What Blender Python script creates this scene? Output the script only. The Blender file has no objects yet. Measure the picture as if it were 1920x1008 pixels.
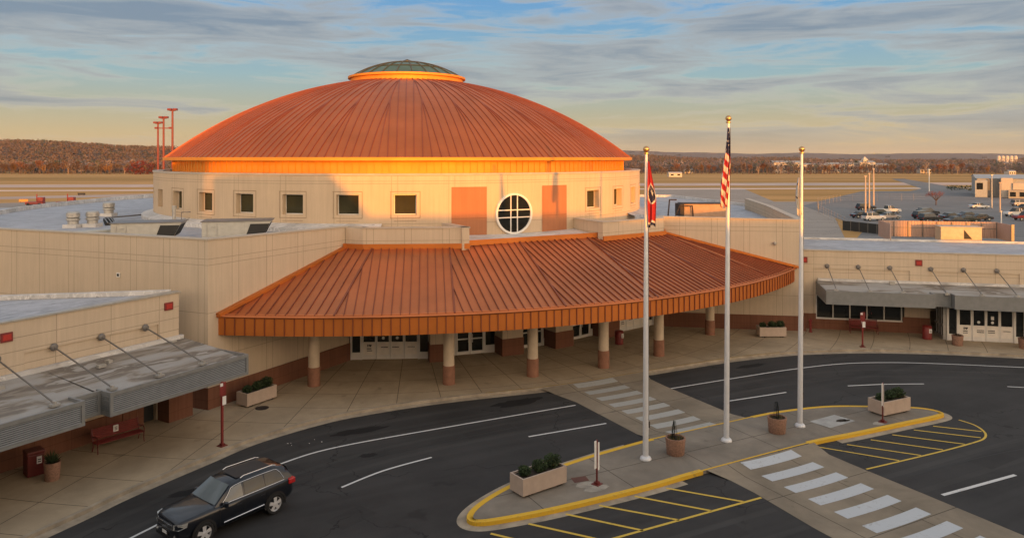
import bpy, bmesh, math, random
from math import sin, cos, tan, pi, radians, sqrt, atan2, hypot, floor
from mathutils import Vector, Matrix

random.seed(11)
S = bpy.context.scene
COL = S.collection

# ------------------------------------------------------------------ camera
cd = bpy.data.cameras.new('camera')
cam = bpy.data.objects.new('camera', cd)
COL.objects.link(cam)
S.camera = cam
cam.location = (0, 0, 13.2)
cam.rotation_euler = (radians(90), 0, 0)
cd.sensor_fit = 'HORIZONTAL'
cd.sensor_width = 36.0
cd.lens = 26.35
cd.shift_x = 0.0
cd.shift_y = -0.1085
cd.clip_start = 0.3
cd.clip_end = 60000

# ------------------------------------------------------------------ light
SUN_EL = radians(2.6)
SUN_AZ = (0.317, -0.948)          # towards the low sun, behind the viewer
sl = bpy.data.lights.new('sun', 'SUN')
sl.energy = 5.6
sl.angle = radians(0.8)
sl.color = (1.0, 0.33, 0.01)
so = bpy.data.objects.new('sun', sl)
COL.objects.link(so)
sd = Vector((SUN_AZ[0], SUN_AZ[1], tan(SUN_EL))).normalized()
so.rotation_euler = sd.to_track_quat('Z', 'Y').to_euler()
so.location = (30, -90, 60)

W = bpy.data.worlds.new('World')
S.world = W
W.use_nodes = True


SEED1 = 11.7


def make_world():
    nt = W.node_tree
    N, Lk = nt.nodes, nt.links
    N.clear()

    def nd(t, **k):
        n = N.new(t)
        for a, b in k.items():
            setattr(n, a, b)
        return n

    def val(sock, v):
        if isinstance(v, bpy.types.NodeSocket):
            Lk.new(v, sock)
        else:
            sock.default_value = v

    def m(op, a, b=0.0, c=None):
        n = nd('ShaderNodeMath', operation=op)
        val(n.inputs[0], a)
        val(n.inputs[1], b)
        if c is not None:
            val(n.inputs[2], c)
        return n.outputs[0]

    def mixc(f, a, b, blend='MIX'):
        n = nd('ShaderNodeMix', data_type='RGBA', blend_type=blend)
        val(n.inputs['Factor'], f)
        val(n.inputs['A'], a)
        val(n.inputs['B'], b)
        return n.outputs['Result']

    def ramp(f, stops, interp='LINEAR'):
        n = nd('ShaderNodeValToRGB')
        n.color_ramp.interpolation = interp
        e = n.color_ramp.elements
        while len(e) < len(stops):
            e.new(0.5)
        for i, (p, c) in enumerate(stops):
            e[i].position = p
            e[i].color = (*c, 1)
        val(n.inputs[0], f)
        return n.outputs[0]

    tc = nd('ShaderNodeTexCoord')
    vec = nd('ShaderNodeVectorMath', operation='NORMALIZE')
    Lk.new(tc.outputs['Generated'], vec.inputs[0])
    sep = nd('ShaderNodeSeparateXYZ')
    Lk.new(vec.outputs[0], sep.inputs[0])
    x, y, z = sep.outputs
    sky = nd('ShaderNodeTexSky', sky_type='NISHITA')
    sky.sun_disc = False
    sky.sun_elevation = SUN_EL
    sky.sun_rotation = atan2(SUN_AZ[0], SUN_AZ[1])
    sky.air_density = 1.0
    sky.dust_density = 2.5
    nish = nd('ShaderNodeVectorMath', operation='SCALE')
    Lk.new(sky.outputs[0], nish.inputs[0])
    nish.inputs['Scale'].default_value = 0.12
    zz = m('MAXIMUM', z, 0.0)
    # clear morning air: peach band on the horizon, pale teal, then blue
    grad = ramp(m('MULTIPLY', zz, 2.0), [
        (0.0, (0.68, 0.45, 0.24)), (0.06, (0.62, 0.48, 0.27)), (0.12, (0.47, 0.46, 0.34)),
        (0.21, (0.32, 0.47, 0.51)), (0.36, (0.17, 0.38, 0.61)), (0.48, (0.12, 0.32, 0.66)),
        (0.75, (0.58, 0.70, 0.84)), (1.0, (0.62, 0.70, 0.82))])
    # warm glow of the sunrise side, behind the viewer
    dt = m('ADD', m('MULTIPLY', x, SUN_AZ[0]), m('MULTIPLY', y, SUN_AZ[1]))
    dt = m('MAXIMUM', dt, -0.55)
    gl = m('MULTIPLY', m('POWER', m('MULTIPLY', m('ADD', dt, 0.55), 0.645), 1.5), m('POWER', m('SUBTRACT', 1.0, zz), 2.2))
    glow = mixc(gl, (0, 0, 0, 1), (5.6, 3.75, 2.05, 1))
    base = mixc(0.90, nish.outputs[0], grad)
    # high streaked cloud on a flat layer
    cx_ = m('ARCTAN2', x, y)
    cy_ = m('ARCSINE', z)
    cmb = nd('ShaderNodeCombineXYZ')
    Lk.new(cx_, cmb.inputs[0])
    Lk.new(cy_, cmb.inputs[1])
    cmb.inputs[2].default_value = 0.0

    def clouds(rot, sc, scale, det, rough, dist, off):
        mp = nd('ShaderNodeMapping')
        mp.inputs['Rotation'].default_value = (0, 0, radians(rot))
        mp.inputs['Scale'].default_value = (sc[0], sc[1], 1)
        mp.inputs['Location'].default_value = off
        Lk.new(cmb.outputs[0], mp.inputs[0])
        nz = nd('ShaderNodeTexNoise')
        nz.inputs['Scale'].default_value = scale
        nz.inputs['Detail'].default_value = det
        nz.inputs['Roughness'].default_value = rough
        nz.inputs['Distortion'].default_value = dist
        Lk.new(mp.outputs[0], nz.inputs['Vector'])
        return nz.outputs['Fac']
    big = clouds(-14, (1.5, 15.0), 1.0, 8, 0.56, 0.35, (SEED1, 1.7, 0))
    fine = clouds(-14, (5.5, 42.0), 1.0, 8, 0.62, 0.8, (7.3, 2.2, 0))
    dens = m('ADD', m('MULTIPLY', big, 0.62), m('MULTIPLY', fine, 0.38))
    hx = m('MULTIPLY', m('ADD', cx_, 0.66), 3.6)
    hy = m('MULTIPLY', m('SUBTRACT', cy_, 0.215), 22.0)
    hole = m('MAXIMUM', m('SUBTRACT', 1.0, m('ADD', m('MULTIPLY', hx, hx), m('MULTIPLY', hy, hy))), 0.0)
    dens = m('SUBTRACT', dens, m('MULTIPLY', hole, 0.34))

    def blob(az, el, ka, ke, amt, d):
        bx = m('MULTIPLY', m('SUBTRACT', cx_, az), ka)
        by = m('MULTIPLY', m('SUBTRACT', cy_, el), ke)
        g_ = m('MAXIMUM', m('SUBTRACT', 1.0, m('ADD', m('MULTIPLY', bx, bx), m('MULTIPLY', by, by))), 0.0)
        return m('ADD', d, m('MULTIPLY', g_, amt))
    dens = blob(-0.42, 0.105, 3.2, 22.0, -0.10, dens)
    dens = blob(0.22, 0.165, 3.0, 26.0, 0.07, dens)
    cov = ramp(dens, [(0.43, (0, 0, 0)), (0.53, (1, 1, 1))], 'EASE')
    fade = ramp(zz, [(0.0, (0, 0, 0)), (0.02, (0.4,) * 3), (0.045, (0.85,) * 3), (0.08, (1,) * 3)])
    cf = m('MULTIPLY', m('MULTIPLY', cov, fade), 0.80)
    # thin edges catch cream light, thick middles are grey
    thick = ramp(dens, [(0.445, (0.74, 0.64, 0.49)), (0.495, (0.42, 0.42, 0.41)), (0.60, (0.22, 0.26, 0.31))])
    skyc = mixc(cf, base, thick)
    tot = nd('ShaderNodeVectorMath', operation='ADD')
    Lk.new(skyc, tot.inputs[0])
    Lk.new(glow, tot.inputs[1])
    bg = nd('ShaderNodeBackground')
    Lk.new(tot.outputs[0], bg.inputs['Color'])
    bg.inputs['Strength'].default_value = 1.0
    out = nd('ShaderNodeOutputWorld')
    Lk.new(bg.outputs[0], out.inputs['Surface'])


make_world()
S.view_settings.view_transform = 'Standard'
S.view_settings.look = 'None'
S.view_settings.exposure = 0.10
S.view_settings.gamma = 1.0
S.cycles.max_bounces = 6
S.cycles.diffuse_bounces = 3
S.cycles.glossy_bounces = 3
S.cycles.transmission_bounces = 3

# ------------------------------------------------------------------ site frame
# local site axes: x along the terminal front, y towards the terminal, origin under the dome
A = radians(27.6)
O = Vector((-9.66, 72.53, 0))
ROTZ = A


def site(x, q, z=0.0):
    """site coordinates (x along the front, q out towards the road) to the world"""
    return Vector((O.x + x * cos(A) + q * sin(A), O.y + x * sin(A) - q * cos(A), z))


# ------------------------------------------------------------------ mesh helpers
class MB:
    def __init__(self):
        self.bm = bmesh.new()
        self.uv = self.bm.loops.layers.uv.new('UVMap')

    def f(self, pts, uvs=None, mi=0):
        vs = [self.bm.verts.new(p) for p in pts]
        try:
            fa = self.bm.faces.new(vs)
        except ValueError:
            return None
        fa.material_index = mi
        if uvs:
            for lp, u in zip(fa.loops, uvs):
                lp[self.uv].uv = u
        return fa

    def box(self, x0, x1, y0, y1, z0, z1, M=None, mi=0, skip=''):
        c = [Vector(v) for v in ((x0, y0, z0), (x1, y0, z0), (x1, y1, z0), (x0, y1, z0), (x0, y0, z1), (x1, y0, z1), (x1, y1, z1), (x0, y1, z1))]
        if M is not None:
            c = [M @ v for v in c]
        vs = [self.bm.verts.new(v) for v in c]
        for k, idx in (('b', (3, 2, 1, 0)), ('t', (4, 5, 6, 7)), ('f', (0, 1, 5, 4)), ('r', (1, 2, 6, 5)), ('k', (2, 3, 7, 6)), ('l', (3, 0, 4, 7))):
            if k in skip:
                continue
            fa = self.bm.faces.new([vs[i] for i in idx])
            fa.material_index = mi
            dx, dy = abs(x1 - x0), abs(y1 - y0)
            for lp, i in zip(fa.loops, idx):
                o = (Vector((x0, y0, z0)), Vector((x1, y0, z0)), Vector((x1, y1, z0)), Vector((x0, y1, z0)))[i % 4]
                zz = z0 if i < 4 else z1
                if k in 'fk':
                    lp[self.uv].uv = (o.x, zz)
                elif k in 'lr':
                    lp[self.uv].uv = (o.y, zz)
                else:
                    lp[self.uv].uv = (o.x, o.y)

    def bar(self, a, b, w, h, up=(0, 0, 1), mi=0):
        """a rectangular bar from a to b"""
        a, b = Vector(a), Vector(b)
        d = (b - a)
        ln = d.length
        if ln < 1e-6:
            return
        d.normalize()
        s = d.cross(Vector(up))
        if s.length < 1e-4:
            s = d.cross(Vector((1, 0, 0)))
        s.normalize()
        u = s.cross(d)
        M = Matrix((( d.x, s.x, u.x, a.x), (d.y, s.y, u.y, a.y), (d.z, s.z, u.z, a.z), (0, 0, 0, 1)))
        self.box(0, ln, -w / 2, w / 2, -h / 2, h / 2, M, mi)

    def tube(self, pts, r, n=8, caps=True, mi=0):
        pts = [Vector(p) for p in pts]
        rs = r if isinstance(r, (list, tuple)) else [r] * len(pts)
        rings = []
        prev = None
        for i, p in enumerate(pts):
            d = (pts[min(i + 1, len(pts) - 1)] - pts[max(i - 1, 0)])
            d.normalize()
            s = d.cross(Vector((0, 0, 1))) if prev is None else prev - d * prev.dot(d)
            if s.length < 1e-3:
                s = d.cross(Vector((1, 0, 0)))
            s.normalize()
            prev = s
            t = d.cross(s)
            rings.append([self.bm.verts.new(p + (s * cos(2 * pi * k / n) + t * sin(2 * pi * k / n)) * rs[i]) for k in range(n)])
        for i in range(len(rings) - 1):
            for k in range(n):
                fa = self.bm.faces.new((rings[i][k], rings[i][(k + 1) % n], rings[i + 1][(k + 1) % n], rings[i + 1][k]))
                fa.material_index = mi
        if caps:
            for rg in (rings[0], rings[-1]):
                try:
                    self.bm.faces.new(rg).material_index = mi
                except ValueError:
                    pass

    def lathe(self, prof, n=24, c=(0, 0, 0), a0=0.0, a1=2 * pi, caps=False, mi=0):
        full = abs(a1 - a0 - 2 * pi) < 1e-5
        m_ = n if full else n + 1
        rings = []
        for r, z in prof:
            rings.append([self.bm.verts.new((c[0] + r * cos(a0 + (a1 - a0) * k / n), c[1] + r * sin(a0 + (a1 - a0) * k / n), c[2] + z)) for k in range(m_)])
        for i in range(len(rings) - 1):
            for k in range(n):
                k2 = (k + 1) % m_
                fa = self.bm.faces.new((rings[i][k], rings[i][k2], rings[i + 1][k2], rings[i + 1][k]))
                fa.material_index = mi
                us = [(k, prof[i][1]), (k + 1, prof[i][1]), (k + 1, prof[i + 1][1]), (k, prof[i + 1][1])]
                rr = max(prof[i][0], prof[i + 1][0])
                for lp, (kk, zz) in zip(fa.loops, us):
                    lp[self.uv].uv = (rr * (a1 - a0) * kk / n, zz + c[2])
        if caps:
            for rg in (rings[0], rings[-1]):
                try:
                    self.bm.faces.new(rg).material_index = mi
                except ValueError:
                    pass

    def prism(self, poly, z0, z1, mi=0, bottom=True):
        """extruded polygon; z1 may be a list of heights"""
        n = len(poly)
        zt = z1 if isinstance(z1, (list, tuple)) else [z1] * n
        lo = [self.bm.verts.new((p[0], p[1], z0)) for p in poly]
        hi = [self.bm.verts.new((p[0], p[1], t)) for p, t in zip(poly, zt)]
        fa = self.bm.faces.new(hi)
        fa.material_index = mi
        for lp in fa.loops:
            lp[self.uv].uv = lp.vert.co.xy
        if bottom:
            self.bm.faces.new(lo[::-1]).material_index = mi
        u = 0.0
        for i in range(n):
            j = (i + 1) % n
            ln = hypot(poly[j][0] - poly[i][0], poly[j][1] - poly[i][1])
            fa = self.bm.faces.new((lo[i], lo[j], hi[j], hi[i]))
            fa.material_index = mi
            for lp, w in zip(fa.loops, ((u, z0), (u + ln, z0), (u + ln, zt[j]), (u, zt[i]))):
                lp[self.uv].uv = w
            u += ln

    def wall(self, pts, z0, z1, t, cap=0.0, mi=0):
        """thick wall along a polyline (t to its left); z1 may be a list"""
        n = len(pts)
        zt = z1 if isinstance(z1, (list, tuple)) else [z1] * n
        P = [Vector((p[0], p[1])) for p in pts]
        off = []
        for i in range(n):
            d0 = (P[i] - P[i - 1]).normalized() if i > 0 else (P[1] - P[0]).normalized()
            d1 = (P[i + 1] - P[i]).normalized() if i < n - 1 else d0
            nn = Vector((-(d0.y + d1.y), d0.x + d1.x)).normalized()
            k = 1.0 / max(0.4, nn.dot(Vector((-d0.y, d0.x))))
            off.append(P[i] + nn * t * k)
        u = 0
        for i in range(n - 1):
            ln = (P[i + 1] - P[i]).length
            a, b, c, d = P[i], P[i + 1], off[i + 1], off[i]
            self.f([(a.x, a.y, z0), (b.x, b.y, z0), (b.x, b.y, zt[i + 1]), (a.x, a.y, zt[i])], [(u, z0), (u + ln, z0), (u + ln, zt[i + 1]), (u, zt[i])], mi)
            self.f([(c.x, c.y, z0), (d.x, d.y, z0), (d.x, d.y, zt[i]), (c.x, c.y, zt[i + 1])], [(u, z0), (u + ln, z0), (u + ln, zt[i]), (u, zt[i + 1])], mi)
            self.f([(a.x, a.y, zt[i]), (b.x, b.y, zt[i + 1]), (c.x, c.y, zt[i + 1]), (d.x, d.y, zt[i])], [(u, 50), (u + ln, 50), (u + ln, 50), (u, 50)], mi)
            u += ln
        for k in (0, n - 1):
            a, d = P[k], off[k]
            self.f([(a.x, a.y, z0), (d.x, d.y, z0), (d.x, d.y, zt[k]), (a.x, a.y, zt[k])], [(0.7, z0), (0.7 + t, z0), (0.7 + t, zt[k]), (0.7, zt[k])], mi)

    def ribbon(self, pts, w0, w1, z, mi=0):
        """flat band along a polyline between the left offsets w0 and w1"""
        P = [Vector((p[0], p[1])) for p in pts]
        n = len(P)
        L0, L1 = [], []
        for i in range(n):
            d = (P[min(i + 1, n - 1)] - P[max(i - 1, 0)]).normalized()
            nn = Vector((-d.y, d.x))
            L0.append(P[i] + nn * w0)
            L1.append(P[i] + nn * w1)
        u = 0
        for i in range(n - 1):
            ln = (P[i + 1] - P[i]).length
            self.f([(*L0[i], z), (*L0[i + 1], z), (*L1[i + 1], z), (*L1[i], z)], [(u, w0), (u + ln, w0), (u + ln, w1), (u, w1)], mi)
            u += ln

    def curtain(self, pts, z0, z1, off=0.0, mi=0):
        P = [Vector((p[0], p[1])) for p in pts]
        n = len(P)
        u = 0
        Q = []
        for i in range(n):
            d = (P[min(i + 1, n - 1)] - P[max(i - 1, 0)]).normalized()
            Q.append(P[i] + Vector((-d.y, d.x)) * off)
        for i in range(n - 1):
            ln = (Q[i + 1] - Q[i]).length
            self.f([(*Q[i], z0), (*Q[i + 1], z0), (*Q[i + 1], z1), (*Q[i], z1)], [(u, z0), (u + ln, z0), (u + ln, z1), (u, z1)], mi)
            u += ln

    def build(self, name, mat, parent=None, smooth=False, bevel=0.0, normals=True):
        if normals:
            bmesh.ops.remove_doubles(self.bm, verts=self.bm.verts, dist=1e-5)
            bmesh.ops.recalc_face_normals(self.bm, faces=self.bm.faces)
        me = bpy.data.meshes.new(name)
        self.bm.to_mesh(me)
        self.bm.free()
        for m_ in (mat if isinstance(mat, (list, tuple)) else [mat]):
            me.materials.append(m_)
        if smooth:
            me.polygons.foreach_set('use_smooth', [True] * len(me.polygons))
            me.set_sharp_from_angle(angle=radians(38))
        o = bpy.data.objects.new(name, me)
        COL.objects.link(o)
        if parent is not None:
            o.parent = parent
        if bevel:
            b = o.modifiers.new('edge', 'BEVEL')
            b.width = bevel
            b.segments = 2
            b.limit_method = 'ANGLE'
        return o


def tag(o, label, cat, group=None):
    o['label'] = label
    o['category'] = cat
    if group:
        o['group'] = group
    return o


def thing(name, label, cat, loc, rz=0.0, group=None):
    o = bpy.data.objects.new(name, None)
    o.empty_display_size = 0.3
    COL.objects.link(o)
    o.location = loc
    o.rotation_euler = (0, 0, rz)
    return tag(o, label, cat, group)


def struct(o, kind='structure'):
    o['kind'] = kind
    return o


def on_site(o):
    o.location = O
    o.rotation_euler = (0, 0, ROTZ)
    return o


def copy_tree(o, parent=None):
    c = o.copy()
    COL.objects.link(c)
    if parent is not None:
        c.parent = parent
    for ch in [k for k in COL.objects if k.parent == o]:
        copy_tree(ch, c)
    return c


def dup(o, label, loc, rz, group=None):
    c = copy_tree(o)
    c.location = loc
    c.rotation_euler = (0, 0, rz)
    c['label'] = label
    if group:
        c['group'] = group
    return c


def cr(pts, k=6, closed=False):
    """Catmull-Rom smoothing of a polyline"""
    P = [Vector(p) for p in pts]
    n = len(P)
    out = []
    for i in range(n if closed else n - 1):
        g = (lambda j: P[j % n]) if closed else (lambda j: P[max(0, min(n - 1, j))])
        p0, p1, p2, p3 = g(i - 1), g(i), g(i + 1), g(i + 2)
        for s in range(k):
            t = s / k
            out.append(0.5 * ((2 * p1) + (p2 - p0) * t + (2 * p0 - 5 * p1 + 4 * p2 - p3) * t * t + (3 * p1 - p0 - 3 * p2 + p3) * t ** 3))
    if not closed:
        out.append(P[-1])
    return out


def yq(pts):
    """(x, q) pairs to local (x, y)"""
    return [(p[0], -p[1]) for p in pts]


# ------------------------------------------------------------------ materials
class NT:
    def __init__(self, name):
        self.m = bpy.data.materials.new(name)
        self.m.use_nodes = True
        self.t = self.m.node_tree
        self.b = self.t.nodes['Principled BSDF']

    def n(self, t, **k):
        nd = self.t.nodes.new(t)
        for a, b in k.items():
            setattr(nd, a, b)
        return nd

    def val(self, sock, v):
        if isinstance(v, bpy.types.NodeSocket):
            self.t.links.new(v, sock)
        else:
            sock.default_value = v

    def math(self, op, a, b=0.0):
        nd = self.n('ShaderNodeMath', operation=op)
        self.val(nd.inputs[0], a)
        self.val(nd.inputs[1], b)
        return nd.outputs[0]

    def mix(self, f, a, b, blend='MIX'):
        nd = self.n('ShaderNodeMix', data_type='RGBA', blend_type=blend)
        self.val(nd.inputs['Factor'], f)
        self.val(nd.inputs['A'], a)
        self.val(nd.inputs['B'], b)
        return nd.outputs['Result']

    def ramp(self, f, stops):
        nd = self.n('ShaderNodeValToRGB')
        e = nd.color_ramp.elements
        while len(e) < len(stops):
            e.new(0.5)
        for i, (p, c) in enumerate(stops):
            e[i].position = p
            e[i].color = (*c, 1) if len(c) == 3 else c
        self.val(nd.inputs[0], f)
        return nd.outputs[0]

    def coords(self, kind='Object', scale=(1, 1, 1), rot=0.0):
        tc = self.n('ShaderNodeTexCoord')
        mp = self.n('ShaderNodeMapping')
        mp.inputs['Scale'].default_value = scale
        mp.inputs['Rotation'].default_value = (0, 0, rot)
        self.t.links.new(tc.outputs[kind], mp.inputs[0])
        return mp.outputs[0]

    def noise(self, vec, scale, detail=5, rough=0.55, dist=0.0):
        nd = self.n('ShaderNodeTexNoise')
        self.val(nd.inputs['Vector'], vec)
        nd.inputs['Scale'].default_value = scale
        nd.inputs['Detail'].default_value = detail
        nd.inputs['Roughness'].default_value = rough
        nd.inputs['Distortion'].default_value = dist
        return nd.outputs['Fac']

    def bump(self, h, strength=0.3, dist=0.02):
        nd = self.n('ShaderNodeBump')
        nd.inputs['Strength'].default_value = strength
        nd.inputs['Distance'].default_value = dist
        self.val(nd.inputs['Height'], h)
        self.t.links.new(nd.outputs[0], self.b.inputs['Normal'])

    def set(self, **k):
        for a, v in k.items():
            self.val(self.b.inputs[a.replace('_', ' ')], v)
        return self.m


def c4(c, k=1.0):
    return (min(1, c[0] * k), min(1, c[1] * k), min(1, c[2] * k), 1)


def plain(name, col, rough=0.6, metal=0.0, vary=0.12, scale=3.0, bump=0.0, spec=0.5, coat=0.0):
    t = NT(name)
    v = t.coords('Object')
    nz = t.noise(v, scale, 6, 0.6)
    c = t.mix(t.ramp(nz, [(0.3, (0, 0, 0)), (0.7, (1, 1, 1))]), c4(col, 1 - vary), c4(col, 1 + vary))
    t.set(Base_Color=c, Roughness=rough, Metallic=metal)
    t.b.inputs['Specular IOR Level'].default_value = spec
    t.b.inputs['Coat Weight'].default_value = coat
    if bump:
        t.bump(t.noise(v, scale * 8, 4), bump, 0.01)
    return t.m


def precast(name, col, zl, period=2.4, pair=0.45, joint=0.028, streak=0.12):
    """cast concrete panels: fine vertical joints, reveal lines at heights zl, faint rain streaks"""
    t = NT(name)
    tc = t.n('ShaderNodeTexCoord')
    sep = t.n('ShaderNodeSeparateXYZ')
    t.t.links.new(tc.outputs['UV'], sep.inputs[0])
    u, v = sep.outputs[0], sep.outputs[1]
    g = None
    for off in (0.0, pair):
        a = t.math('ABSOLUTE', t.math('SUBTRACT', t.math('FRACT', t.math('DIVIDE', t.math('ADD', u, 400.0 + off), period)), 0.5))
        ln = t.math('LESS_THAN', a, joint / period / 2 * 1.2)
        g = ln if g is None else t.math('MAXIMUM', g, ln)
    for z in zl:
        ln = t.math('LESS_THAN', t.math('ABSOLUTE', t.math('SUBTRACT', v, z)), joint * 0.6)
        g = t.math('MAXIMUM', g, ln)
    mp = t.n('ShaderNodeMapping')
    t.t.links.new(tc.outputs['UV'], mp.inputs[0])
    mp.inputs['Scale'].default_value = (3.4, 0.14, 1)
    st = t.noise(mp.outputs[0], 1.6, 6, 0.65)
    bl = t.noise(t.coords('Object'), 0.55, 5, 0.6)
    fin = t.noise(t.coords('Object'), 14, 3, 0.6)
    k = t.math('ADD', t.math('MULTIPLY', st, 0.6), t.math('MULTIPLY', bl, 0.4))
    c = t.mix(t.ramp(k, [(0.34, (0, 0, 0)), (0.66, (1, 1, 1))]), c4(col, 1 - streak), c4(col, 1 + streak * 0.6))
    c = t.mix(t.math('MULTIPLY', fin, 0.22), c, c4(col, 0.72))
    c = t.mix(t.math('MULTIPLY', g, 0.5), c, c4(col, 0.34))
    t.set(Base_Color=c, Roughness=0.85)
    t.b.inputs['Specular IOR Level'].default_value = 0.25
    t.bump(t.math('SUBTRACT', t.math('MULTIPLY', fin, 0.15), g), 0.35, 0.015)
    return t.m


def asphalt(name, col, patch=0.3, scale=0.25, spec=0.3):
    t = NT(name)
    v = t.coords('Object')
    a = t.noise(v, scale, 7, 0.62)
    b = t.noise(v, scale * 9, 5, 0.6)
    d = t.noise(v, 45, 2, 0.7)
    c = t.mix(t.ramp(a, [(0.35, (0, 0, 0)), (0.65, (1, 1, 1))]), c4(col, 1 - patch), c4(col, 1 + patch))
    c = t.mix(t.math('MULTIPLY', b, 0.35), c, c4(col, 0.6))
    c = t.mix(t.math('MULTIPLY', t.ramp(d, [(0.45, (0, 0, 0)), (0.75, (1, 1, 1))]), 0.4), c, c4(col, 2.0))
    # old wet-looking blotches
    e = t.noise(v, 0.55, 3, 0.5)
    c = t.mix(t.ramp(e, [(0.66, (0, 0, 0)), (0.72, (0.6, 0.6, 0.6))]), c, c4(col, 0.45))
    # long worn tracks and a web of fine cracks
    tr = t.noise(t.coords('Object', (0.06, 0.9, 1)), 0.9, 4, 0.55, 0.3)
    c = t.mix(t.ramp(tr, [(0.45, (0, 0, 0)), (0.62, (0.45, 0.45, 0.45))]), c, c4(col, 1.55))
    vo = t.n('ShaderNodeTexVoronoi', feature='DISTANCE_TO_EDGE')
    wob = t.n('ShaderNodeVectorMath', operation='ADD')
    nzc = t.n('ShaderNodeTexNoise')
    nzc.inputs['Scale'].default_value = 0.7
    nzc.inputs['Detail'].default_value = 5
    t.t.links.new(v, nzc.inputs['Vector'])
    sc_ = t.n('ShaderNodeVectorMath', operation='SCALE')
    sc_.inputs['Scale'].default_value = 2.2
    t.t.links.new(nzc.outputs['Color'], sc_.inputs[0])
    t.t.links.new(v, wob.inputs[0])
    t.t.links.new(sc_.outputs[0], wob.inputs[1])
    t.t.links.new(wob.outputs[0], vo.inputs['Vector'])
    vo.inputs['Scale'].default_value = 0.13
    cr_ = t.math('MULTIPLY', t.math('LESS_THAN', vo.outputs['Distance'], 0.0035), t.ramp(a, [(0.42, (0, 0, 0)), (0.52, (1, 1, 1))]))
    c = t.mix(t.math('MULTIPLY', cr_, 0.75), c, c4(col, 0.3))
    t.set(Base_Color=c, Roughness=0.82)
    t.b.inputs['Specular IOR Level'].default_value = spec
    t.bump(d, 0.25, 0.006)
    return t.m


def paving(name, col, radial=True, ring=2.3, ang=4.2, grid=None, stain=0.35):
    t = NT(name)
    tc = t.n('ShaderNodeTexCoord')
    sep = t.n('ShaderNodeSeparateXYZ')
    t.t.links.new(tc.outputs['Object'], sep.inputs[0])
    x, y = sep.outputs[0], sep.outputs[1]
    if radial:
        an = t.math('MULTIPLY', t.math('ARCTAN2', x, y), 180 / pi / ang)
        r = t.math('SQRT', t.math('ADD', t.math('MULTIPLY', x, x), t.math('MULTIPLY', y, y)))
        fa = t.math('MULTIPLY', t.math('ABSOLUTE', t.math('SUBTRACT', t.math('FRACT', t.math('ADD', an, 90.25)), 0.5)), t.math('MULTIPLY', r, radians(ang)))
        fr = t.math('MULTIPLY', t.math('ABSOLUTE', t.math('SUBTRACT', t.math('FRACT', t.math('DIVIDE', r, ring)), 0.5)), ring)
    else:
        fa = t.math('MULTIPLY', t.math('ABSOLUTE', t.math('SUBTRACT', t.math('FRACT', t.math('ADD', t.math('DIVIDE', x, grid[0]), 60.2)), 0.5)), grid[0])
        fr = t.math('MULTIPLY', t.math('ABSOLUTE', t.math('SUBTRACT', t.math('FRACT', t.math('ADD', t.math('DIVIDE', y, grid[1]), 60.4)), 0.5)), grid[1])
    g = t.math('LESS_THAN', t.math('MINIMUM', fa, fr), 0.02)
    v = t.coords('Object')
    a = t.noise(v, 0.32, 7, 0.65, 0.4)
    b = t.noise(v, 2.4, 6, 0.65)
    d = t.noise(v, 30, 3, 0.6)
    c = t.mix(t.ramp(a, [(0.33, (0, 0, 0)), (0.67, (1, 1, 1))]), c4(col, 1 - stain), c4(col, 1 + stain * 0.6))
    c = t.mix(t.math('MULTIPLY', b, 0.5), c, c4(col, 0.62))
    c = t.mix(t.math('MULTIPLY', d, 0.25), c, c4(col, 1.3))
    sp = t.noise(v, 1.1, 2, 0.5)
    c = t.mix(t.ramp(sp, [(0.68, (0, 0, 0)), (0.74, (0.45, 0.45, 0.45))]), c, c4(col, 0.4))
    c = t.mix(t.math('MULTIPLY', g, 0.8), c, c4(col, 0.2))
    t.set(Base_Color=c, Roughness=0.85)
    t.b.inputs['Specular IOR Level'].default_value = 0.25
    t.bump(t.math('SUBTRACT', t.math('MULTIPLY', d, 0.2), g), 0.3, 0.012)
    return t.m


def paint_worn(name, col, under, wear=0.5):
    t = NT(name)
    v = t.coords('Object')
    a = t.noise(v, 5.5, 8, 0.75)
    b = t.noise(v, 0.9, 4, 0.6)
    k = t.math('ADD', t.math('MULTIPLY', a, 0.7), t.math('MULTIPLY', b, 0.3))
    c = t.mix(t.ramp(k, [(wear - 0.10, (1, 1, 1)), (wear + 0.02, (0, 0, 0))]), c4(col), c4(under))
    c = t.mix(t.math('MULTIPLY', b, 0.35), c, c4(col, 0.72))
    t.set(Base_Color=c, Roughness=0.7)
    return t.m


def copper(name, col, metal=0.55, rough=0.42, scale=0.7):
    t = NT(name)
    v = t.coords('Object')
    a = t.noise(v, scale * 0.5, 4, 0.55)
    st = t.noise(t.coords('Object', (1.0, 1.0, 0.6)), 1.1, 4, 0.55)
    c = t.mix(t.ramp(a, [(0.35, (0, 0, 0)), (0.65, (1, 1, 1))]), c4(col, 0.9), c4(col, 1.1))
    c = t.mix(t.math('MULTIPLY', st, 0.22), c, (col[0] * 0.7, col[1] * 0.62, col[2] * 0.8, 1))
    t.set(Base_Color=c, Metallic=metal)
    t.val(t.b.inputs['Roughness'], t.math('ADD', t.math('MULTIPLY', st, 0.12), rough - 0.06))
    return t.m


def glass(name, col=(0.012, 0.014, 0.013), rough=0.06):
    t = NT(name)
    v = t.coords('Object')
    nz = t.noise(v, 1.3, 3)
    c = t.mix(nz, c4(col, 0.6), c4(col, 1.5))
    t.set(Base_Color=c, Roughness=rough)
    t.b.inputs['Specular IOR Level'].default_value = 0.55
    return t.m


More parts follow.
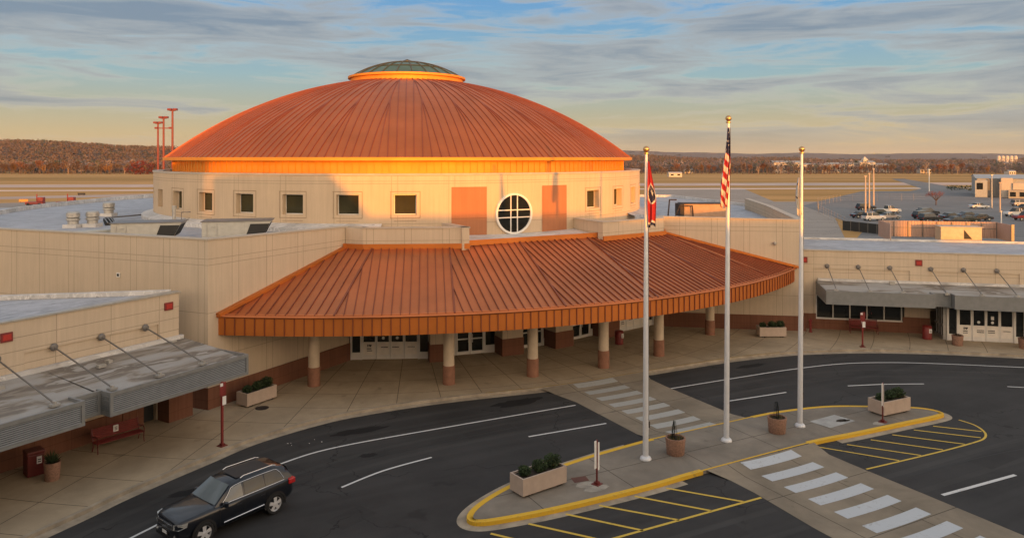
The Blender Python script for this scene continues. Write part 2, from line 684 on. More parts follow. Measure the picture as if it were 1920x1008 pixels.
def membrane(name, col):
    """roof sheet with lapped seams and puddle stains"""
    t = NT(name)
    v = t.coords('Object')
    a = t.noise(v, 0.5, 6, 0.65, 0.6)
    w = t.noise(t.coords('Object', (0.35, 1.6, 1), radians(-30)), 2.6, 4, 0.6, 0.7)
    c = t.mix(t.ramp(a, [(0.35, (0, 0, 0)), (0.65, (1, 1, 1))]), c4(col, 0.8), c4(col, 1.15))
    c = t.mix(t.ramp(w, [(0.56, (0, 0, 0)), (0.64, (0.6, 0.6, 0.6))]), c, c4(col, 0.5))
    w2 = t.noise(t.coords('Object', (0.5, 2.6, 1), radians(-20)), 1.7, 6, 0.65, 1.0)
    c = t.mix(t.ramp(w2, [(0.52, (0, 0, 0)), (0.6, (0.55, 0.55, 0.55))]), c, c4(col, 1.5))
    t.set(Base_Color=c, Roughness=0.6)
    t.bump(t.math('ADD', w, w2), 0.6, 0.05)
    return t.m


def leafy(name, col, vary=0.4):
    t = NT(name)
    gi = t.n('ShaderNodeNewGeometry')
    c = t.mix(gi.outputs['Random Per Island'], c4(col, 1 - vary), c4(col, 1 + vary))
    t.set(Base_Color=c, Roughness=0.8)
    t.b.inputs['Specular IOR Level'].default_value = 0.2
    return t.m


CREAM = (0.58, 0.475, 0.35)
BROWN = (0.20, 0.088, 0.052)
M = {}
M['asphalt'] = asphalt('asphalt', (0.035, 0.034, 0.033), 0.32)
M['lot'] = asphalt('lot_asphalt', (0.165, 0.165, 0.165), 0.2, 0.05)
M['apron'] = asphalt('apron_concrete', (0.27, 0.24, 0.21), 0.15, 0.04)
M['walk'] = paving('pavement_concrete', (0.43, 0.345, 0.235), stain=0.32)
M['island'] = paving('island_concrete', (0.235, 0.205, 0.165), False, grid=(4.1, 3.6), stain=0.45)
M['pad'] = paving('crossing_concrete', (0.27, 0.225, 0.165), False, grid=(3.0, 3.7), stain=0.4)
M['kerb'] = plain('kerb_concrete', (0.34, 0.285, 0.21), 0.85, 0, 0.3, 1.5, 0.3)
M['white'] = paint_worn('white_marking', (0.66, 0.66, 0.64), (0.12, 0.12, 0.12), 0.43)
M['whitebar'] = paint_worn('crossing_bar_paint', (0.52, 0.55, 0.57), (0.22, 0.19, 0.15), 0.43)
M['whiteworn'] = paint_worn('worn_bar_paint', (0.40, 0.40, 0.37), (0.19, 0.16, 0.12), 0.42)
M['yellow'] = paint_worn('yellow_marking', (0.66, 0.45, 0.06), (0.10, 0.09, 0.07), 0.43)
M['yellowkerb'] = paint_worn('yellow_kerb_paint', (0.74, 0.44, 0.025), (0.20, 0.15, 0.08), 0.41)
M['cream'] = precast('cream_precast', CREAM, (2.75, 7.60, 7.92, 5.1))
M['creamdrum'] = precast('cream_drum_precast', (0.58, 0.45, 0.31), (11.45, 11.62, 8.75), 3.86, 0.42)
M['creamwing'] = precast('cream_wing_precast', CREAM, (5.62, 5.05, 4.45, 2.7), 2.5, 0.0)
M['cap'] = plain('parapet_cap', (0.46, 0.40, 0.32), 0.6, 0, 0.1, 1.0)
M['brown'] = precast('brown_base_block', BROWN, (0.62,), 1.6, 0.0, 0.02, 0.25)
M['brick'] = precast('terracotta_panel', (0.42, 0.175, 0.085), (9.05,), 30.0, 0.0, 0.03, 0.12)
M['copper'] = copper('copper_roof', (0.55, 0.185, 0.065), 0.72, 0.46)
M['copperdome'] = copper('copper_dome_roof', (0.43, 0.140, 0.048), 0.72, 0.5)
M['copperbright'] = copper('copper_fascia', (0.60, 0.19, 0.035), 0.6, 0.5)
M['copperbandglow'] = copper('copper_band', (0.74, 0.30, 0.035), 0.45, 0.6)  # golden glow of the low sun put into the copper colour
M['copperseamshade'] = copper('copper_seam_shade', (0.27, 0.080, 0.038), 0.5, 0.5)  # darker copper paints the shadow line along seams and battens
M['glass'] = glass('dark_glass')
M['glassdome'] = glass('skylight_glass', (0.036, 0.082, 0.052), 0.35)
M['alu'] = plain('white_aluminium', (0.74, 0.72, 0.67), 0.45, 0.1, 0.06)
M['doorwhite'] = plain('white_door_panel', (0.78, 0.73, 0.65), 0.6, 0, 0.08)
M['memb'] = membrane('roof_membrane', (0.36, 0.37, 0.40))
M['membw'] = membrane('white_roof_sheet', (0.55, 0.54, 0.52))
M['louver'] = plain('grey_louvre_metal', (0.235, 0.245, 0.245), 0.5, 0.35, 0.1)
M['louvershade'] = plain('shaded_louvre_gap', (0.07, 0.075, 0.075), 0.7)  # dark sheet colour stands in for the shade between the slats
M['steel'] = plain('grey_steel', (0.19, 0.18, 0.17), 0.45, 0.5)
M['galv'] = plain('galvanised_sheet', (0.42, 0.41, 0.38), 0.45, 0.5, 0.15)
M['unit'] = plain('unit_casing', (0.44, 0.43, 0.38), 0.5, 0.1, 0.1)
M['dark'] = plain('dark_grille', (0.02, 0.02, 0.018), 0.7)
M['red'] = plain('red_enamel', (0.20, 0.024, 0.020), 0.45, 0, 0.2)
M['redbright'] = plain('bright_red_enamel', (0.42, 0.03, 0.02), 0.4, 0, 0.15)
M['maroon'] = plain('maroon_metal', (0.13, 0.018, 0.014), 0.45, 0, 0.2)
M['paper'] = plain('white_notice', (0.75, 0.74, 0.70), 0.6, 0, 0.04)
M['ink'] = plain('dark_lettering', (0.03, 0.03, 0.035), 0.7)
M['planter'] = plain('planter_concrete', (0.46, 0.36, 0.285), 0.8, 0, 0.1, 2.0, 0.2)
M['pot'] = plain('aggregate_pot', (0.29, 0.165, 0.11), 0.9, 0, 0.3, 14.0, 0.5)
M['soil'] = plain('soil', (0.03, 0.022, 0.015), 0.95, 0, 0.3, 8, 0.5)
M['leafdark'] = leafy('dark_leaf', (0.034, 0.052, 0.020), 0.55)
M['leafdry'] = leafy('dry_leaf', (0.12, 0.10, 0.035))
M['pole'] = plain('flagpole_aluminium', (0.68, 0.69, 0.70), 0.42, 0.2, 0.06)
M['brass'] = plain('brass_ball', (0.50, 0.34, 0.15), 0.3, 0.8)
M['black'] = plain('black_plastic', (0.012, 0.012, 0.012), 0.5)
M['tyre'] = plain('tyre_rubber', (0.014, 0.014, 0.014), 0.85)
M['chrome'] = plain('chrome', (0.62, 0.62, 0.62), 0.15, 0.95, 0.03)
M['iron'] = plain('cast_iron', (0.045, 0.035, 0.03), 0.7, 0.3, 0.3, 6)
M['tile'] = plain('clay_tactile', (0.12, 0.05, 0.035), 0.8)


# ------------------------------------------------------------------ the ground
def ground_material():
    t = NT('airfield_grass')
    v = t.coords('Object')
    vs = t.coords('Object', (0.12, 1.0, 1), radians(-6))
    a = t.noise(vs, 0.012, 6, 0.6, 0.3)
    b = t.noise(v, 0.02, 7, 0.65)
    d = t.noise(v, 0.5, 5, 0.7)
    c = t.ramp(a, [(0.34, (0.25, 0.165, 0.05)), (0.45, (0.42, 0.255, 0.09)), (0.55, (0.58, 0.345, 0.14)), (0.64, (0.27, 0.185, 0.06))])
    c = t.mix(t.ramp(b, [(0.4, (0, 0, 0)), (0.7, (0.5, 0.5, 0.5))]), c, (0.38, 0.225, 0.085, 1))
    c = t.mix(t.math('MULTIPLY', d, 0.35), c, (0.21, 0.13, 0.05, 1))
    t.set(Base_Color=c, Roughness=0.95)
    t.b.inputs['Specular IOR Level'].default_value = 0.1
    return t.m


M['grass'] = ground_material()
b = MB()
b.lathe([(0.001, -0.06), (600, -0.06), (3000, -0.06), (7000, -0.06)], 48, (0, 300, 0))
struct(b.build('ground', M['grass']))

# forecourt road, one asphalt sheet that also runs under the terminal
b = MB()
b.f([(*p, 0) for p in yq([(-75, 8), (-75, 82), (95, 82), (95, 8)])])
struct(on_site(b.build('road', M['asphalt'])))

KERB = [(-75, 70), (-48, 52.6), (-36, 43.9), (-27.34, 37.63), (-24.95, 35.72), (-21.94, 33.70), (-19.55, 32.17), (-16.06, 30.98), (-13.32, 30.72), (-10.44, 30.78), (-7.53, 31.11),
        (-3.5, 31.72), (-0.03, 31.88), (4.58, 31.84), (10.11, 31.94), (13.53, 32.38), (16.12, 33.0), (20.06, 34.65), (24.32, 37.39), (28.3, 40.6), (40, 49.4), (60, 64.5), (75, 76)]
KC = cr(yq(KERB), 8)
b = MB()
poly = [(p.x, p.y) for p in KC] + yq([(75, 14), (-75, 14)])
b.prism(poly, -0.02, 0.14, bottom=False)
struct(on_site(b.build('pavement', M['walk'])))
# kerb stone: slightly proud light band and a concrete gutter
b = MB()
b.ribbon(KC, -0.02, 0.17, 0.146)
b.curtain(KC, -0.01, 0.146, -0.02)
b.ribbon(KC, -0.48, -0.02, 0.006)
struct(on_site(b.build('kerb', M['kerb'], normals=False)))
# worn yellow edge along the drop-off kerb
b = MB()
b.ribbon([p for p in KC if -7.2 < p.x < 14.5], -0.02, 0.08, 0.152)
M['yellowold'] = paint_worn('old_yellow_kerb_paint', (0.42, 0.27, 0.07), (0.30, 0.24, 0.16), 0.50)
struct(on_site(b.build('kerb_marking', M['yellowold'], normals=False)))


# zebra crossings on concrete pads, ramped up to the kerbs
def ramp_z(q):
    if q > 42.8:
        return 0.132 * max(0.0, min(1.0, 1 - (q - 44.70) / 1.0))
    if q > 38:
        return 0.132 * max(0.0, min(1.0, 1 - (40.86 - q) / 1.0))
    return 0.128 * max(0.0, min(1.0, 1 - (q - 31.95) / 1.0))


def pad(name, left, right):
    """strip between two edges given as (x, q) pairs with the same q stations"""
    b = MB()
    for (l0, l1, r0, r1) in zip(left, left[1:], right, right[1:]):
        b.f([(l0[0], -l0[1], 0.008 + ramp_z(l0[1])), (r0[0], -r0[1], 0.008 + ramp_z(r0[1])), (r1[0], -r1[1], 0.008 + ramp_z(r1[1])), (l1[0], -l1[1], 0.008 + ramp_z(l1[1]))])
    struct(on_site(b.build(name, M['pad'])))


pad('crossing_pad', [(-3.9, 31.85), (-3.5, 32.95), (-3.2, 34.5), (-3.15, 39.8), (-3.15, 40.86)], [(3.4, 31.85), (3.0, 32.95), (2.9, 34.5), (2.9, 39.8), (2.9, 40.86)])
pad('crossing_pad', [(-3.3, 44.68), (-2.9, 45.72), (-2.88, 47.0), (-3.1, 50), (-3.2, 62)], [(3.2, 44.68), (2.92, 45.72), (2.9, 47.0), (2.95, 50), (3.0, 62)])


def bars(name, mat, q0, n, x0, x1, w, step):
    for i in range(n):
        q = q0 + i * step
        b = MB()
        for k in range(6):
            xa, xb = x0 + (x1 - x0) * k / 6, x0 + (x1 - x0) * (k + 1) / 6
            ya, yb = 0.05 * sin(3.1 * k / 6), 0.05 * sin(3.1 * (k + 1) / 6)
            for h in range(2):
                q1, q2 = q + w * h / 2, q + w * (h + 1) / 2
                b.f([(xa, -(q1 + ya), 0.014 + ramp_z(q1 + ya)), (xb, -(q1 + yb), 0.014 + ramp_z(q1 + yb)), (xb, -(q2 + yb), 0.014 + ramp_z(q2 + yb)), (xa, -(q2 + ya), 0.014 + ramp_z(q2 + ya))])
        struct(on_site(b.build(name, mat)))


bars('crossing_marking', M['whiteworn'], 32.0, 8, -1.86, 0.92, 0.58, 1.18)
bars('crossing_marking', M['whitebar'], 44.78, 14, -1.45, 1.60, 0.60, 1.19)


def lines(name, mat, segs, w, z=0.0105):
    b = MB()
    for s in segs:
        b.ribbon(cr(yq(s), 6), -w / 2, w / 2, z)
    return struct(on_site(b.build(name, mat, normals=False)))


LANE = [(-40, 50.5), (-30, 43.3), (-23.85, 38.92), (-20.6, 36.5), (-18.59, 35.33), (-16.15, 34.72), (-11.05, 34.7), (-3.5, 34.86)]
lines('lane_line', M['white'], [LANE], 0.11)
lines('lane_line', M['white'], [[(2.9, 34.95), (7.09, 35.11), (11.66, 35.34), (15.91, 35.95), (19.04, 37.25), (21.71, 39.0), (25.66, 42.05), (36, 50), (52, 62)]], 0.11)
lines('lane_dashes', M['white'], [[(-17.18, 38.97), (-15.2, 38.2), (-12.87, 37.82)], [(-7.9, 37.66), (-3.62, 37.89)], [(4.0, 38.12), (8.2, 38.5)], [(12.3, 39.3), (14.5, 40.1), (16.57, 41.1)],
                                  [(20.34, 43.66), (24.0, 46.5)], [(28, 49.6), (32, 52.7)], [(-26.5, 44.4), (-22.6, 41.7)]], 0.11)
lines('lane_dashes', M['white'], [[(3.5, 50.55), (8.0, 50.8)], [(14, 51.2), (18.5, 52.2)], [(-12, 50.6), (-7.5, 50.5)]], 0.16)
lines('hatch_marking', M['yellow'], [[(-2.95, 47.42), (-8.3, 47.35), (-14.5, 47.3)]] + [[(a, 45.05), (c, 47.36)] for a, c in ((-5.69, -3.82), (-7.25, -5.43), (-8.91, -6.98), (-10.4, -8.62), (-11.98, -10.2), (-13.5, -11.75))], 0.12)
lines('hatch_marking', M['yellow'], [[(3.01, 47.54), (7.31, 47.8), (10.09, 47.87), (11.1, 47.75), (11.85, 47.3), (12.37, 46.52), (12.41, 45.71)]] +
      [[(a, q), (c, r)] for a, q, c, r in ((3.13, 44.75, 5.08, 47.6), (4.63, 45.3, 6.46, 47.68), (6.12, 45.42, 7.94, 47.74), (7.59, 45.48, 9.49, 47.8), (9.09, 45.55, 10.95, 47.66), (10.42, 45.66, 11.8, 47.2))], 0.10)

# the island
ISL = [(-13.88, 44.0), (-13.6, 43.5), (-12.85, 42.94), (-11.62, 42.33), (-10.2, 41.86), (-7.29, 41.27), (-4.5, 40.95), (-2.68, 40.84), (1.64, 40.81), (4.61, 40.84), (7.75, 41.4), (9.97, 42.5), (11.66, 43.57),
       (12.3, 44.3), (12.3, 44.95), (11.6, 45.14), (9.42, 45.02), (5.95, 44.82), (2.9, 44.62), (-3.5, 44.72), (-6.41, 44.86), (-10.37, 44.80), (-12.6, 44.6), (-13.6, 44.38)]
IC = cr(yq(ISL), 6, True)
b = MB()
b.prism([(p.x, p.y) for p in IC], -0.02, 0.14, bottom=False)
struct(on_site(b.build('traffic_island', M['island'])))
ICL = IC + IC[:2]
b = MB()
pts = [Vector((p.x, p.y)) for p in ICL]
segs = []
for p in pts:
    segs.append(p)
for p, n_ in zip(segs, segs[1:]):
    flush = abs((p.x + n_.x) / 2) < 3.1
    b.ribbon([p, n_], -0.09 if flush else -0.20, 0.0 if flush else 0.03, 0.147)
    if not flush:
        b.curtain([p, n_], 0.0, 0.147, 0.034)
struct(on_site(b.build('island_kerb', M['yellowkerb'])))
# concrete gutter round both ends of the island
b = MB()
lf = [p for p in IC if p.x < -4.0]
k0 = max(range(len(IC)), key=lambda i: -IC[i].x)


def run(cond):
    n = len(IC)
    idx = [i for i in range(n) if cond(IC[i])]
    st = next(i for i in idx if (i - 1) % n not in idx)
    out = []
    i = st
    while i in idx:
        out.append(IC[i])
        i = (i + 1) % n
    return out


for rr in (run(lambda p: p.x < -4.2), run(lambda p: p.x > 4.2)):
    w = [0.42] * len(rr)
    b.ribbon(rr, 0.03, 0.40, 0.007)
struct(on_site(b.build('gutter', M['kerb'], normals=False)))
# pale utility slab and repair patches in the island
b = MB()
b.f([(*p, 0.146) for p in yq([(5.25, 42.65), (5.42, 43.75), (7.33, 43.65), (7.15, 42.56)])])
struct(on_site(b.build('utility_slab', plain('slab_concrete', (0.36, 0.36, 0.34), 0.85, 0, 0.2, 2))))
b = MB()
for (x, q, rx, ry) in ((-8.55, 43.55, 0.42, 0.26), (-8.35, 44.02, 0.55, 0.26), (8.1, 44.42, 0.42, 0.22)):
    b.f([(x + rx * cos(a * pi / 9) * (1 + 0.1 * sin(a * 2.3)), -q + ry * sin(a * pi / 9), 0.1465) for a in range(18)])
struct(on_site(b.build('concrete_patch', plain('patch_concrete', (0.33, 0.30, 0.25), 0.9, 0, 0.25, 3))))
b = MB()
for (x, q, rx, ry) in ((6.75, 43.3, 0.34, 0.16), (6.95, 43.42, 0.28, 0.1)):
    b.f([(x + rx * cos(a * pi / 7) * (1 + 0.2 * sin(a * 2.9)), -q + ry * sin(a * pi / 7), 0.151) for a in range(14)])
struct(on_site(b.build('leaf_litter', M['soil'])), 'stuff')
b = MB()
b.f([(-8.85, -43.22, 0.1462), (-8.2, -43.3, 0.1462), (-8.1, -42.85, 0.1462), (-8.75, -42.75, 0.1462)])
struct(on_site(b.build('tactile_paving', M['tile'])))

# dark spills on the near lanes
b = MB()
for (x, q, rx, ry, sd__) in ((-15.3, 36.3, 0.42, 0.25, 1), (-14.9, 33.2, 1.5, 0.35, 2), (-22.5, 36.6, 0.9, 0.3, 3), (10.5, 33.6, 1.2, 0.3, 4), (-6.0, 33.0, 1.6, 0.5, 5)):
    rs_ = random.Random(sd__)
    b.f([(x + rx * cos(a * pi / 12) * rs_.uniform(0.7, 1.15), -q + ry * sin(a * pi / 12) * rs_.uniform(0.7, 1.15), 0.0045) for a in range(24)])
struct(on_site(b.build('road_stain', asphalt('spill', (0.011, 0.011, 0.011), 0.3))))
b = MB()
b.ribbon(cr(yq([(5, 36.6), (12, 37.6), (18, 39.9), (24, 43.9), (34, 51.6)]), 6), -0.03, 0.03, 0.005)
b.ribbon(cr(yq([(-30, 41.0), (-20, 37.4), (-12, 36.4), (-3.6, 36.3)]), 6), -0.025, 0.025, 0.005)
b.ribbon(cr(yq([(3.5, 48.8), (12, 49.5), (22, 53)]), 6), -0.025, 0.025, 0.005)
struct(on_site(b.build('road_seam', M['dark'], normals=False)))

# asphalt repair patches and rubbed wheel paths
M['patch'] = asphalt('repair_asphalt', (0.030, 0.029, 0.028), 0.3)
M['rubbed'] = asphalt('rubbed_asphalt', (0.042, 0.041, 0.039), 0.3)
b = MB()
for (x, q, w, h, a) in ((-9.2, 36.2, 2.6, 0.9, 2), (7.4, 36.7, 1.4, 0.8, 5), (16.3, 38.4, 1.9, 1.0, -30), (8.8, 49.4, 2.2, 1.1, 3), (-17.5, 41.6, 1.6, 1.0, 24), (-6.4, 48.9, 2.0, 0.8, 0)):
    ca, sa = cos(radians(a)), sin(radians(a))
    b.f([(x + u * ca - v * sa, -q + u * sa + v * ca, 0.0038) for u, v in ((-w / 2, -h / 2), (w / 2, -h / 2), (w / 2, h / 2), (-w / 2, h / 2))])
struct(on_site(b.build('repair_patch', M['patch'])))
b = MB()
for dq in (-0.75, 0.75):
    b.ribbon(cr(yq([(-34, 44.6 + dq), (-25, 38.4 + dq), (-18.5, 34.6 + dq * 0.9 - 0.6), (-12, 33.2 + dq * 0.8), (-3.4, 33.4 + dq * 0.8)]), 6), -0.16, 0.16, 0.0026)
    b.ribbon(cr(yq([(-30, 44.2 + dq), (-21, 38.6 + dq), (-14, 36.5 + dq * 0.9), (-3.3, 36.4 + dq * 0.9)]), 6), -0.15, 0.15, 0.0026)
    b.ribbon(cr(yq([(3.0, 36.5 + dq * 0.9), (11, 37.0 + dq * 0.9), (17, 38.9 + dq), (26, 45.0 + dq), (40, 56 + dq)]), 6), -0.15, 0.15, 0.0026)
    b.ribbon(cr(yq([(3.0, 49.2 + dq), (14, 49.6 + dq), (22, 52.4 + dq)]), 6), -0.16, 0.16, 0.0026)
    b.ribbon(cr(yq([(-14, 49.0 + dq), (-3.2, 49.1 + dq)]), 6), -0.16, 0.16, 0.0026)
struct(on_site(b.build('wheel_path', M['rubbed'], normals=False)))

# crumbs of white litter on the near lane
b = MB()
rl = random.Random(4)
for i in range(8):
    x, q = -17.6 + rl.uniform(-0.9, 1.0), 33.55 + rl.uniform(-0.35, 0.35)
    s = rl.uniform(0.018, 0.032)
    b.box(x, x + s, -q, -q + s, 0.004, 0.02)
struct(on_site(b.build('litter', M['paper'])), 'stuff')


def cover(x, q, r, label, z=0.142):
    t = thing('manhole_cover', label, 'manhole cover', site(x, q, z), ROTZ)
    b = MB()
    b.lathe([(0.001, 0.0), (r, 0.0), (r, 0.014), (r * 0.93, 0.014), (r * 0.9, 0.008), (0.001, 0.008)], 24)
    b.build('lid', M['iron'], t)
    b = MB()
    b.lathe([(r, 0.0), (r * 1.15, 0.0), (r * 1.15, 0.008), (r, 0.008), (r, 0)], 24)
    b.build('frame', M['iron'], t)


cover(-18.47, 28.0, 0.30, 'round dark iron cover in the pavement in front of the left wall planter')


# ------------------------------------------------------------------ airfield and lot surfaces
def sheet(name, mat, poly, z):
    b = MB()
    b.f([(*p, z) for p in poly])
    struct(b.build(name, mat))


sheet('apron', M['apron'], [(-240, 60), (-160, 212), (-118, 238), (20, 246), (43, 250), (62, 330), (101, 330), (79, 226), (95, 226), (30, 60)], -0.030)
sheet('parking_lot', M['lot'], [(25, 66), (66, 140), (80, 206), (92, 226), (137, 294), (158, 297), (176, 322), (238, 470), (246, 470), (196, 330), (190, 312), (330, 320), (420, 300), (520, 66)], -0.018)
sheet('runway', plain('runway_concrete', (0.50, 0.38, 0.32), 0.9, 0, 0.15, 0.05), [(-1600, 240), (-1600, 278), (900, 444), (900, 410)], -0.026)
sheet('runway', plain('pale_runway', (0.66, 0.52, 0.43), 0.9, 0, 0.12, 0.05), [(-1600, 205), (-1600, 216), (900, 378), (900, 366)], -0.022)
sheet('taxiway', plain('taxiway_asphalt', (0.44, 0.34, 0.28), 0.9, 0, 0.15, 0.05), [(-420, 100), (-420, 118), (-126, 280), (-60, 322), (-20, 324), (-100, 272)], -0.021)
sheet('airfield_track', M['lot'], [(-330, 60), (-330, 84), (-60, 226), (-20, 232), (-20, 222), (-80, 205)], -0.023)


# ------------------------------------------------------------------ the terminal rotunda
T = thing('terminal_building', 'cream airport terminal with a wide copper dome and a curved copper entrance canopy', 'terminal', O, ROTZ)
DC = (-0.5, 0.0)          # dome centre in site axes
RD = 22.1


def pol(phi, r, z):
    """phi degrees from the front axis towards +x"""
    a = radians(phi)
    return (DC[0] + r * sin(a), DC[1] - r * cos(a), z)


def facade_block(name, poly, zt, mat):
    b = MB()
    b.prism(poly, 0.0, zt, bottom=False)
    return b.build(name, mat, T)


# main block: walls as one parapet ring, roof sheet inside
LW0, LW1 = (-21.0, 26.9), (-11.9, 20.9)       # left diagonal wall
RW0, RW1 = (12.1, 22.4), (20.75, 28.75)       # right diagonal wall
SL = (-5.2, 24.9)
SR = (4.9, 25.2)
b = MB()
b.wall(yq([(-46, -2.0), (-32.5, 13.4), LW0]), 0.0, [8.75, 8.9, 8.92], 0.45)
b.wall(yq([LW0, LW1]), 0.0, [8.92, 8.72], 0.45)
b.build('wall', M['cream'], T)
b = MB()
b.wall(yq([RW1, (32, 15), (40, 4)]), 0.0, [8.45, 8.4, 8.4], 0.45)
b.wall(yq([RW0, RW1]), 0.0, [8.6, 8.46], 0.45)
wallo = b.build('wall', M['cream'], T)
b = MB()
b.wall(yq([(-12.2, 21.15), (-11.4, 22.2), SL]), 6.6, 8.7, 0.5)
b.wall(yq([SL, (-5.2, 21.0)]), 6.6, 8.7, 0.5)
b.build('parapet', M['cream'], T)
b = MB()
b.wall(yq([(4.9, 21.2), SR]), 6.6, 8.66, 0.5)
b.wall(yq([SR, (11.2, 24.1), (12.3, 22.6)]), 6.6, [8.66, 8.62, 8.6], 0.5)
b.build('parapet', M['cream'], T)
# caps
b = MB()
for pts, zz in (([(-46, -2.0), (-32.5, 13.4), LW0], [8.75, 8.9, 8.92]), ([LW0, LW1], [8.92, 8.72]), ([RW0, RW1], [8.6, 8.46]), ([RW1, (32, 15), (40, 4)], [8.46, 8.4, 8.4]),
                ([(-11.9, 21.0), (-11.4, 22.2), SL, (-5.2, 21.0)], [8.7] * 4), ([(4.9, 21.2), SR, (11.2, 24.1), (12.2, 22.6)], [8.66, 8.66, 8.62, 8.6])):
    P2 = yq(pts)
    for i in range(len(P2) - 1):
        a, c = Vector((*P2[i], zz[i])), Vector((*P2[i + 1], zz[i + 1]))
        d = (c - a).normalized()
        n = Vector((-d.y, d.x, 0)) * 0.22
        b.bar(a + n - d * 0.03 + Vector((0, 0, 0.03)), c + n + d * 0.03 + Vector((0, 0, 0.03)), 0.56, 0.07)
    b.build('parapet_cap', M['cap'], T)
    b = MB()
b.bm.free()
b = MB()
base_pts = [(-21.2, 27.25), (-21.0 + 0.02, 26.96)]
b.wall(yq([(-22.4, 25.35), (-21.0, 26.98), (-11.9, 20.98)]), 0.14, 1.25, -0.06)
b.build('base_course', M['brown'], T)
b = MB()
b.wall(yq([(12.1, 22.48), (20.78, 28.85), (22.0, 27.2)]), 0.14, 1.25, -0.06)
b.build('base_course', M['brown'], T)
# roof sheets
b = MB()
b.f([(*p, 8.25) for p in yq([(-45.5, -2), (-32.3, 13.2), (-21, 26.4), (-12.2, 20.8), (-12, 21.4), (-5.4, 24.4), (-5.4, 18), (-10, 15), (-22, 0), (-22, -20), (-40, -20)])])
b.f([(*p, 7.3) for p in yq([(5.2, 18), (5.2, 24.8), (11.2, 23.6), (12.2, 22.2), (20.7, 28.2), (31.7, 15), (39, 4), (39, -14), (22, -14), (20, 8)])])
b.build('roof_sheet', M['memb'], T)
# white coping curve at the foot of the drum
b = MB()
b.lathe([(RD + 0.9, 8.27), (RD + 0.9, 8.55), (RD + 0.02, 8.78)], 72, (DC[0], DC[1], 0), radians(90), radians(246))
b.build('roof_flashing', M['membw'], T)
b = MB()
b.lathe([(RD + 0.7, 8.12), (RD + 0.7, 8.4), (RD + 0.02, 8.62)], 40, (DC[0], DC[1], 0), radians(-55), radians(85))
b.build('roof_flashing', M['memb'], T)

# drum with real window openings
SEC = 10.0
wins = [k * 10 for k in range(-17, 18) if abs(k) >= 2]
hw = math.degrees(0.76 / RD)
b = MB()
edges = set()
ph = -180.0
for k in range(-18, 19):
    for d in (-5.0, -2.5, -hw, hw, 2.5):
        edges.add(round(k * 10 + d, 4))
edges = sorted(edges)
zs = [5.0, 9.35, 10.72, 12.05]
for i in range(len(edges) - 1):
    a0, a1 = edges[i], edges[i + 1]
    mid = (a0 + a1) / 2
    kk = round(mid / 10) * 10
    iswin = abs(mid - kk) < hw - 0.01 and kk in wins
    for j in range(3):
        if iswin and j == 1:
            continue
        z0, z1 = zs[j], zs[j + 1]
        u0, u1 = radians(a0) * RD, radians(a1) * RD
        b.f([pol(a0, RD, z0), pol(a1, RD, z0), pol(a1, RD, z1), pol(a0, RD, z1)], [(u0, z0), (u1, z0), (u1, z1), (u0, z1)])
    if iswin:
        z0, z1 = zs[1], zs[2]
        ri = RD - 0.5
        for (p, q, zz) in ((a0, a0, 0), (a1, a1, 0)):
            b.f([pol(p, RD, z0), pol(p, ri, z0), pol(p, ri, z1), pol(p, RD, z1)], [(0.9, z0), (1.3, z0), (1.3, z1), (0.9, z1)])
        for zz in (z0, z1):
            b.f([pol(a0, RD, zz), pol(a1, RD, zz), pol(a1, ri, zz), pol(a0, ri, zz)], [(0.9, 10), (1.3, 10), (1.3, 10.3), (0.9, 10.3)])
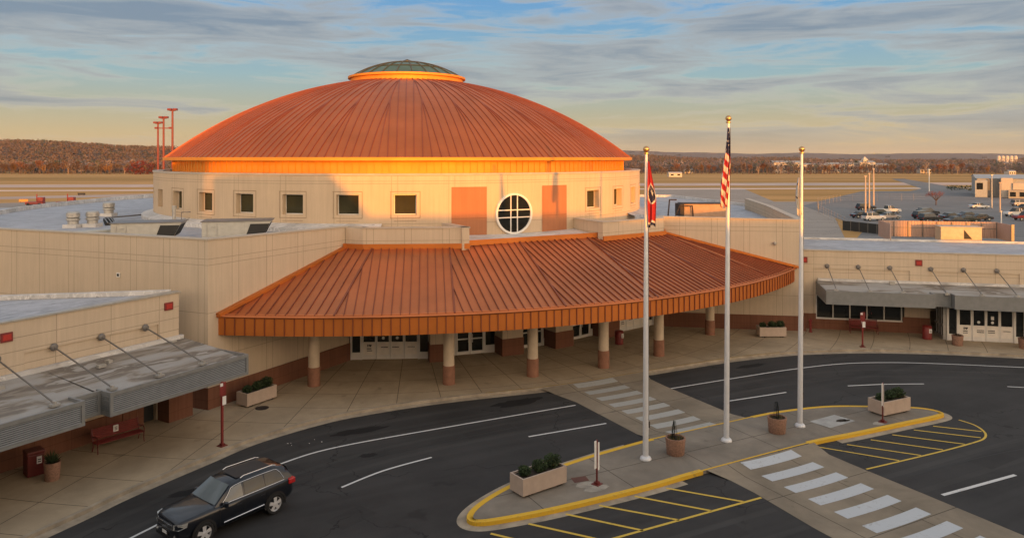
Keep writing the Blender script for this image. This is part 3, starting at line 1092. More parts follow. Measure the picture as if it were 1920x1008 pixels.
# top of the drum wall
for i in range(len(edges) - 1):
    a0, a1 = edges[i], edges[i + 1]
    b.f([pol(a0, RD, 12.05), pol(a1, RD, 12.05), pol(a1, RD - 1.2, 12.05), pol(a0, RD - 1.2, 12.05)], [(0.9, 30)] * 4)
b.build('drum', M['creamdrum'], T)
b = MB()
b.lathe([(RD + 0.03, 12.0), (RD + 0.06, 12.02), (RD + 0.06, 12.13), (RD - 0.7, 12.13), (RD - 0.7, 12.0)], 108, (DC[0], DC[1], 0))
b.build('drum_cap', M['cap'], T)
M['glassreflect'] = glass('amber_reflection_glass', (0.045, 0.042, 0.020), 0.05)  # amber reflection of the surroundings painted into the drum panes
for kk in wins:
    if not (-75 <= kk <= 75):
        continue
    b = MB()
    ri = RD - 0.49
    b.f([pol(kk - hw, ri, 9.35), pol(kk + hw, ri, 9.35), pol(kk + hw, ri, 10.72), pol(kk - hw, ri, 10.72)])
    w = b.build('window', M['glassreflect'], T)
    b = MB()
    fw = math.degrees(0.05 / RD)
    for (a0, a1, z0, z1) in ((kk - hw, kk + hw, 9.35, 9.41), (kk - hw, kk + hw, 10.66, 10.72), (kk - hw, kk - hw + fw, 9.41, 10.66), (kk + hw - fw, kk + hw, 9.41, 10.66)):
        q0, q1 = pol(a0, ri + 0.05, z0), pol(a1, ri + 0.05, z0)
        q2, q3 = pol(a1, ri + 0.05, z1), pol(a0, ri + 0.05, z1)
        b.f([q0, q1, q2, q3])
    b.build('frame', M['alu'], w)
    # raised surround and sill line on the wall face
    b = MB()
    for (s, zz0, zz1, ww) in ((1.62, 9.12, 9.16, 0), (1.62, 10.9, 10.94, 0)):
        hh = math.degrees(s / 2 / RD) * 1.25
        b.f([pol(kk - hh, RD + 0.012, zz0), pol(kk + hh, RD + 0.012, zz0), pol(kk + hh, RD + 0.012, zz1), pol(kk - hh, RD + 0.012, zz1)])
    for s in (-1, 1):
        e0 = kk + s * math.degrees(0.98 / RD)
        b.f([pol(e0, RD + 0.012, 9.16), pol(e0 + 0.09, RD + 0.012, 9.16), pol(e0 + 0.09, RD + 0.012, 10.9), pol(e0, RD + 0.012, 10.9)])
    hh = math.degrees(1.5 / 2 / RD)
    b.f([pol(kk - hh, RD + 0.012, 8.93), pol(kk + hh, RD + 0.012, 8.93), pol(kk + hh, RD + 0.012, 8.96), pol(kk - hh, RD + 0.012, 8.96)])
    b.build('surround', M['groove'] if 'groove' in M else M.setdefault('groove', plain('panel_reveal', (0.27, 0.19, 0.12), 0.9)), T)
# terracotta panels either side of the round window
for a0, a1 in ((-11.9, -5.4), (6.1, 12.1)):
    b = MB()
    n = 8
    for i in range(n):
        p, q = a0 + (a1 - a0) * i / n, a0 + (a1 - a0) * (i + 1) / n
        u0, u1 = radians(p) * RD, radians(q) * RD
        b.f([pol(p, RD + 0.03, 7.4), pol(q, RD + 0.03, 7.4), pol(q, RD + 0.03, 11.2), pol(p, RD + 0.03, 11.2)], [(u0, 7.4), (u1, 7.4), (u1, 11.2), (u0, 11.2)])
    b.build('terracotta_panel', M['brick'], T)
# round window
cw = Vector(pol(-0.1, RD + 0.07, 9.28))
b = MB()
R3 = Matrix.Rotation(radians(-0.1), 4, 'Z')
b.f([cw + Vector((1.32 * cos(k * pi / 24), 0, 1.32 * sin(k * pi / 24))) for k in range(48)])
rw = b.build('round_window', M['glass'], T)
b = MB()
for k in range(48):
    a0, a1 = k * pi / 24, (k + 1) * pi / 24
    for r0, r1, y0, y1 in ((1.30, 1.44, -0.10, -0.10), (1.44, 1.44, -0.10, 0.10), (1.30, 1.30, -0.10, 0.0)):
        b.f([cw + Vector((r0 * cos(a0), y0, r0 * sin(a0))), cw + Vector((r0 * cos(a1), y0, r0 * sin(a1))), cw + Vector((r1 * cos(a1), y1, r1 * sin(a1))), cw + Vector((r1 * cos(a0), y1, r1 * sin(a0)))])
b.build('frame', M['alu'], rw)
b = MB()
for s in (-0.26, 0.26):
    L_ = sqrt(1.31 ** 2 - s * s)
    b.box(cw.x + s - 0.035, cw.x + s + 0.035, cw.y - 0.05, cw.y - 0.004, cw.z - L_, cw.z + L_)
    b.box(cw.x - L_, cw.x + L_, cw.y - 0.046, cw.y - 0.008, cw.z + s - 0.035, cw.z + s + 0.035)
b.build('glazing_bars', M['alu'], rw)

# copper band under the dome
b = MB()
RB = 20.6
b.lathe([(RB, 12.0), (RB, 12.98)], 144, (DC[0], DC[1], 0))
for k in range(250):
    p = k * 360 / 250
    if abs((p + 180) % 360 - 180) > 110:
        continue
    a0, a1 = p - 0.07, p + 0.07
    b.f([pol(a0, RB + 0.05, 12.0), pol(a1, RB + 0.05, 12.0), pol(a1, RB + 0.05, 12.98), pol(a0, RB + 0.05, 12.98)])
    for aa in (a0, a1):
        b.f([pol(aa, RB, 12.0), pol(aa, RB + 0.05, 12.0), pol(aa, RB + 0.05, 12.98), pol(aa, RB, 12.98)])
b.build('copper_band', M['copperbandglow'], T, normals=False)

# dome: 36 gores, each with parallel standing seams
RE, RT = 21.3, 5.45
RS = 34.0
ZE = 13.2
zc = ZE - sqrt(RS ** 2 - RE ** 2)


def dz(r):
    return zc + sqrt(RS ** 2 - r * r)


NG = 36
hg = radians(5.0)
b = MB()
bs = b
NR = 16
for g in range(NG):
    th = g * 10.0
    ca, sa = cos(radians(th)), sin(radians(th))

    def gp(s, r, z):
        # r along the gore's middle line, s across it
        return (DC[0] + r * sa + s * ca, DC[1] - r * ca + s * sa, z)
    rr = [RE + (RT - 0.4 - RE) * i / NR for i in range(NR + 1)]
    for i in range(NR):
        r0, r1 = rr[i] * cos(hg), rr[i + 1] * cos(hg)
        w0, w1 = r0 * tan(hg), r1 * tan(hg)
        b.f([gp(-w0, r0, dz(rr[i])), gp(w0, r0, dz(rr[i])), gp(w1, r1, dz(rr[i + 1])), gp(-w1, r1, dz(rr[i + 1]))])
    if 100 < (th % 360) < 260:
        continue
    for j in (-4, -2, -1, 0, 1, 2):
        s = j * 0.60 if j != -4 else -RE * sin(hg)
        rend = max(RT - 0.3, abs(s) / tan(hg) / cos(hg)) if j != -4 else RT - 0.3
        n = 14
        prev = None
        for i in range(n + 1):
            r = RE + (rend - RE) * i / n
            ss = s if j != -4 else -r * sin(hg)
            rl_ = r * cos(hg)
            z = dz(r)
            hwid, hh = (0.030, 0.06) if j != -4 else (0.032, 0.06)
            cur = (gp(ss - hwid, rl_, z), gp(ss - hwid, rl_, z + hh), gp(ss + hwid, rl_, z + hh), gp(ss + hwid, rl_, z))
            if prev:
                for e in range(3):
                    bs.f([prev[e], prev[e + 1], cur[e + 1], cur[e]], mi=1)
            prev = cur
b.build('dome_roof', [M['copperdome'], M['copperseamshade']], T, normals=False)
b = MB()
b.lathe([(RB - 0.05, 12.96), (RE + 0.03, 12.96), (RE + 0.1, 13.0), (RE + 0.1, 13.22), (RE - 0.05, 13.24)], 144, (DC[0], DC[1], 0))
b.build('eave', M['copperbandglow'], T)

# lantern: copper ring and ribbed glass cap
b = MB()
b.lathe([(5.75, 19.65), (5.75, 19.98), (5.5, 20.05), (5.35, 20.05), (5.35, 20.62), (5.6, 20.68), (5.6, 20.86), (5.2, 20.92)], 64, (DC[0], DC[1], 0))
lan = b.build('lantern_ring', M['copperbandglow'], T)
b = MB()
prof = []
RG = 9.9
zg = 20.85 - sqrt(RG ** 2 - 5.3 ** 2)
for i in range(11):
    r = 5.3 * (1 - i / 10) + 0.001
    prof.append((r, zg + sqrt(RG ** 2 - r * r)))
b.lathe(prof, 48, (DC[0], DC[1], 0))
sk = b.build('skylight', M['glassdome'], T)
b = MB()
for k in range(24):
    a = k * 2 * pi / 24
    b.tube([(DC[0] + r * cos(a), DC[1] + r * sin(a), z + 0.03) for r, z in prof[:-1]], 0.055, 4)
for i in (3, 6):
    r, z = prof[i]
    b.tube([(DC[0] + r * cos(k * 2 * pi / 48), DC[1] + r * sin(k * 2 * pi / 48), z + 0.03) for k in range(49)], 0.045, 4)
b.lathe([(0.5, 22.35), (0.5, 22.5), (0.2, 22.62), (0.001, 22.7)], 12, (DC[0], DC[1], 0))
b.build('ribs', plain('green_bronze', (0.075, 0.07, 0.048), 0.55, 0.3), sk)

# ------------------------------------------------------------------ entrance canopy
def circ3(a, b_, c):
    ax, ay = a
    bx, by = b_
    cx, cy = c
    d = 2 * (ax * (by - cy) + bx * (cy - ay) + cx * (ay - by))
    ux = ((ax * ax + ay * ay) * (by - cy) + (bx * bx + by * by) * (cy - ay) + (cx * cx + cy * cy) * (ay - by)) / d
    uy = ((ax * ax + ay * ay) * (cx - bx) + (bx * bx + by * by) * (ax - cx) + (cx * cx + cy * cy) * (bx - ax)) / d
    return ux, uy, hypot(ax - ux, ay - uy)


EX, EQ, ER = circ3((-20.55, 26.35), (-0.6, 33.3), (20.3, 28.2))
ZB, ZE2, ZR = 3.86, 4.88, 7.42


def eav(x, dr=0.0):
    return (x if dr == 0 else EX + (x - EX) * (ER + dr) / ER, EQ + sqrt(ER ** 2 - (x - EX) ** 2) if dr == 0 else EQ + sqrt(ER ** 2 - (x - EX) ** 2) * (ER + dr) / ER)


XB = [-20.55, -15.1, -9.2, -3.0, 3.3, 9.6, 15.4, 20.3]
TP = [(-12.35, 21.35, 7.42), (-10.9, 22.55, 7.42), (-6.4, 24.5, 7.42), (-1.3, 24.3, 7.62), (4.0, 24.5, 7.62), (8.7, 24.75, 7.42), (11.1, 24.2, 7.42), (12.0, 22.6, 7.42)]
canopy_faces = MB()
canopy_seams = canopy_faces
for k in range(len(XB) - 1):
    Apt, Bpt = Vector(eav(XB[k])), Vector(eav(XB[k + 1]))
    C, D = Vector(TP[k][:2]), Vector(TP[k + 1][:2])
    ch = (Bpt - Apt).normalized()
    inn = Vector((ch.y, -ch.x))
    if inn.dot((C + D) / 2 - Apt) < 0:
        inn = -inn

    def hit(p):
        """where a seam that starts at eave point p meets the facet's other sides"""
        best = None
        for (P0, P1, z0, z1) in ((Apt, C, ZE2, TP[k][2]), (C, D, TP[k][2], TP[k + 1][2]), (D, Bpt, TP[k + 1][2], ZE2)):
            e = P1 - P0
            den = inn.x * e.y - inn.y * e.x
            if abs(den) < 1e-9:
                continue
            w = P0 - p
            t_ = (w.x * e.y - w.y * e.x) / den
            s_ = (w.x * inn.y - w.y * inn.x) / den
            if t_ > 0.02 and -1e-6 <= s_ <= 1 + 1e-6:
                if best is None or t_ < best[0]:
                    best = (t_, P0 + e * s_, z0 + (z1 - z0) * s_)
        return best
    # ruled facet between the eave arc and the straight top edge
    NU, NV = 14, 6

    def surf(t_, w):
        e = Vector(eav(XB[k] + (XB[k + 1] - XB[k]) * t_))
        tp = C.lerp(D, t_)
        p = e.lerp(tp, w)
        return Vector((p.x, p.y, ZE2 + (TP[k][2] + (TP[k + 1][2] - TP[k][2]) * t_ - ZE2) * w))

    def zon(p):
        """height of the facet under plan point p"""
        t_, w = 0.5, 0.5
        for _ in range(12):
            q = surf(t_, w)
            dx, dy = p.x - q.x, p.y - q.y
            qa, qb = surf(t_ + 1e-3, w), surf(t_, w + 1e-3)
            a11, a21 = (qa.x - q.x) * 1e3, (qa.y - q.y) * 1e3
            a12, a22 = (qb.x - q.x) * 1e3, (qb.y - q.y) * 1e3
            det = a11 * a22 - a12 * a21
            if abs(det) < 1e-9:
                break
            t_ = max(-0.02, min(1.02, t_ + (dx * a22 - dy * a12) / det))
            w = max(-0.02, min(1.02, w + (a11 * dy - a21 * dx) / det))
        return surf(t_, w).z
    for i in range(NU):
        for j in range(NV):
            q = [surf(i / NU, j / NV), surf((i + 1) / NU, j / NV), surf((i + 1) / NU, (j + 1) / NV), surf(i / NU, (j + 1) / NV)]
            canopy_faces.f([(v.x, -v.y, v.z) for v in q])
    n = max(6, int(round((XB[k + 1] - XB[k]) / 0.46)))
    for i in range(1, n):
        p = Vector(eav(XB[k] + (XB[k + 1] - XB[k]) * i / n))
        h = hit(p)
        if not h:
            continue
        q = h[1]
        prev = None
        for j in range(7):
            r = p.lerp(q, j / 6)
            cur = Vector((r.x, -r.y, zon(r) + 0.03))
            if prev is not None:
                canopy_seams.bar(prev, cur, 0.04, 0.085, mi=1)
            prev = cur
    if k > 0:
        canopy_seams.bar((Apt.x, -Apt.y, ZE2 + 0.03), (C.x, -C.y, TP[k][2] + 0.03), 0.10, 0.10, mi=1)
can = canopy_faces.build('canopy_roof', [M['copper'], M['copperseamshade']], T, normals=False)
# fascia
EA = [eav(-20.55 + 40.85 * i / 90) for i in range(91)]
b = MB()
P2 = yq(EA)
b.curtain(P2, ZB, ZE2 - 0.05, -0.10)
b.ribbon(P2, -0.10, 0.25, ZB)
for q in (P2[0], P2[-1]):
    b.box(q[0] - 0.08, q[0] + 0.08, q[1] - 0.08, q[1] + 0.4, ZB + 0.004, ZE2 - 0.05)
cum = 0
for i in range(len(P2) - 1):
    a, c = Vector(P2[i]), Vector(P2[i + 1])
    d = (c - a).normalized()
    nn = Vector((-d.y, d.x))
    p = a - nn * 0.125
    b.bar((p.x, p.y, ZB), (p.x, p.y, ZE2 - 0.05), 0.05, 0.05, (d.x, d.y, 0), mi=1)
b.build('fascia', [M['copperbright'], M['copperseamshade']], T, normals=False)
b = MB()
for off, z, r in ((-0.16, ZE2 - 0.02, 0.075), (0.05, ZE2 + 0.04, 0.045)):
    pts = []
    for i, p in enumerate(P2):
        d = (Vector(P2[min(i + 1, 90)]) - Vector(P2[max(i - 1, 0)])).normalized()
        pts.append((p[0] - d.y * off, p[1] + d.x * off, z))
    b.tube(pts, r, 6)
b.build('gutter_edge', M['copper'], T, smooth=True)
# soffit
b = MB()
b.f([(p[0], -p[1], ZB + 0.03) for p in EA] + [(x, -q, ZB + 0.03) for x, q in ((13.5, 23.4), (8, 21), (-8, 21), (-12.5, 21.5))])
b.build('soffit', plain('soffit_board', (0.50, 0.42, 0.31), 0.8), T)
# flashing where the copper meets the parapet
b = MB()
for pl in ([(-12.4, 21.3, 7.42), (-11.4, 22.3, 7.42), (-5.2, 25.0, 7.42)], [(-5.2, 24.45, 7.55), (4.9, 24.6, 7.62)], [(4.85, 25.35, 7.42), (11.25, 24.25, 7.42), (12.35, 22.65, 7.42)]):
    for i in range(len(pl) - 1):
        a, c = pl[i], pl[i + 1]
        b.bar((a[0], -a[1], a[2] + 0.13), (c[0], -c[1], c[2] + 0.13), 0.10, 0.34)
a, c = (-20.5, 26.72, ZE2 + 0.06), (-12.15, 21.2, 7.5)
b.bar((a[0], -a[1], a[2]), (c[0], -c[1], c[2]), 0.34, 0.2)
a, c = (20.45, 28.6, ZE2 + 0.06), (12.1, 22.55, 7.5)
b.bar((a[0], -a[1], a[2]), (c[0], -c[1], c[2]), 0.5, 0.16)
b.build('flashing', M['copperbright'], T)
b = MB()
b.prism(yq([(-5.15, 24.4), (4.85, 24.5), (4.85, 21.3), (-5.15, 21.3)]), 7.3, [7.68, 7.75, 7.95, 7.95])
b.build('ledge', M['membw'], T)

# columns
for (x, q) in ((-15.18, 25.33), (-8.18, 28.61), (-3.13, 29.51), (1.7, 29.94), (6.52, 29.34), (13.66, 26.36)):
    b = MB()
    b.lathe([(0.32, 1.2), (0.315, ZB + 0.03)], 24, (x, -q, 0))
    c = b.build('column', M['creamplain'] if 'creamplain' in M else M.setdefault('creamplain', plain('cream_render', CREAM, 0.85, 0, 0.1, 2.0)), T, smooth=True)
    b = MB()
    b.lathe([(0.36, 0.14), (0.36, 1.2), (0.31, 1.22)], 24, (x, -q, 0))
    b.build('column_base', plain('column_base', (0.27, 0.13, 0.08), 0.85, 0, 0.2, 3) if 'colbase' not in M else M['colbase'], c, smooth=True)

# ------------------------------------------------------------------ entrance front under the canopy
def fr(x, q, ang):
    """matrix for a piece standing at (x, q) turned by ang; its face looks towards -y"""
    return Matrix.Translation((x, -q, 0.14)) @ Matrix.Rotation(radians(ang), 4, 'Z')


ENT = (-0.75, 0.2)
def ring(x, r=24.0):
    """point and turn on the arc of the entrance front"""
    a = math.asin((x - ENT[0]) / r)
    return x, ENT[1] + r * cos(a), math.degrees(a)


for xp in (-6.75, -1.98, 2.1, 6.9):
    x, q, a = ring(xp, 24.6)
    mtx = fr(x, q, a)
    b = MB()
    b.box(-0.75, 0.75, 0.0, 1.6, 1.12, 3.75, mtx)
    p = b.build('pier', M['cream'], T)
    b = MB()
    b.box(-0.79, 0.79, -0.04, 1.6, 0, 1.12, mtx)
    b.build('pier_base', M['brown'], p)


def door_pair(x, q, a, side=True):
    mtx = fr(x, q, a)
    b = MB()
    w = 1.95 if side else 1.0
    b.box(-w, w, 0.10, 0.14, 0.02, 3.7, mtx)
    g = b.build('door_front', M['glass'], T)
    b = MB()
    for xx in ([-w, -1.02, 1.02, w]):
        b.box(xx - 0.05, xx + 0.05, 0.02, 0.1, 0, 3.7, mtx)
    b.box(-w, w, 0.024, 0.096, 2.28, 2.42, mtx)
    for s0, s1 in ((-w + 0.05, -1.07), (1.07, w - 0.05)):
        b.box(s0, s1, 0.03, 0.096, 0.0, 0.5, mtx)
    b.build('frame', M['alu'], g)
    for s in (-1, 1):
        b = MB()
        x0, x1 = (0.015, 0.95)
        for (u0, u1, z0, z1) in ((x0, x0 + 0.09, 0.02, 2.26), (x1 - 0.09, x1, 0.02, 2.26), (x0 + 0.09, x1 - 0.09, 0.02, 0.22), (x0 + 0.09, x1 - 0.09, 2.14, 2.26), (x0 + 0.09, x1 - 0.09, 1.0, 1.07)):
            b.box(min(s * u0, s * u1), max(s * u0, s * u1), -0.01 if z1 < 2.27 else 0.0, 0.05, z0, z1, mtx)
        b.tube([mtx @ Vector((s * 0.14, -0.07, 0.8)), mtx @ Vector((s * 0.14, -0.07, 1.35))], 0.018, 6)
        b.build('door', M['alu'], g)


for xp, sd_ in ((-4.4, True), (0.05, True), (4.5, True)):
    x, q, a = ring(xp, 23.35)
    door_pair(x, q, a, sd_)
# wall behind, above the doors
b = MB()
b.wall([(p[0], -p[1]) for p in [(-11.9, 20.9), (-7.3, 22.6)] + [ring(x, 23.0)[:2] for x in (-6, -3, 0, 3, 6)] + [(8.2, 22.2), (12.1, 22.2)]], 3.0, 4.2, 0.3)
b.build('wall', M['creamplain'], T)
b = MB()
b.wall([(p[0], -p[1]) for p in [(-11.9, 20.0), (-7.3, 22.2)] + [ring(x, 22.4)[:2] for x in (-6, -3, 0, 3, 6)] + [(8.2, 21.6), (12.1, 21.6)]], 0.0, 4.2, 0.1)
b.build('inner_wall', M['dark'], T)


def heart(b, c, s, mtx):
    pts = []
    for k in range(20):
        t_ = k * 2 * pi / 20
        pts.append(mtx @ Vector((c[0] + s * 16 * sin(t_) ** 3 / 16, c[1], c[2] + s * (13 * cos(t_) - 5 * cos(2 * t_) - 2 * cos(3 * t_) - cos(4 * t_)) / 16)))
    b.f(pts)


def word(b, x, z, wd, h, mtx, y=-0.052, rnd=random.Random(3)):
    """a line of small lettering, too fine to read"""
    u = x
    while u < x + wd - 0.02:
        lw = rnd.uniform(0.035, 0.06)
        b.f([mtx @ Vector((u, y, z)), mtx @ Vector((u + lw, y, z)), mtx @ Vector((u + lw, y, z + h * rnd.uniform(0.75, 1))), mtx @ Vector((u, y, z + h))])
        u += lw + 0.015


def sliding_front(parent, x, q, a, width, hi, kind):
    """six-bay automatic door front: side lights, four sliding leaves with white lower panels, header"""
    mtx = fr(x, q, a)
    w = width / 2
    sl = width * 0.135
    b = MB()
    b.box(-w, w, 0.06, 0.10, 0.02, hi, mtx)
    g = b.build('sliding_door_front', M['glass'], parent)
    b = MB()
    for xx in (-w + 0.04, -w + sl, w - sl, w - 0.04):
        b.box(xx - 0.06, xx + 0.06, -0.08, 0.06, 0, hi, mtx)
    b.box(-w, w, -0.06, 0.056, 2.3, 2.52, mtx)
    b.box(-w, w, -0.06, 0.056, hi - 0.08, hi, mtx)
    for s0, s1 in ((-w + 0.1, -w + sl - 0.06), (w - sl + 0.06, w - 0.1)):
        b.box(s0, s1, -0.03, 0.055, 0.0, 0.45, mtx)
    for xx in (-0.9, 0.9, 0):
        b.box(xx - 0.03, xx + 0.03, -0.03, 0.055, 2.52, hi - 0.08, mtx)
    b.build('frame', M['alu'], g)
    lw = (width - 2 * sl - 0.12) / 4
    for k in range(4):
        x0 = -w + sl + 0.06 + k * lw
        yy = 0.0 if k in (1, 2) else 0.02
        b = MB()
        for (u0, u1, z0, z1) in ((x0 + 0.01, x0 + 0.08, 0.02, 2.28), (x0 + lw - 0.08, x0 + lw - 0.01, 0.02, 2.28), (x0 + 0.08, x0 + lw - 0.08, 2.2, 2.28), (x0 + 0.08, x0 + lw - 0.08, 0.02, 0.30)):
            b.box(u0, u1, yy - 0.04, 0.055, z0, z1, mtx)
        d = b.build('door', M['alu'], g)
        b = MB()
        b.box(x0 + 0.08, x0 + lw - 0.08, yy - 0.03, 0.05, 0.30, 1.12, mtx)
        b.build('lower_panel', M['doorwhite'], d)
        b = MB()
        cx = x0 + lw / 2
        if k == 0:
            heart(b, (cx + 0.07, -0.034, 0.90), 0.095, mtx)
            for (u0, u1, z0, z1) in ((cx - 0.11, cx - 0.05, 0.82, 0.98), ):
                b.f([mtx @ Vector((u0, -0.034, z0)), mtx @ Vector((u1, -0.034, z0)), mtx @ Vector((u1, -0.034, z1)), mtx @ Vector((u0, -0.034, z1))])
            word(b, cx - 0.14, 0.66, 0.3, 0.08, mtx, -0.034)
            word(b, cx - 0.14, 0.54, 0.3, 0.06, mtx, -0.034)
        else:
            n = 2 if kind == 'two' and k < 3 else 1
            sh = {1: 0.08, 2: -0.1, 3: 0.0}[k]
            for r in range(n):
                word(b, cx - 0.22 + sh, 0.76 - 0.13 * r, 0.44, 0.07, mtx, -0.054)
        b.build('lettering', M['ink'] if k < 3 else M['ink2'] if 'ink2' in M else M.setdefault('ink2', plain('faded_lettering', (0.3, 0.29, 0.27), 0.8)), d, normals=False)
        if k in (1, 2):
            b = MB()
            b.f([mtx @ Vector((cx + 0.1 * cos(j * pi / 6), 0.045 - 0.0, 1.36 + 0.1 * sin(j * pi / 6))) for j in range(12)])
            if k == 2:
                b.box(cx - 0.1, cx + 0.1, 0.045, 0.049, 1.55, 1.8, mtx)
            b.build('sticker', M['paper'], g)
    return g


# side vestibules at both ends of the entrance front
sliding_front(T, -9.5, 21.95, -24.5, 5.1, 3.6, 'one')
sliding_front(T, 9.65, 22.35, 12.0, 4.7, 3.6, 'one')


# ------------------------------------------------------------------ the two low wings
def awning(parent, segs, zb, zt, zw, slats=True):
    """flat canopy hung from rods; segs = (a0, a1, depth)"""
    a_lo, a_hi = min(s[0] for s in segs), max(s[1] for s in segs)
    b = MB()
    for a0, a1, d in segs:
        b.f([(a0, -d + 0.1, zt - 0.16), (a1, -d + 0.1, zt - 0.16), (a1, 0.0, zw), (a0, 0.0, zw)])
        b.f([(a0, -d + 0.1, zb + 0.06), (a1, -d + 0.1, zb + 0.06), (a1, 0.0, zb + 0.06), (a0, 0.0, zb + 0.06)])
    aw = b.build('awning', M['awntop'], parent, normals=False)
    for i, (a0, a1, d) in enumerate(segs):
        b = MB()
        fr_ = 0.13
        b.box(a0, a1, -d, -d + 0.1, zt - fr_, zt + 0.02)
        b.box(a0, a1, -d, -d + 0.1, zb, zb + fr_)
        b.box(a0, a0 + fr_, -d, -d + 0.1, zb + fr_, zt - fr_)
        b.box(a1 - fr_, a1, -d, -d + 0.1, zb + fr_, zt - fr_)
        ends = []
        if i == 0 or segs[i - 1][2] < d:
            ends.append(a0)
        if i == len(segs) - 1 or segs[i + 1][2] < d:
            ends.append(a1)
        for e in ends:
            y1 = 0.0 if (e in (a_lo, a_hi)) else -d + 1.0
            x0, x1 = (e, e + 0.1) if e == a0 else (e - 0.1, e)
            b.box(x0, x1, -d + 0.1, y1, zt - fr_, zt + 0.02)
            b.box(x0, x1, -d + 0.1, y1, zb, zb + fr_)
            b.box(x0 + 0.02, x1 - 0.02, -d + 0.1, y1, zb + fr_, zt - fr_)
        p = b.build('louvre_frame' if slats else 'fascia', M['louver'], aw)
        b = MB()
        if not slats:
            b.box(a0 + fr_, a1 - fr_, -d + 0.02, -d + 0.08, zb + fr_, zt - fr_)
            b.build('fascia_panel', M['louver'], p)
            continue
        n = 9
        for k in range(n):
            z = zb + fr_ + (zt - zb - 2 * fr_) * (k + 0.5) / n
            h = (zt - zb - 2 * fr_) / n
            b.f([(a0 + fr_, -d + 0.02, z - h * 0.34), (a1 - fr_, -d + 0.02, z - h * 0.34), (a1 - fr_, -d + 0.05, z + h * 0.16), (a0 + fr_, -d + 0.05, z + h * 0.16)])
            for e in ends:
                y1 = 0.0 if (e in (a_lo, a_hi)) else -d + 1.0
                x = e - 0.006 if e == a0 else e + 0.006
                b.box(min(x, x - 0.01), max(x, x + 0.01), -d + 0.12, y1, z - h * 0.3, z + h * 0.1)
        b.build('louvre_slats', M['louver'], p, normals=False)
        b = MB()
        b.f([(a0 + fr_, -d + 0.085, zb + fr_), (a1 - fr_, -d + 0.085, zb + fr_), (a1 - fr_, -d + 0.085, zt - fr_), (a0 + fr_, -d + 0.085, zt - fr_)])
        b.build('louvre_back', M['louvershade'], p)
    b = MB()
    b.box(a_lo + 0.12, a_hi - 0.05, -0.22, -0.002, zw - 0.02, zw + 0.16)
    b.build('wall_flashing', M['membw'], aw)
    return aw


def stain_top():
    """awning roof: grey sheet with brown ponding stains"""
    t = NT('awning_roof_sheet')
    v = t.coords('Object', (0.30, 0.95, 1))
    a = t.noise(v, 0.95, 5, 0.55, 0.5)
    f = t.noise(v, 5, 5, 0.6)
    c = t.ramp(a, [(0.40, (0.42, 0.42, 0.41)), (0.49, (0.36, 0.35, 0.33)), (0.53, (0.26, 0.22, 0.17)), (0.56, (0.12, 0.09, 0.062)), (0.61, (0.085, 0.063, 0.043)), (0.622, (0.34, 0.32, 0.28)), (0.66, (0.44, 0.43, 0.42))])
    c = t.mix(t.math('MULTIPLY', f, 0.25), t.mix(0.3, c, (0.30, 0.29, 0.27, 1)), (0.16, 0.14, 0.115, 1))
    t.set(Base_Color=c)
    t.val(t.b.inputs['Roughness'], t.math('SUBTRACT', 0.95, t.math('MULTIPLY', a, 0.5)))
    return t.m


M['awntop'] = stain_top()


def rod(aw, a, z, d, zt):
    b = MB()
    b.lathe([(0.001, 0.0), (0.12, 0.0), (0.17, 0.05), (0.17, 0.10), (0.12, 0.16), (0.001, 0.17)], 14)
    for v in b.bm.verts:
        v.co = Vector((a + v.co.x, -0.03 - v.co.z, z + v.co.y))
    p = b.build('anchor', M['steel'], aw, smooth=True)
    b = MB()
    b.tube([(a, -0.12, z), (a, -d, zt)], 0.035, 6)
    b.build('tie_rod', M['steel'], p)
    b = MB()
    b.box(a - 0.16, a + 0.16, -d - 0.13, -d + 0.13, zt - 0.10, zt + 0.0)
    b.box(a - 0.04, a + 0.04, -d - 0.08, -d + 0.08, zt, zt + 0.09)
    b.build('rod_foot', M['galv'], p)


def wing_walls(t, x0, x1, depth, zt, gaps, back=None):
    """front wall with openings below the awning; gaps = (a0, a1, z0, z1)"""
    b = MB()
    xs = sorted({x0, x1, *[g[0] for g in gaps], *[g[1] for g in gaps]})
    for i in range(len(xs) - 1):
        m_ = (xs[i] + xs[i + 1]) / 2
        gs = [g for g in gaps if g[0] < m_ < g[1]]
        if not gs:
            b.box(xs[i], xs[i + 1], 0.05, 0.35, 0.1, zt, skip='')
        else:
            g = gs[0]
            if g[2] > 0.2:
                b.box(xs[i], xs[i + 1], 0.05, 0.35, 0.1, g[2])
            b.box(xs[i], xs[i + 1], 0.05, 0.35, g[3], zt)
    return b


# left wing --------------------------------------------------------------
WL = thing('terminal_wing', 'low cream terminal wing on the left under a stained louvred awning', 'building', site(-22.27, 26.78), ROTZ + radians(32.5))
ZL = 6.32
b = wing_walls(WL, -30, -0.2, 9, ZL, [(-15.4, -9.6, 0.1, 3.0), (-2.1, -1.35, 0.1, 2.4)])
b.build('wall', M['creamwing'], WL)
b = MB()
for a0, a1 in ((-1.3, -0.15), (-9.0, -7.6), (-17, -15.6)):
    b.box(a0, a1, -0.03, 0.05, 1.25, ZL)
b.box(-30, -0.15, -0.024, 0.047, 4.9, ZL)
b.build('pilaster', M['creamwing'], WL)
b = MB()
b.box(-9.5, -2.15, -0.05, 0.05, 0.13, 1.15)
b.box(-30, -15.5, -0.05, 0.05, 0.13, 1.15)
b.box(-1.3, 0.05, -0.85, 0.045, 0.13, 1.45)
b.build('base_course', M['brown'], WL)
b = MB()
b.box(-1.25, 0.0, -0.80, -0.03, 1.45, 3.6)
b.build('corner_pier', M['cream'], WL)
b = MB()
b.box(-30.1, -0.1, -0.1, 0.35, ZL, ZL + 0.07)
b.build('parapet_cap', M['galv'], WL)
b = MB()
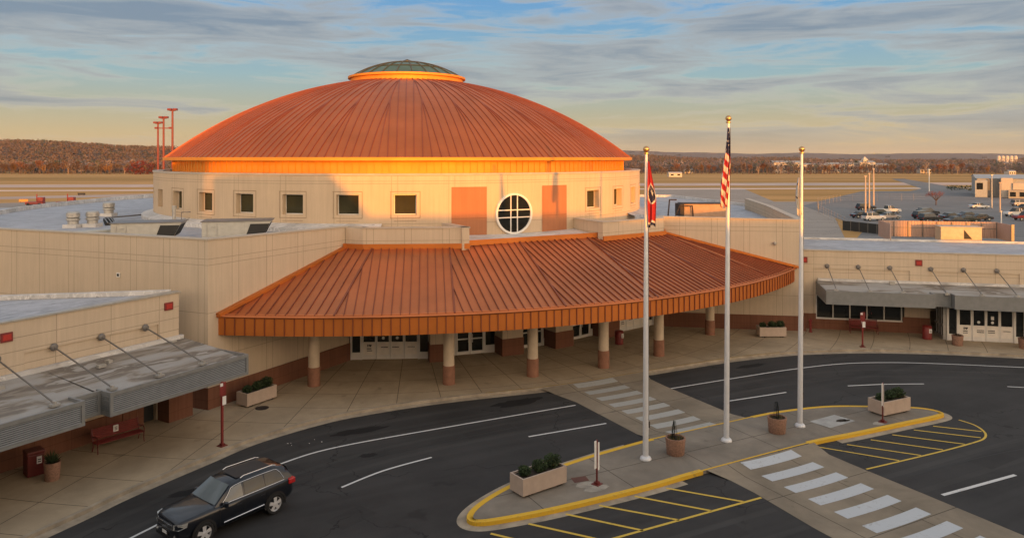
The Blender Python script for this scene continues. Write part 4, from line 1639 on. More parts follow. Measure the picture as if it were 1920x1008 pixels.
b.f([(-30, 0.35, ZL - 0.12), (-0.2, 0.35, ZL - 0.12), (-1.6, 2.0, ZL - 0.12), (-12, 14.0, ZL - 0.12), (-30, 14.0, ZL - 0.12)])
b.build('roof_sheet', M['memb'], WL)
b = MB()
b.bar((-0.3, 0.45, ZL + 0.0), (-11.8, 13.5, ZL + 0.0), 0.3, 0.22)
b.build('roof_flashing', M['membw'], WL)
b = MB()
b.box(-2.1, -1.35, 0.3, 0.34, 0.1, 2.4)
d = b.build('door', M['dark'], WL)
b = MB()
for k in range(3):
    b.box(-3.2 + k * 0.36, -2.86 + k * 0.36, -0.09, -0.05, 0.14, 1.5)
b.build('brown_panel', M['brown'], WL)
b = MB()
b.box(-3.7, -3.0, -0.035, 0.05, 1.55, 2.1)
w = b.build('window', M['glass'], WL)
b = MB()
for (u0, u1, z0, z1) in ((-3.76, -2.94, 1.5, 1.55), (-3.76, -2.94, 2.1, 2.15), (-3.76, -3.7, 1.55, 2.1), (-3.0, -2.94, 1.55, 2.1)):
    b.box(u0, u1, -0.06, 0.04, z0, z1)
b.build('frame', M['alu'], w)
# dim entrance recess under the awning
b = MB()
b.box(-15.4, -9.6, 0.9, 0.95, 0.14, 3.0)
e = b.build('entrance_glass', M['glass'], WL)
b = MB()
for x in (-15.2, -13.8, -12.5, -11.2, -9.75):
    b.box(x - 0.06, x + 0.06, 0.8, 0.9, 0.14, 3.0)
b.box(-9.75, -9.6, -0.04, 0.9, 0.14, 3.0)
b.build('frame', M['maroon'], e)
aw = awning(WL, [(-19, -7.9, 5.0), (-7.9, -6.85, 4.3), (-6.85, 0.05, 4.95)], 2.8, 3.75, 4.0)
for a in (-15.4, -13.2, -11.0, -8.7, -6.4, -4.25, -2.05):
    rod(aw, a, 4.9, 4.35, 3.78)
for (x, y, sx, sy) in ((-5.3, -1.6, 0.35, 0.2), (-4.6, -1.2, 0.2, 0.3), (-0.9, -0.5, 0.3, 0.12), (-9.2, -1.2, 0.3, 0.25)):
    b = MB()
    b.box(x, x + sx, y, y + sy, 3.90, 4.03)
    b.build('roof_drain', M['galv'], aw)
for a in (-0.75, -8.3, -16.3):
    b = MB()
    b.box(a - 0.24, a + 0.24, -0.10, -0.026, 5.52, 5.92)
    L_ = b.build('beacon_box', M['red'], WL, bevel=0.02)
    b = MB()
    b.box(a - 0.16, a + 0.16, -0.115, -0.10, 5.6, 5.84)
    b.build('lens', M['redbright'], L_)
b = MB()
b.box(-0.12, 0.12, -0.04, 0.0, -0.12, 0.12)
o = b.build('vent_plate', M['paper'], T)
o.location = (-25.12, -22.10, 6.75)
o.rotation_euler = (0, 0, radians(-49.5))
b = MB()
b.box(-0.07, 0.07, -0.055, -0.04, -0.07, 0.07)
b.build('vent_hole', M['dark'], o)

# right wing -------------------------------------------------------------
WR = thing('terminal_wing', 'low cream terminal wing on the right with dark shop windows', 'building', site(21.09, 27.77), ROTZ - radians(40.0))
ZR2 = 6.1
b = wing_walls(WR, 0, 40, 9, ZR2, [(1.4, 7.5, 0.98, 3.1), (9.4, 15.2, 0.1, 3.6)])
b.build('wall', M['creamwing'], WR)
b = MB()
for a0, a1 in ((0.0, 1.15), (8.0, 9.3), (15.3, 16.6), (23.5, 24.8)):
    b.box(a0, a1, -0.03, 0.05, 1.25, ZR2)
b.box(0, 40, -0.024, 0.047, 4.75, ZR2)
b.build('pilaster', M['creamwing'], WR)
b = MB()
b.box(0.0, 1.4, -0.07, 0.05, 0.13, 1.3)
b.box(1.4, 7.5, -0.07, 0.05, 0.13, 0.9)
b.box(7.5, 9.35, -0.07, 0.05, 0.13, 1.3)
b.box(15.25, 40, -0.07, 0.05, 0.13, 1.3)
b.build('base_course', M['brown'], WR)
b = MB()
b.box(-0.05, 40, -0.1, 0.35, ZR2, ZR2 + 0.06)
b.build('parapet_cap', M['cap'], WR)
b = MB()
b.f([(0.0, 0.35, ZR2 - 0.06), (40, 0.35, ZR2 - 0.06), (40, 9.0, ZR2 - 0.06), (-1.5, 9.0, ZR2 - 0.06)])
b.build('roof_sheet', M['memb'], WR)
b = MB()
b.box(-1.5, 40, 8.8, 9.05, ZR2 - 0.05, ZR2 + 0.12)
b.build('roof_flashing', M['membw'], WR)
b = MB()
b.box(-1.4, 40, 9.05, 9.3, 0, ZR2)
b.build('back_wall', M['creamwing'], WR)
b = MB()
b.box(1.4, 7.5, 0.16, 0.2, 0.98, 3.1)
w = b.build('shop_window', M['glass'], WR)
b = MB()
for k in range(6):
    x = 1.45 + k * 1.2
    b.box(x - 0.035, x + 0.035, 0.06, 0.16, 0.98, 3.1)
b.box(1.4, 7.5, -0.01, 0.159, 0.90, 1.0)
b.build('frame', M['alu'], w)
# a lit tree stands inside behind the fourth pane
b = MB()
rl = random.Random(9)
for i in range(46):
    z = rl.uniform(1.15, 2.6)
    ww = 0.34 * (2.75 - z) / 1.5
    x = 5.1 + rl.uniform(-ww, ww)
    s = rl.uniform(0.015, 0.035)
    b.box(x, x + s, 0.14, 0.155, z, z + s)
b.build('window_ornament', M['redbright'], w)
b = MB()
b.box(7.5, 7.62, -0.02, 0.3, 0.14, 3.1)
b.build('dark_return', M['dark'], WR)
# projecting vestibule with automatic doors
VB = -1.8
b = MB()
b.box(9.75, 9.95, VB + 0.05, 0.05, 0.14, 3.1)
b.build('side_wall', M['glass'], WR)
b = MB()
for y in (VB + 0.05, VB + 0.5, VB + 1.0, VB + 1.5):
    b.box(9.70, 10.0, y - 0.04, y + 0.04, 0.14, 3.1)
b.box(9.69, 10.01, VB, 0.05, 1.1, 1.2)
b.box(9.69, 10.01, VB, 0.05, 0.14, 0.4)
b.build('side_frame', M['galv'], WR)
b = MB()
b.box(9.8, 14.9, VB + 0.2, 0.04, 3.1, 3.2)
b.build('vestibule_roof', M['louver'], WR)
b = MB()
b.box(9.9, 15.0, -0.2, -0.16, 0.14, 3.2)
b.build('inner_screen', M['glass'], WR)
sx = sliding_front(WR, 12.45, -VB, 0.0, 5.0, 2.96, 'two')
aw = awning(WR, [(1.4, 8.5, 4.1), (8.5, 9.7, 3.4), (9.7, 26, 4.15)], 2.78, 3.72, 3.85, False)
for a in (2.2, 4.4, 6.6, 9.4, 11.6, 13.8, 16.9, 19.1, 21.3):
    rod(aw, a, 4.95, 3.5, 3.74)
b = MB()
b.box(6.4, 6.75, -0.9, -0.6, 3.8, 4.02)
b.build('roof_drain', M['galv'], aw)
for a in (0.55, 8.6, 16.0):
    b = MB()
    b.box(a - 0.24, a + 0.24, -0.10, -0.026, 5.15, 5.6)
    L_ = b.build('beacon_box', M['red'], WR, bevel=0.02)
    b = MB()
    b.box(a - 0.16, a + 0.16, -0.115, -0.10, 5.25, 5.5)
    b.build('lens', M['redbright'], L_)

# equipment screen on the back edge of the right roof
SC = thing('equipment_screen', 'tall ribbed metal screen wall around the plant on the right wing roof', 'screen wall', site(21.09, 27.77) , ROTZ - radians(40.0))
t_ = NT('ribbed_screen_metal')
v_ = t_.coords('Object')
wv = t_.n('ShaderNodeTexWave', wave_type='BANDS', bands_direction='X', wave_profile='SIN')
t_.t.links.new(v_, wv.inputs['Vector'])
wv.inputs['Scale'].default_value = 1.3
nz_ = t_.noise(v_, 0.9, 5)
t_.set(Base_Color=t_.mix(nz_, (0.36, 0.23, 0.18, 1), (0.50, 0.34, 0.26, 1)), Roughness=0.6)
t_.bump(wv.outputs['Fac'], 0.6, 0.05)
M['screen'] = t_.m
SX0, SX1, SY0, SY1 = 8.9, 18.6, 9.4, 12.6
for nm, (x0, x1, y0, y1) in (('back_panel', (SX0, SX1, SY1, SY1 + 0.08)), ('side_panel', (SX0, SX0 + 0.08, SY0 - 0.6, SY1)), ('side_panel', (SX1 - 0.08, SX1, SY0, SY1))):
    b = MB()
    b.box(x0, x1, y0, y1, ZR2, ZR2 + 1.42)
    b.build(nm, M['screen'], SC)
b = MB()
for k in range(9):
    x = SX0 + 0.1 + (SX1 - SX0 - 0.2) * k / 8
    b.box(x - 0.03, x + 0.03, SY1 - 0.08, SY1, ZR2, ZR2 + 1.38)
b.box(SX0 + 0.1, SX1 - 0.1, SY1 - 0.05, SY1 - 0.003, ZR2 + 0.8, ZR2 + 0.85)
b.box(SX1 - 0.2, SX1 + 0.02, SY0 - 0.1, SY0 + 0.02, ZR2, ZR2 + 1.5)
b.build('posts', M['steel'], SC)


# ------------------------------------------------------------------ rooftop plant
def roof_unit(label, loc, rz, s=1.0):
    t = thing('rooftop_unit', label, 'air handler', loc, rz, 'air handling units on the main roof')
    b = MB()
    b.box(-1.45 * s, 0.5 * s, -0.8 * s, 0.8 * s, 0.12, 1.2 * s)
    b.build('casing', M['unit'], t, bevel=0.02)
    # sloping rain hood
    b = MB()
    P_ = [(0.5, 1.2), (1.75, 1.2), (1.35, 0.15), (0.5, 0.15)]
    lo = [(x * s, -0.8 * s, z * s) for x, z in P_]
    hi = [(x * s, 0.8 * s, z * s) for x, z in P_]
    b.f(lo)
    b.f(hi[::-1])
    for i in range(4):
        j = (i + 1) % 4
        b.f([lo[i], lo[j], hi[j], hi[i]])
    b.build('hood', M['unit'], t)
    b = MB()
    b.f([(0.78 * s, -0.815 * s, 1.02 * s), (1.68 * s, -0.815 * s, 1.02 * s), (1.38 * s, -0.815 * s, 0.22 * s), (0.58 * s, -0.815 * s, 0.22 * s)])
    b.f([(1.70 * s, -0.7 * s, 1.05 * s), (1.70 * s, 0.7 * s, 1.05 * s), (1.42 * s, 0.7 * s, 0.25 * s), (1.42 * s, -0.7 * s, 0.25 * s)])
    b.build('intake_grille', M['dark'], t)
    b = MB()
    b.box(-1.5 * s, 1.8 * s, -0.85 * s, 0.85 * s, 1.2 * s, 1.25 * s)
    b.build('top_cover', M['steel'], t)
    b = MB()
    for x in (-1.2, -0.75):
        b.box(x * s - 0.015, x * s + 0.015, -0.83 * s, -0.8 * s, 0.25, 1.05 * s)
    b.box(-1.05 * s, -0.85 * s, -0.83 * s, -0.8 * s, 0.8 * s, 0.86 * s)
    b.build('access_door', M['galv'], t)
    b = MB()
    for x in (-1.3, 1.1):
        b.box(x * s - 0.08, x * s + 0.08, -0.75 * s, 0.75 * s, -0.05, 0.12)
    b.build('curb', M['membw'], t)
    t.scale = (1, 1, 0.68)
    return t


def roof_fan(label, loc, s=1.0):
    t = thing('roof_fan', label, 'roof fan', loc, 0, 'mushroom fans on the main roof')
    b = MB()
    b.box(-0.40 * s, 0.40 * s, -0.40 * s, 0.40 * s, -0.05, 0.16 * s)
    b.build('curb', M['membw'], t)
    b = MB()
    b.lathe([(0.30 * s, 0.16 * s), (0.30 * s, 0.36 * s), (0.38 * s, 0.40 * s), (0.38 * s, 0.50 * s), (0.30 * s, 0.54 * s)], 18, caps=True)
    b.build('housing', M['galv'], t, smooth=True)
    b = MB()
    b.lathe([(0.30 * s, 0.54 * s), (0.37 * s, 0.58 * s), (0.37 * s, 0.82 * s), (0.30 * s, 0.90 * s), (0.001, 0.92 * s)], 18)
    b.build('cap', M['galv'], t, smooth=True)
    return t


roof_unit('grey roof unit with a large dark sloping grille, left one of two behind the parapet', site(-23.6, 18.0, 8.3), ROTZ + radians(-14), 1.22)
roof_unit('grey roof unit with a black open hood, right one of two beside the drum', site(-18.7, 19.6, 8.3), ROTZ + radians(-14), 1.25)
roof_fan('left one of two paired silver mushroom fans near the roof edge', site(-28.0, 7.2, 8.3), 1.2)
roof_fan('right one of two paired silver mushroom fans beside the black pipe stand', site(-26.8, 7.1, 8.3), 1.2)
roof_fan('silver mushroom fan alone at the far side of the roof', site(-25.9, -3.5, 8.3), 1.25)
t = thing('pipe_stand', 'black ladder of pipes and struts lying across the grey roof between the fans', 'pipework', site(-25.9, 5.4, 8.25), ROTZ + radians(10))
b = MB()
for i in range(7):
    b.box(-0.28 + i * 0.10, 0.42 + i * 0.10, -0.9 + i * 0.75, -0.75 + i * 0.75, 0.0, 0.16)
b.build('strut', M['dark'], t)
b = MB()
for dx in (-0.15, 0.1, 0.3):
    b.tube([(dx, -1.2, 0.2), (dx + 0.6, 4.0, 0.2), (dx + 6.5, 7.2, 0.25)], 0.05, 6)
b.build('pipe', M['steel'], t)
t = thing('vent_stack', 'thin upright flue and short grey pipes at the foot of the drum', 'flue', site(-21.6, 9.6, 8.25), ROTZ)
b = MB()
b.tube([(0, 0, 0), (0, 0, 1.35)], 0.12, 8)
b.tube([(0.02, 0, 1.25), (0.02, 0, 1.5)], 0.17, 8)
b.build('flue', M['galv'], t)
b = MB()
b.tube([(0.9, 0.3, 0), (0.9, 0.3, 0.55)], 0.2, 8)
b.build('pipe_cap', M['galv'], t)
b = MB()
b.tube([(1.4, 0.2, 0), (1.4, 0.2, 1.0), (2.0, 0.2, 1.0)], 0.03, 6)
b.tube([(0.5, 0.2, 0), (0.5, 0.2, 1.0), (1.4, 0.2, 1.0)], 0.03, 6)
b.build('rail', M['steel'], t)
t = thing('roof_duct', 'long pale low duct lying behind the left parapet', 'duct', site(-25.5, 16.9, 8.25), ROTZ + radians(20))
b = MB()
b.box(-2.5, 1.2, -0.4, 0.4, 0, 0.62)
b.build('casing', M['unit'], t, bevel=0.08)

# lower concourse roof behind the main block on the left, and the right hand one
t = thing('concourse_building', 'low rear concourse with a curved grey roof edge beyond the left fans', 'building', O, ROTZ)
edge = cr([(-47, -1.5), (-38.5, -2.6), (-36, -4.6), (-34.5, -10), (-33.0, -16), (-29.5, -24), (-24, -33), (-15, -42)], 5)
b = MB()
b.prism([(p.x, -p.y) for p in edge] + [(-15, 5), (-30, -5), (-40, -2)], 0, 8.2)
b.build('roof', M['memb'], t)
b = MB()
b.wall([(p.x, -p.y) for p in edge], 8.0, 8.62, -0.25)
b.build('parapet', M['membw'], t)
t = thing('concourse_building', 'low rear concourse with a pale lit roof edge beyond the right parapet', 'building', O, ROTZ)
b = MB()
b.prism(yq([(24, 12), (30, 20), (46, -2), (52, -24), (44, -32), (20, -16), (20, -2)]), 0, 7.0)
b.build('roof', M['memb'], t)
b = MB()
b.wall(yq([(30, 20), (46, -2), (52, -24), (44, -32), (20, -16)]), 6.5, 7.35, 0.3)
b.build('parapet', M['membw'], t)
t = thing('rooftop_unit', 'brown boxed plant with dark frames on the roof behind the right parapet', 'air handler', site(25.2, 12.6, 7.25), ROTZ + radians(-27))
b = MB()
b.box(-2.0, 2.2, -1.1, 1.1, 0.05, 1.5)
b.build('casing', plain('tan_casing', (0.38, 0.24, 0.15), 0.6), t, bevel=0.03)
b = MB()
b.box(-2.4, -2.05, -1.2, 1.0, 0.3, 1.5)
b.tube([(-3.6, -1.2, 0.1), (-2.9, 1.2, 1.8), (-2.2, 1.2, 1.8)], 0.07, 6)
b.tube([(-3.0, -1.4, 0.1), (-2.5, -1.4, 1.35), (-1.3, -1.4, 1.35), (-1.2, -1.4, 0.1)], 0.08, 6)
b.build('frame', M['iron'], t)
b = MB()
b.box(-2.1, 2.3, -1.2, 1.2, 1.5, 1.55)
b.build('cover', M['iron'], t)

tt = thing('rooftop_unit', 'square tan plant box with a dark triangular opening inside the screen wall', 'air handler', site(21.09, 27.77), ROTZ - radians(40.0))
b = MB()
b.box(13.2, 16.4, 9.9, 11.4, ZR2 - 0.02, ZR2 + 1.15)
b.build('casing', plain('tan_panel', (0.55, 0.42, 0.28), 0.6), tt, bevel=0.03)
b = MB()
b.f([(15.0, 9.895, ZR2 + 0.95), (15.65, 9.895, ZR2 + 0.15), (15.0, 9.895, ZR2 + 0.15)])
b.build('opening', M['dark'], tt)
b = MB()
b.box(13.1, 16.5, 9.85, 11.45, ZR2 + 1.15, ZR2 + 1.19)
b.build('cover', M['cap'], tt)

# camera dome on the right wall
t = thing('security_camera', 'small grey dome camera on the right parapet wall above the canopy tip', 'camera', site(19.1, 27.40, 6.7), ROTZ - radians(36))
b = MB()
b.tube([(0, 0.2, 0.1), (0, -0.25, 0.1)], 0.03, 6)
b.build('bracket', M['galv'], t)
b = MB()
b.lathe([(0.001, 0.12), (0.12, 0.1), (0.14, 0.0), (0.09, -0.12), (0.001, -0.16)], 12, (0, -0.28, 0))
b.build('dome', M['galv'], t, smooth=True)


# ------------------------------------------------------------------ street furniture
def leaf_clump(b, c, r, n, s, rnd, flat=1.0):
    for i in range(n):
        d = Vector((rnd.gauss(0, 1), rnd.gauss(0, 1), rnd.gauss(0, 1)))
        if d.length < 1e-3:
            continue
        d.normalize()
        p = Vector(c) + Vector((d.x * r[0], d.y * r[1], d.z * r[2])) * rnd.uniform(0.35, 1.0)
        u = Vector((rnd.uniform(-1, 1), rnd.uniform(-1, 1), rnd.uniform(-1, 1))).normalized()
        v = u.orthogonal().normalized()
        a = s * rnd.uniform(0.6, 1.3)
        b.f([p - u * a, p - v * a * 0.45, p + u * a, p + v * a * 0.45])


def planter_box(label, x, q, ang, L=2.1, Wd=0.9, H_=0.74, grp='long concrete planter boxes'):
    t = thing('planter_box', label, 'planter', site(x, q, 0.14), ROTZ + radians(ang), grp)
    b = MB()
    tk = 0.07
    z0 = 0.09
    b.box(-L / 2, L / 2, -Wd / 2, -Wd / 2 + tk, z0, H_)
    b.box(-L / 2, L / 2, Wd / 2 - tk, Wd / 2, z0, H_)
    b.box(-L / 2, -L / 2 + tk, -Wd / 2 + tk, Wd / 2 - tk, z0, H_)
    b.box(L / 2 - tk, L / 2, -Wd / 2 + tk, Wd / 2 - tk, z0, H_)
    b.box(-L / 2 + 0.01, L / 2 - 0.01, -Wd / 2 + 0.01, Wd / 2 - 0.01, z0 + 0.004, z0 + 0.05)
    b.build('trough', M['planter'], t)
    b = MB()
    b.box(-L / 2 + tk, L / 2 - tk, -Wd / 2 + tk, Wd / 2 - tk, H_ - 0.2, H_ - 0.08)
    b.build('soil', M['soil'], t)
    b = MB()
    for sx in (-1, 1):
        b.box(sx * (L / 2 - 0.3) - 0.12, sx * (L / 2 - 0.3) + 0.12, -Wd / 2 + 0.08, Wd / 2 - 0.08, 0, z0)
    b.build('foot', M['iron'], t)
    return t


def shrub(label, x, q, z, r, seed, grp='small dark shrubs in the planter boxes', dry=False):
    t = thing('shrub', label, 'shrub', site(x, q, z), ROTZ, grp)
    rnd = random.Random(seed)
    b = MB()
    leaf_clump(b, (0, 0, r * 0.7), (r, r, r * 0.8), 620, 0.06, rnd)
    b.build('foliage', M['leafdark'], t, normals=False)
    b = MB()
    for k in range(5):
        a = rnd.uniform(0, 6.28)
        b.tube([(0, 0, -0.06), (cos(a) * r * 0.5, sin(a) * r * 0.5, r * 0.8)], 0.012, 4)
    b.build('stem', M['iron'], t)
    if dry:
        b = MB()
        leaf_clump(b, (0, 0, r * 0.5), (r * 0.9, r * 0.9, r * 0.5), 50, 0.05, rnd)
        b.build('dry_leaves', M['leafdry'], t, normals=False)
    return t


PLN = (
    ('cream planter box of low dark shrubs near the left tip of the island', -10.35, 42.92, 9.0, 2.2, 0.85, 'left end of the island'),
    ('cream planter box behind the white signs at the right end of the island', 10.05, 43.55, -1.5, 2.0, 0.95, 'right end of the island'),
    ('cream planter box against the brown wall base left of the entrance', -18.55, 26.85, 31.0, 1.95, 0.85, 'left wall'),
    ('cream planter box against the right diagonal wall beyond the last column', 17.2, 28.9, -27, 1.95, 0.85, 'right wall'))
sd_ = 20
for lb, x, q, ang, L, Wd, where in PLN:
    planter_box(lb, x, q, ang, L, Wd)
    for k, (f, nm) in enumerate(((-0.32, 'left'), (0.02, 'middle'), (0.33, 'right'))):
        a = radians(ang)
        dx, dy = f * L * cos(a), f * L * sin(a)
        sd_ += 1
        shrub('%s dark shrub of three in the planter box by the %s' % (nm, where), x + dx, q - dy, 0.14 + 0.66, 0.31 + 0.05 * ((sd_ * 7) % 3 - 1), sd_, dry=(k == 2))


def pot(label, x, q, h, r, kind, seed, grp='round aggregate plant pots'):
    t = thing('plant_pot', label, 'plant pot', site(x, q, 0.14), ROTZ, grp)
    b = MB()
    n = 24
    b.lathe([(r * 0.86, 0.0), (r * 0.9, 0.02), (r, h * 0.82), (r, h), (r * 0.88, h), (r * 0.86, h - 0.12)], n, caps=True)
    b.build('pot', M['pot'], t, smooth=True)
    b = MB()
    b.lathe([(r * 1.015, h * 0.84), (r * 1.03, h * 0.88), (r * 1.03, h + 0.012), (r * 0.89, h + 0.012)], n)
    b.build('rim', M['pot'], t)
    b = MB()
    b.lathe([(0.001, h - 0.06), (r * 0.87, h - 0.06)], n)
    b.build('soil', M['soil'], t)
    rnd = random.Random(seed)
    if kind == 'conifer':
        s = thing('dwarf_conifer', 'little dark upright conifer growing in the ' + label.split(' standing')[0], 'shrub', site(x - 0.05, q, 0.14 + h - 0.08), ROTZ, 'dwarf conifers in the island pots')
        b = MB()
        for i in range(900):
            z = rnd.uniform(0.04, 0.82)
            rr = 0.14 * (1 - (z / 0.95) ** 2) + 0.02
            a = rnd.uniform(0, 6.283)
            p = Vector((rr * cos(a) * rnd.uniform(0.5, 1), rr * sin(a) * rnd.uniform(0.5, 1), z))
            u = Vector((cos(a) * 0.3, sin(a) * 0.3, 1)).normalized()
            v = u.orthogonal().normalized()
            b.f([p - u * 0.05, p - v * 0.018, p + u * 0.05, p + v * 0.018])
        b.build('foliage', M['leafdark'], s, normals=False)
        b = MB()
        b.tube([(0, 0, -0.05), (0, 0, 0.6)], 0.014, 5)
        b.build('trunk', M['iron'], s)
        g = thing('dry_plants', 'low yellowed grass round the conifer in the ' + label.split(' standing')[0], 'plant', site(x, q, 0.14 + h - 0.06), ROTZ, 'dry grass in the island pots')
        b = MB()
        for i in range(70):
            a, rr = rnd.uniform(0, 6.28), r * 0.8 * sqrt(rnd.random())
            p = Vector((rr * cos(a), rr * sin(a), 0))
            tip = p + Vector((rnd.uniform(-0.1, 0.1), rnd.uniform(-0.1, 0.1), rnd.uniform(0.08, 0.2)))
            b.f([p - Vector((0.012, 0, 0)), p + Vector((0.012, 0, 0)), tip])
        b.build('blades', M['leafdry'], g, normals=False)
    elif kind == 'sprig':
        s = thing('potted_plant', 'spiky green plant growing in the ' + label.split(' standing')[0], 'plant', site(x, q, 0.14 + h - 0.08), ROTZ)
        b = MB()
        for i in range(60):
            a = rnd.uniform(0, 6.28)
            tip = Vector((cos(a) * rnd.uniform(0.1, 0.38), sin(a) * rnd.uniform(0.1, 0.38), rnd.uniform(0.2, 0.6)))
            sd2 = tip.orthogonal().normalized() * 0.02
            b.f([Vector((0, 0, 0)) - sd2, tip * 0.5 + sd2 * 1.4, tip, tip * 0.5 - sd2 * 1.4])
        b.build('leaves', leafy('spiky_leaf', (0.035, 0.05, 0.02)), s, normals=False)
    else:
        s = thing('potted_plant', 'brown withered plant in the ' + label.split(' standing')[0], 'plant', site(x, q, 0.14 + h - 0.06), ROTZ, 'withered plants in the doorway pots')
        b = MB()
        leaf_clump(b, (0, 0, 0.08), (r * 0.75, r * 0.75, 0.14), 120, 0.05, rnd)
        b.build('leaves', leafy('withered_leaf', (0.05, 0.035, 0.02)), s, normals=False)
    return t


pot('brown round pot standing between the left and the tall middle flagpole', -3.3, 42.75, 0.72, 0.43, 'conifer', 51)
pot('brown round pot standing between the tall middle and the right flagpole', 2.7, 42.95, 0.72, 0.43, 'conifer', 52)
pot('brown round pot standing beside the dark bin under the left awning', -27.49, 33.1, 0.72, 0.30, 'sprig', 53)
pot('brown round pot standing left of the right wing automatic doors', 26.75, 36.8, 0.68, 0.36, 'withered', 54)
pot('brown round pot standing right of the right wing automatic doors', 29.95, 39.5, 0.68, 0.40, 'withered', 55)


def bench(label, x, q, ang, L=1.95):
    t = thing('park_bench', label, 'bench', site(x, q, 0.14), ROTZ + radians(ang), 'red slatted benches')
    b = MB()
    for k in range(5):
        y = -0.22 + k * 0.105
        b.box(-L / 2, L / 2, y, y + 0.085, 0.43, 0.46)
    b.build('seat', M['red'], t)
    b = MB()
    for k in range(6):
        z = 0.52 + k * 0.075
        y = 0.30 + k * 0.022
        b.box(-L / 2, L / 2, y, y + 0.03, z, z + 0.06)
    b.build('backrest', M['red'], t)
    for s in (-1, 1):
        x0 = s * (L / 2 - 0.04)
        b = MB()
        b.tube([(x0, -0.24, 0.0), (x0, -0.2, 0.22), (x0, -0.22, 0.44), (x0, -0.25, 0.62), (x0, -0.16, 0.70), (x0, 0.1, 0.68), (x0, 0.34, 0.64)], 0.024, 6)
        b.tube([(x0, 0.34, 0.0), (x0, 0.24, 0.22), (x0, 0.28, 0.44), (x0, 0.43, 1.0)], 0.026, 6)
        b.tube([(x0, -0.22, 0.42), (x0, 0.28, 0.42)], 0.022, 6)
        b.build('end_frame', M['maroon'], t)
    b = MB()
    b.box(-0.12, 0.10, 0.30, 0.335, 0.63, 0.92)
    n = b.build('notice', M['paper'], t)
    b = MB()
    for k in range(3):
        b.box(-0.07, 0.05, 0.29, 0.2985, 0.70 + k * 0.06, 0.725 + k * 0.06)
    b.build('lettering', M['ink'], n)
    return t


bench('red bench with a white notice on its back, under the left awning', -25.08, 30.45, 24.0, 2.1)
bench('red bench below the shop windows of the right wing', 24.0, 31.45, -43.0)


def bin_(label, x, q, ang, mat, w=0.56, h=1.0, round_=False, grp='litter bins'):
    t = thing('litter_bin', label, 'litter bin', site(x, q, 0.14), ROTZ + radians(ang), grp)
    b = MB()
    if round_:
        b.lathe([(w * 0.46, 0), (w * 0.5, 0.03), (w * 0.5, h * 0.86), (w * 0.46, h * 0.9)], 18, caps=True)
        b.build('body', mat, t, smooth=True)
        b = MB()
        b.lathe([(w * 0.53, h * 0.86), (w * 0.54, h * 0.9), (w * 0.42, h * 0.97), (w * 0.2, h), (0.001, h)], 18)
        b.build('lid', mat, t, smooth=True)
    else:
        b.box(-w / 2, w / 2, -w / 2, w / 2, 0.03, h * 0.86)
        b.build('body', mat, t, bevel=0.03)
        b = MB()
        b.box(-w / 2 - 0.02, w / 2 + 0.02, -w / 2 - 0.02, w / 2 + 0.02, h * 0.86, h)
        b.build('lid', mat, t, bevel=0.04)
    b = MB()
    b.box(0.02, 0.2, -w / 2 - 0.03, -w / 2 - 0.006, h * 0.5, h * 0.78)
    n = b.build('notice', M['paper'], t)
    b = MB()
    for k in range(2):
        b.box(0.05, 0.17, -w / 2 - 0.036, -w / 2 - 0.031, h * 0.56 + k * 0.09, h * 0.60 + k * 0.09)
    b.build('lettering', M['ink'], n)
    return t


bin_('dark maroon square bin with a white notice beside the left wing entrance', -28.2, 32.2, 20, M['maroon'], 0.62, 1.05)
bin_('red round bin under the entrance canopy by the right doors', 6.0, 25.6, -8, M['red'], 0.60, 0.98, True)
bin_('red round bin beside the brown pier of the right wing', 26.55, 34.7, -35, M['red'], 0.62, 1.0, True)
t = thing('standpipe', 'slim red hydrant pipe in the corner where the right wing begins', 'standpipe', site(20.85, 29.3, 0.14), ROTZ, None)
b = MB()
b.lathe([(0.14, 0), (0.14, 0.05), (0.09, 0.06), (0.09, 0.75), (0.13, 0.78), (0.13, 0.9), (0.06, 0.98), (0.001, 1.0)], 12)
b.build('barrel', M['red'], t, smooth=True)
b = MB()
b.tube([(-0.16, 0, 0.55), (0.16, 0, 0.55)], 0.05, 8)
b.build('outlet', M['red'], t)


def sign_post(label, x, q, ang, kind, h=2.75):
    t = thing('sign_post', label, 'sign', site(x, q, 0.14), ROTZ + radians(ang), 'red sign posts')
    b = MB()
    pw = 0.028 if kind == 'flags' else 0.045
    b.box(-pw, pw, -pw, pw, 0.02, h)
    b.build('post', M['maroon'] if kind == 'flags' else M['red'], t)
    b = MB()
    b.box(-0.17, 0.17, -0.17, 0.17, 0, 0.03)
    b.box(-0.08, 0.08, -0.08, 0.08, 0.03, 0.12)
    b.build('base_plate', M['maroon'], t)
    if kind == 'flags':
        for s, z0 in ((-1, h - 1.12), (1, h - 1.24)):
            b = MB()
            b.box(min(s * 0.04, s * 0.17), max(s * 0.04, s * 0.17), -0.012, 0.012, z0, z0 + 1.1)
            p = b.build('sign_panel', M['paper'], t)
    else:
        b = MB()
        b.box(-0.16, 0.16, -0.062, -0.048, h - 0.62, h - 0.02)
        p = b.build('sign_panel', M['red'], t)
        b = MB()
        b.box(-0.14, 0.0, -0.068, -0.0625, h - 0.18, h - 0.04)
        b.build('lettering', M['paper'], p)
        b = MB()
        b.box(-0.02, 0.17, -0.062, -0.048, h - 1.05, h - 0.66)
        b.build('notice', M['paper'], t)
    return t


sign_post('tall red post with a small red and white sign on the left pavement', -20.94, 32.5, 30, 'panel', 2.9)
sign_post('tall red post with a small sign on the right pavement in front of the bench', 20.45, 34.05, -38, 'panel', 2.4)
sign_post('red post with two upright white boards near the left planter of the island', -8.12, 43.72, 22, 'flags', 1.78)
sign_post('red post with two upright white boards in front of the right island planter', 8.4, 44.38, 22, 'flags', 1.95)


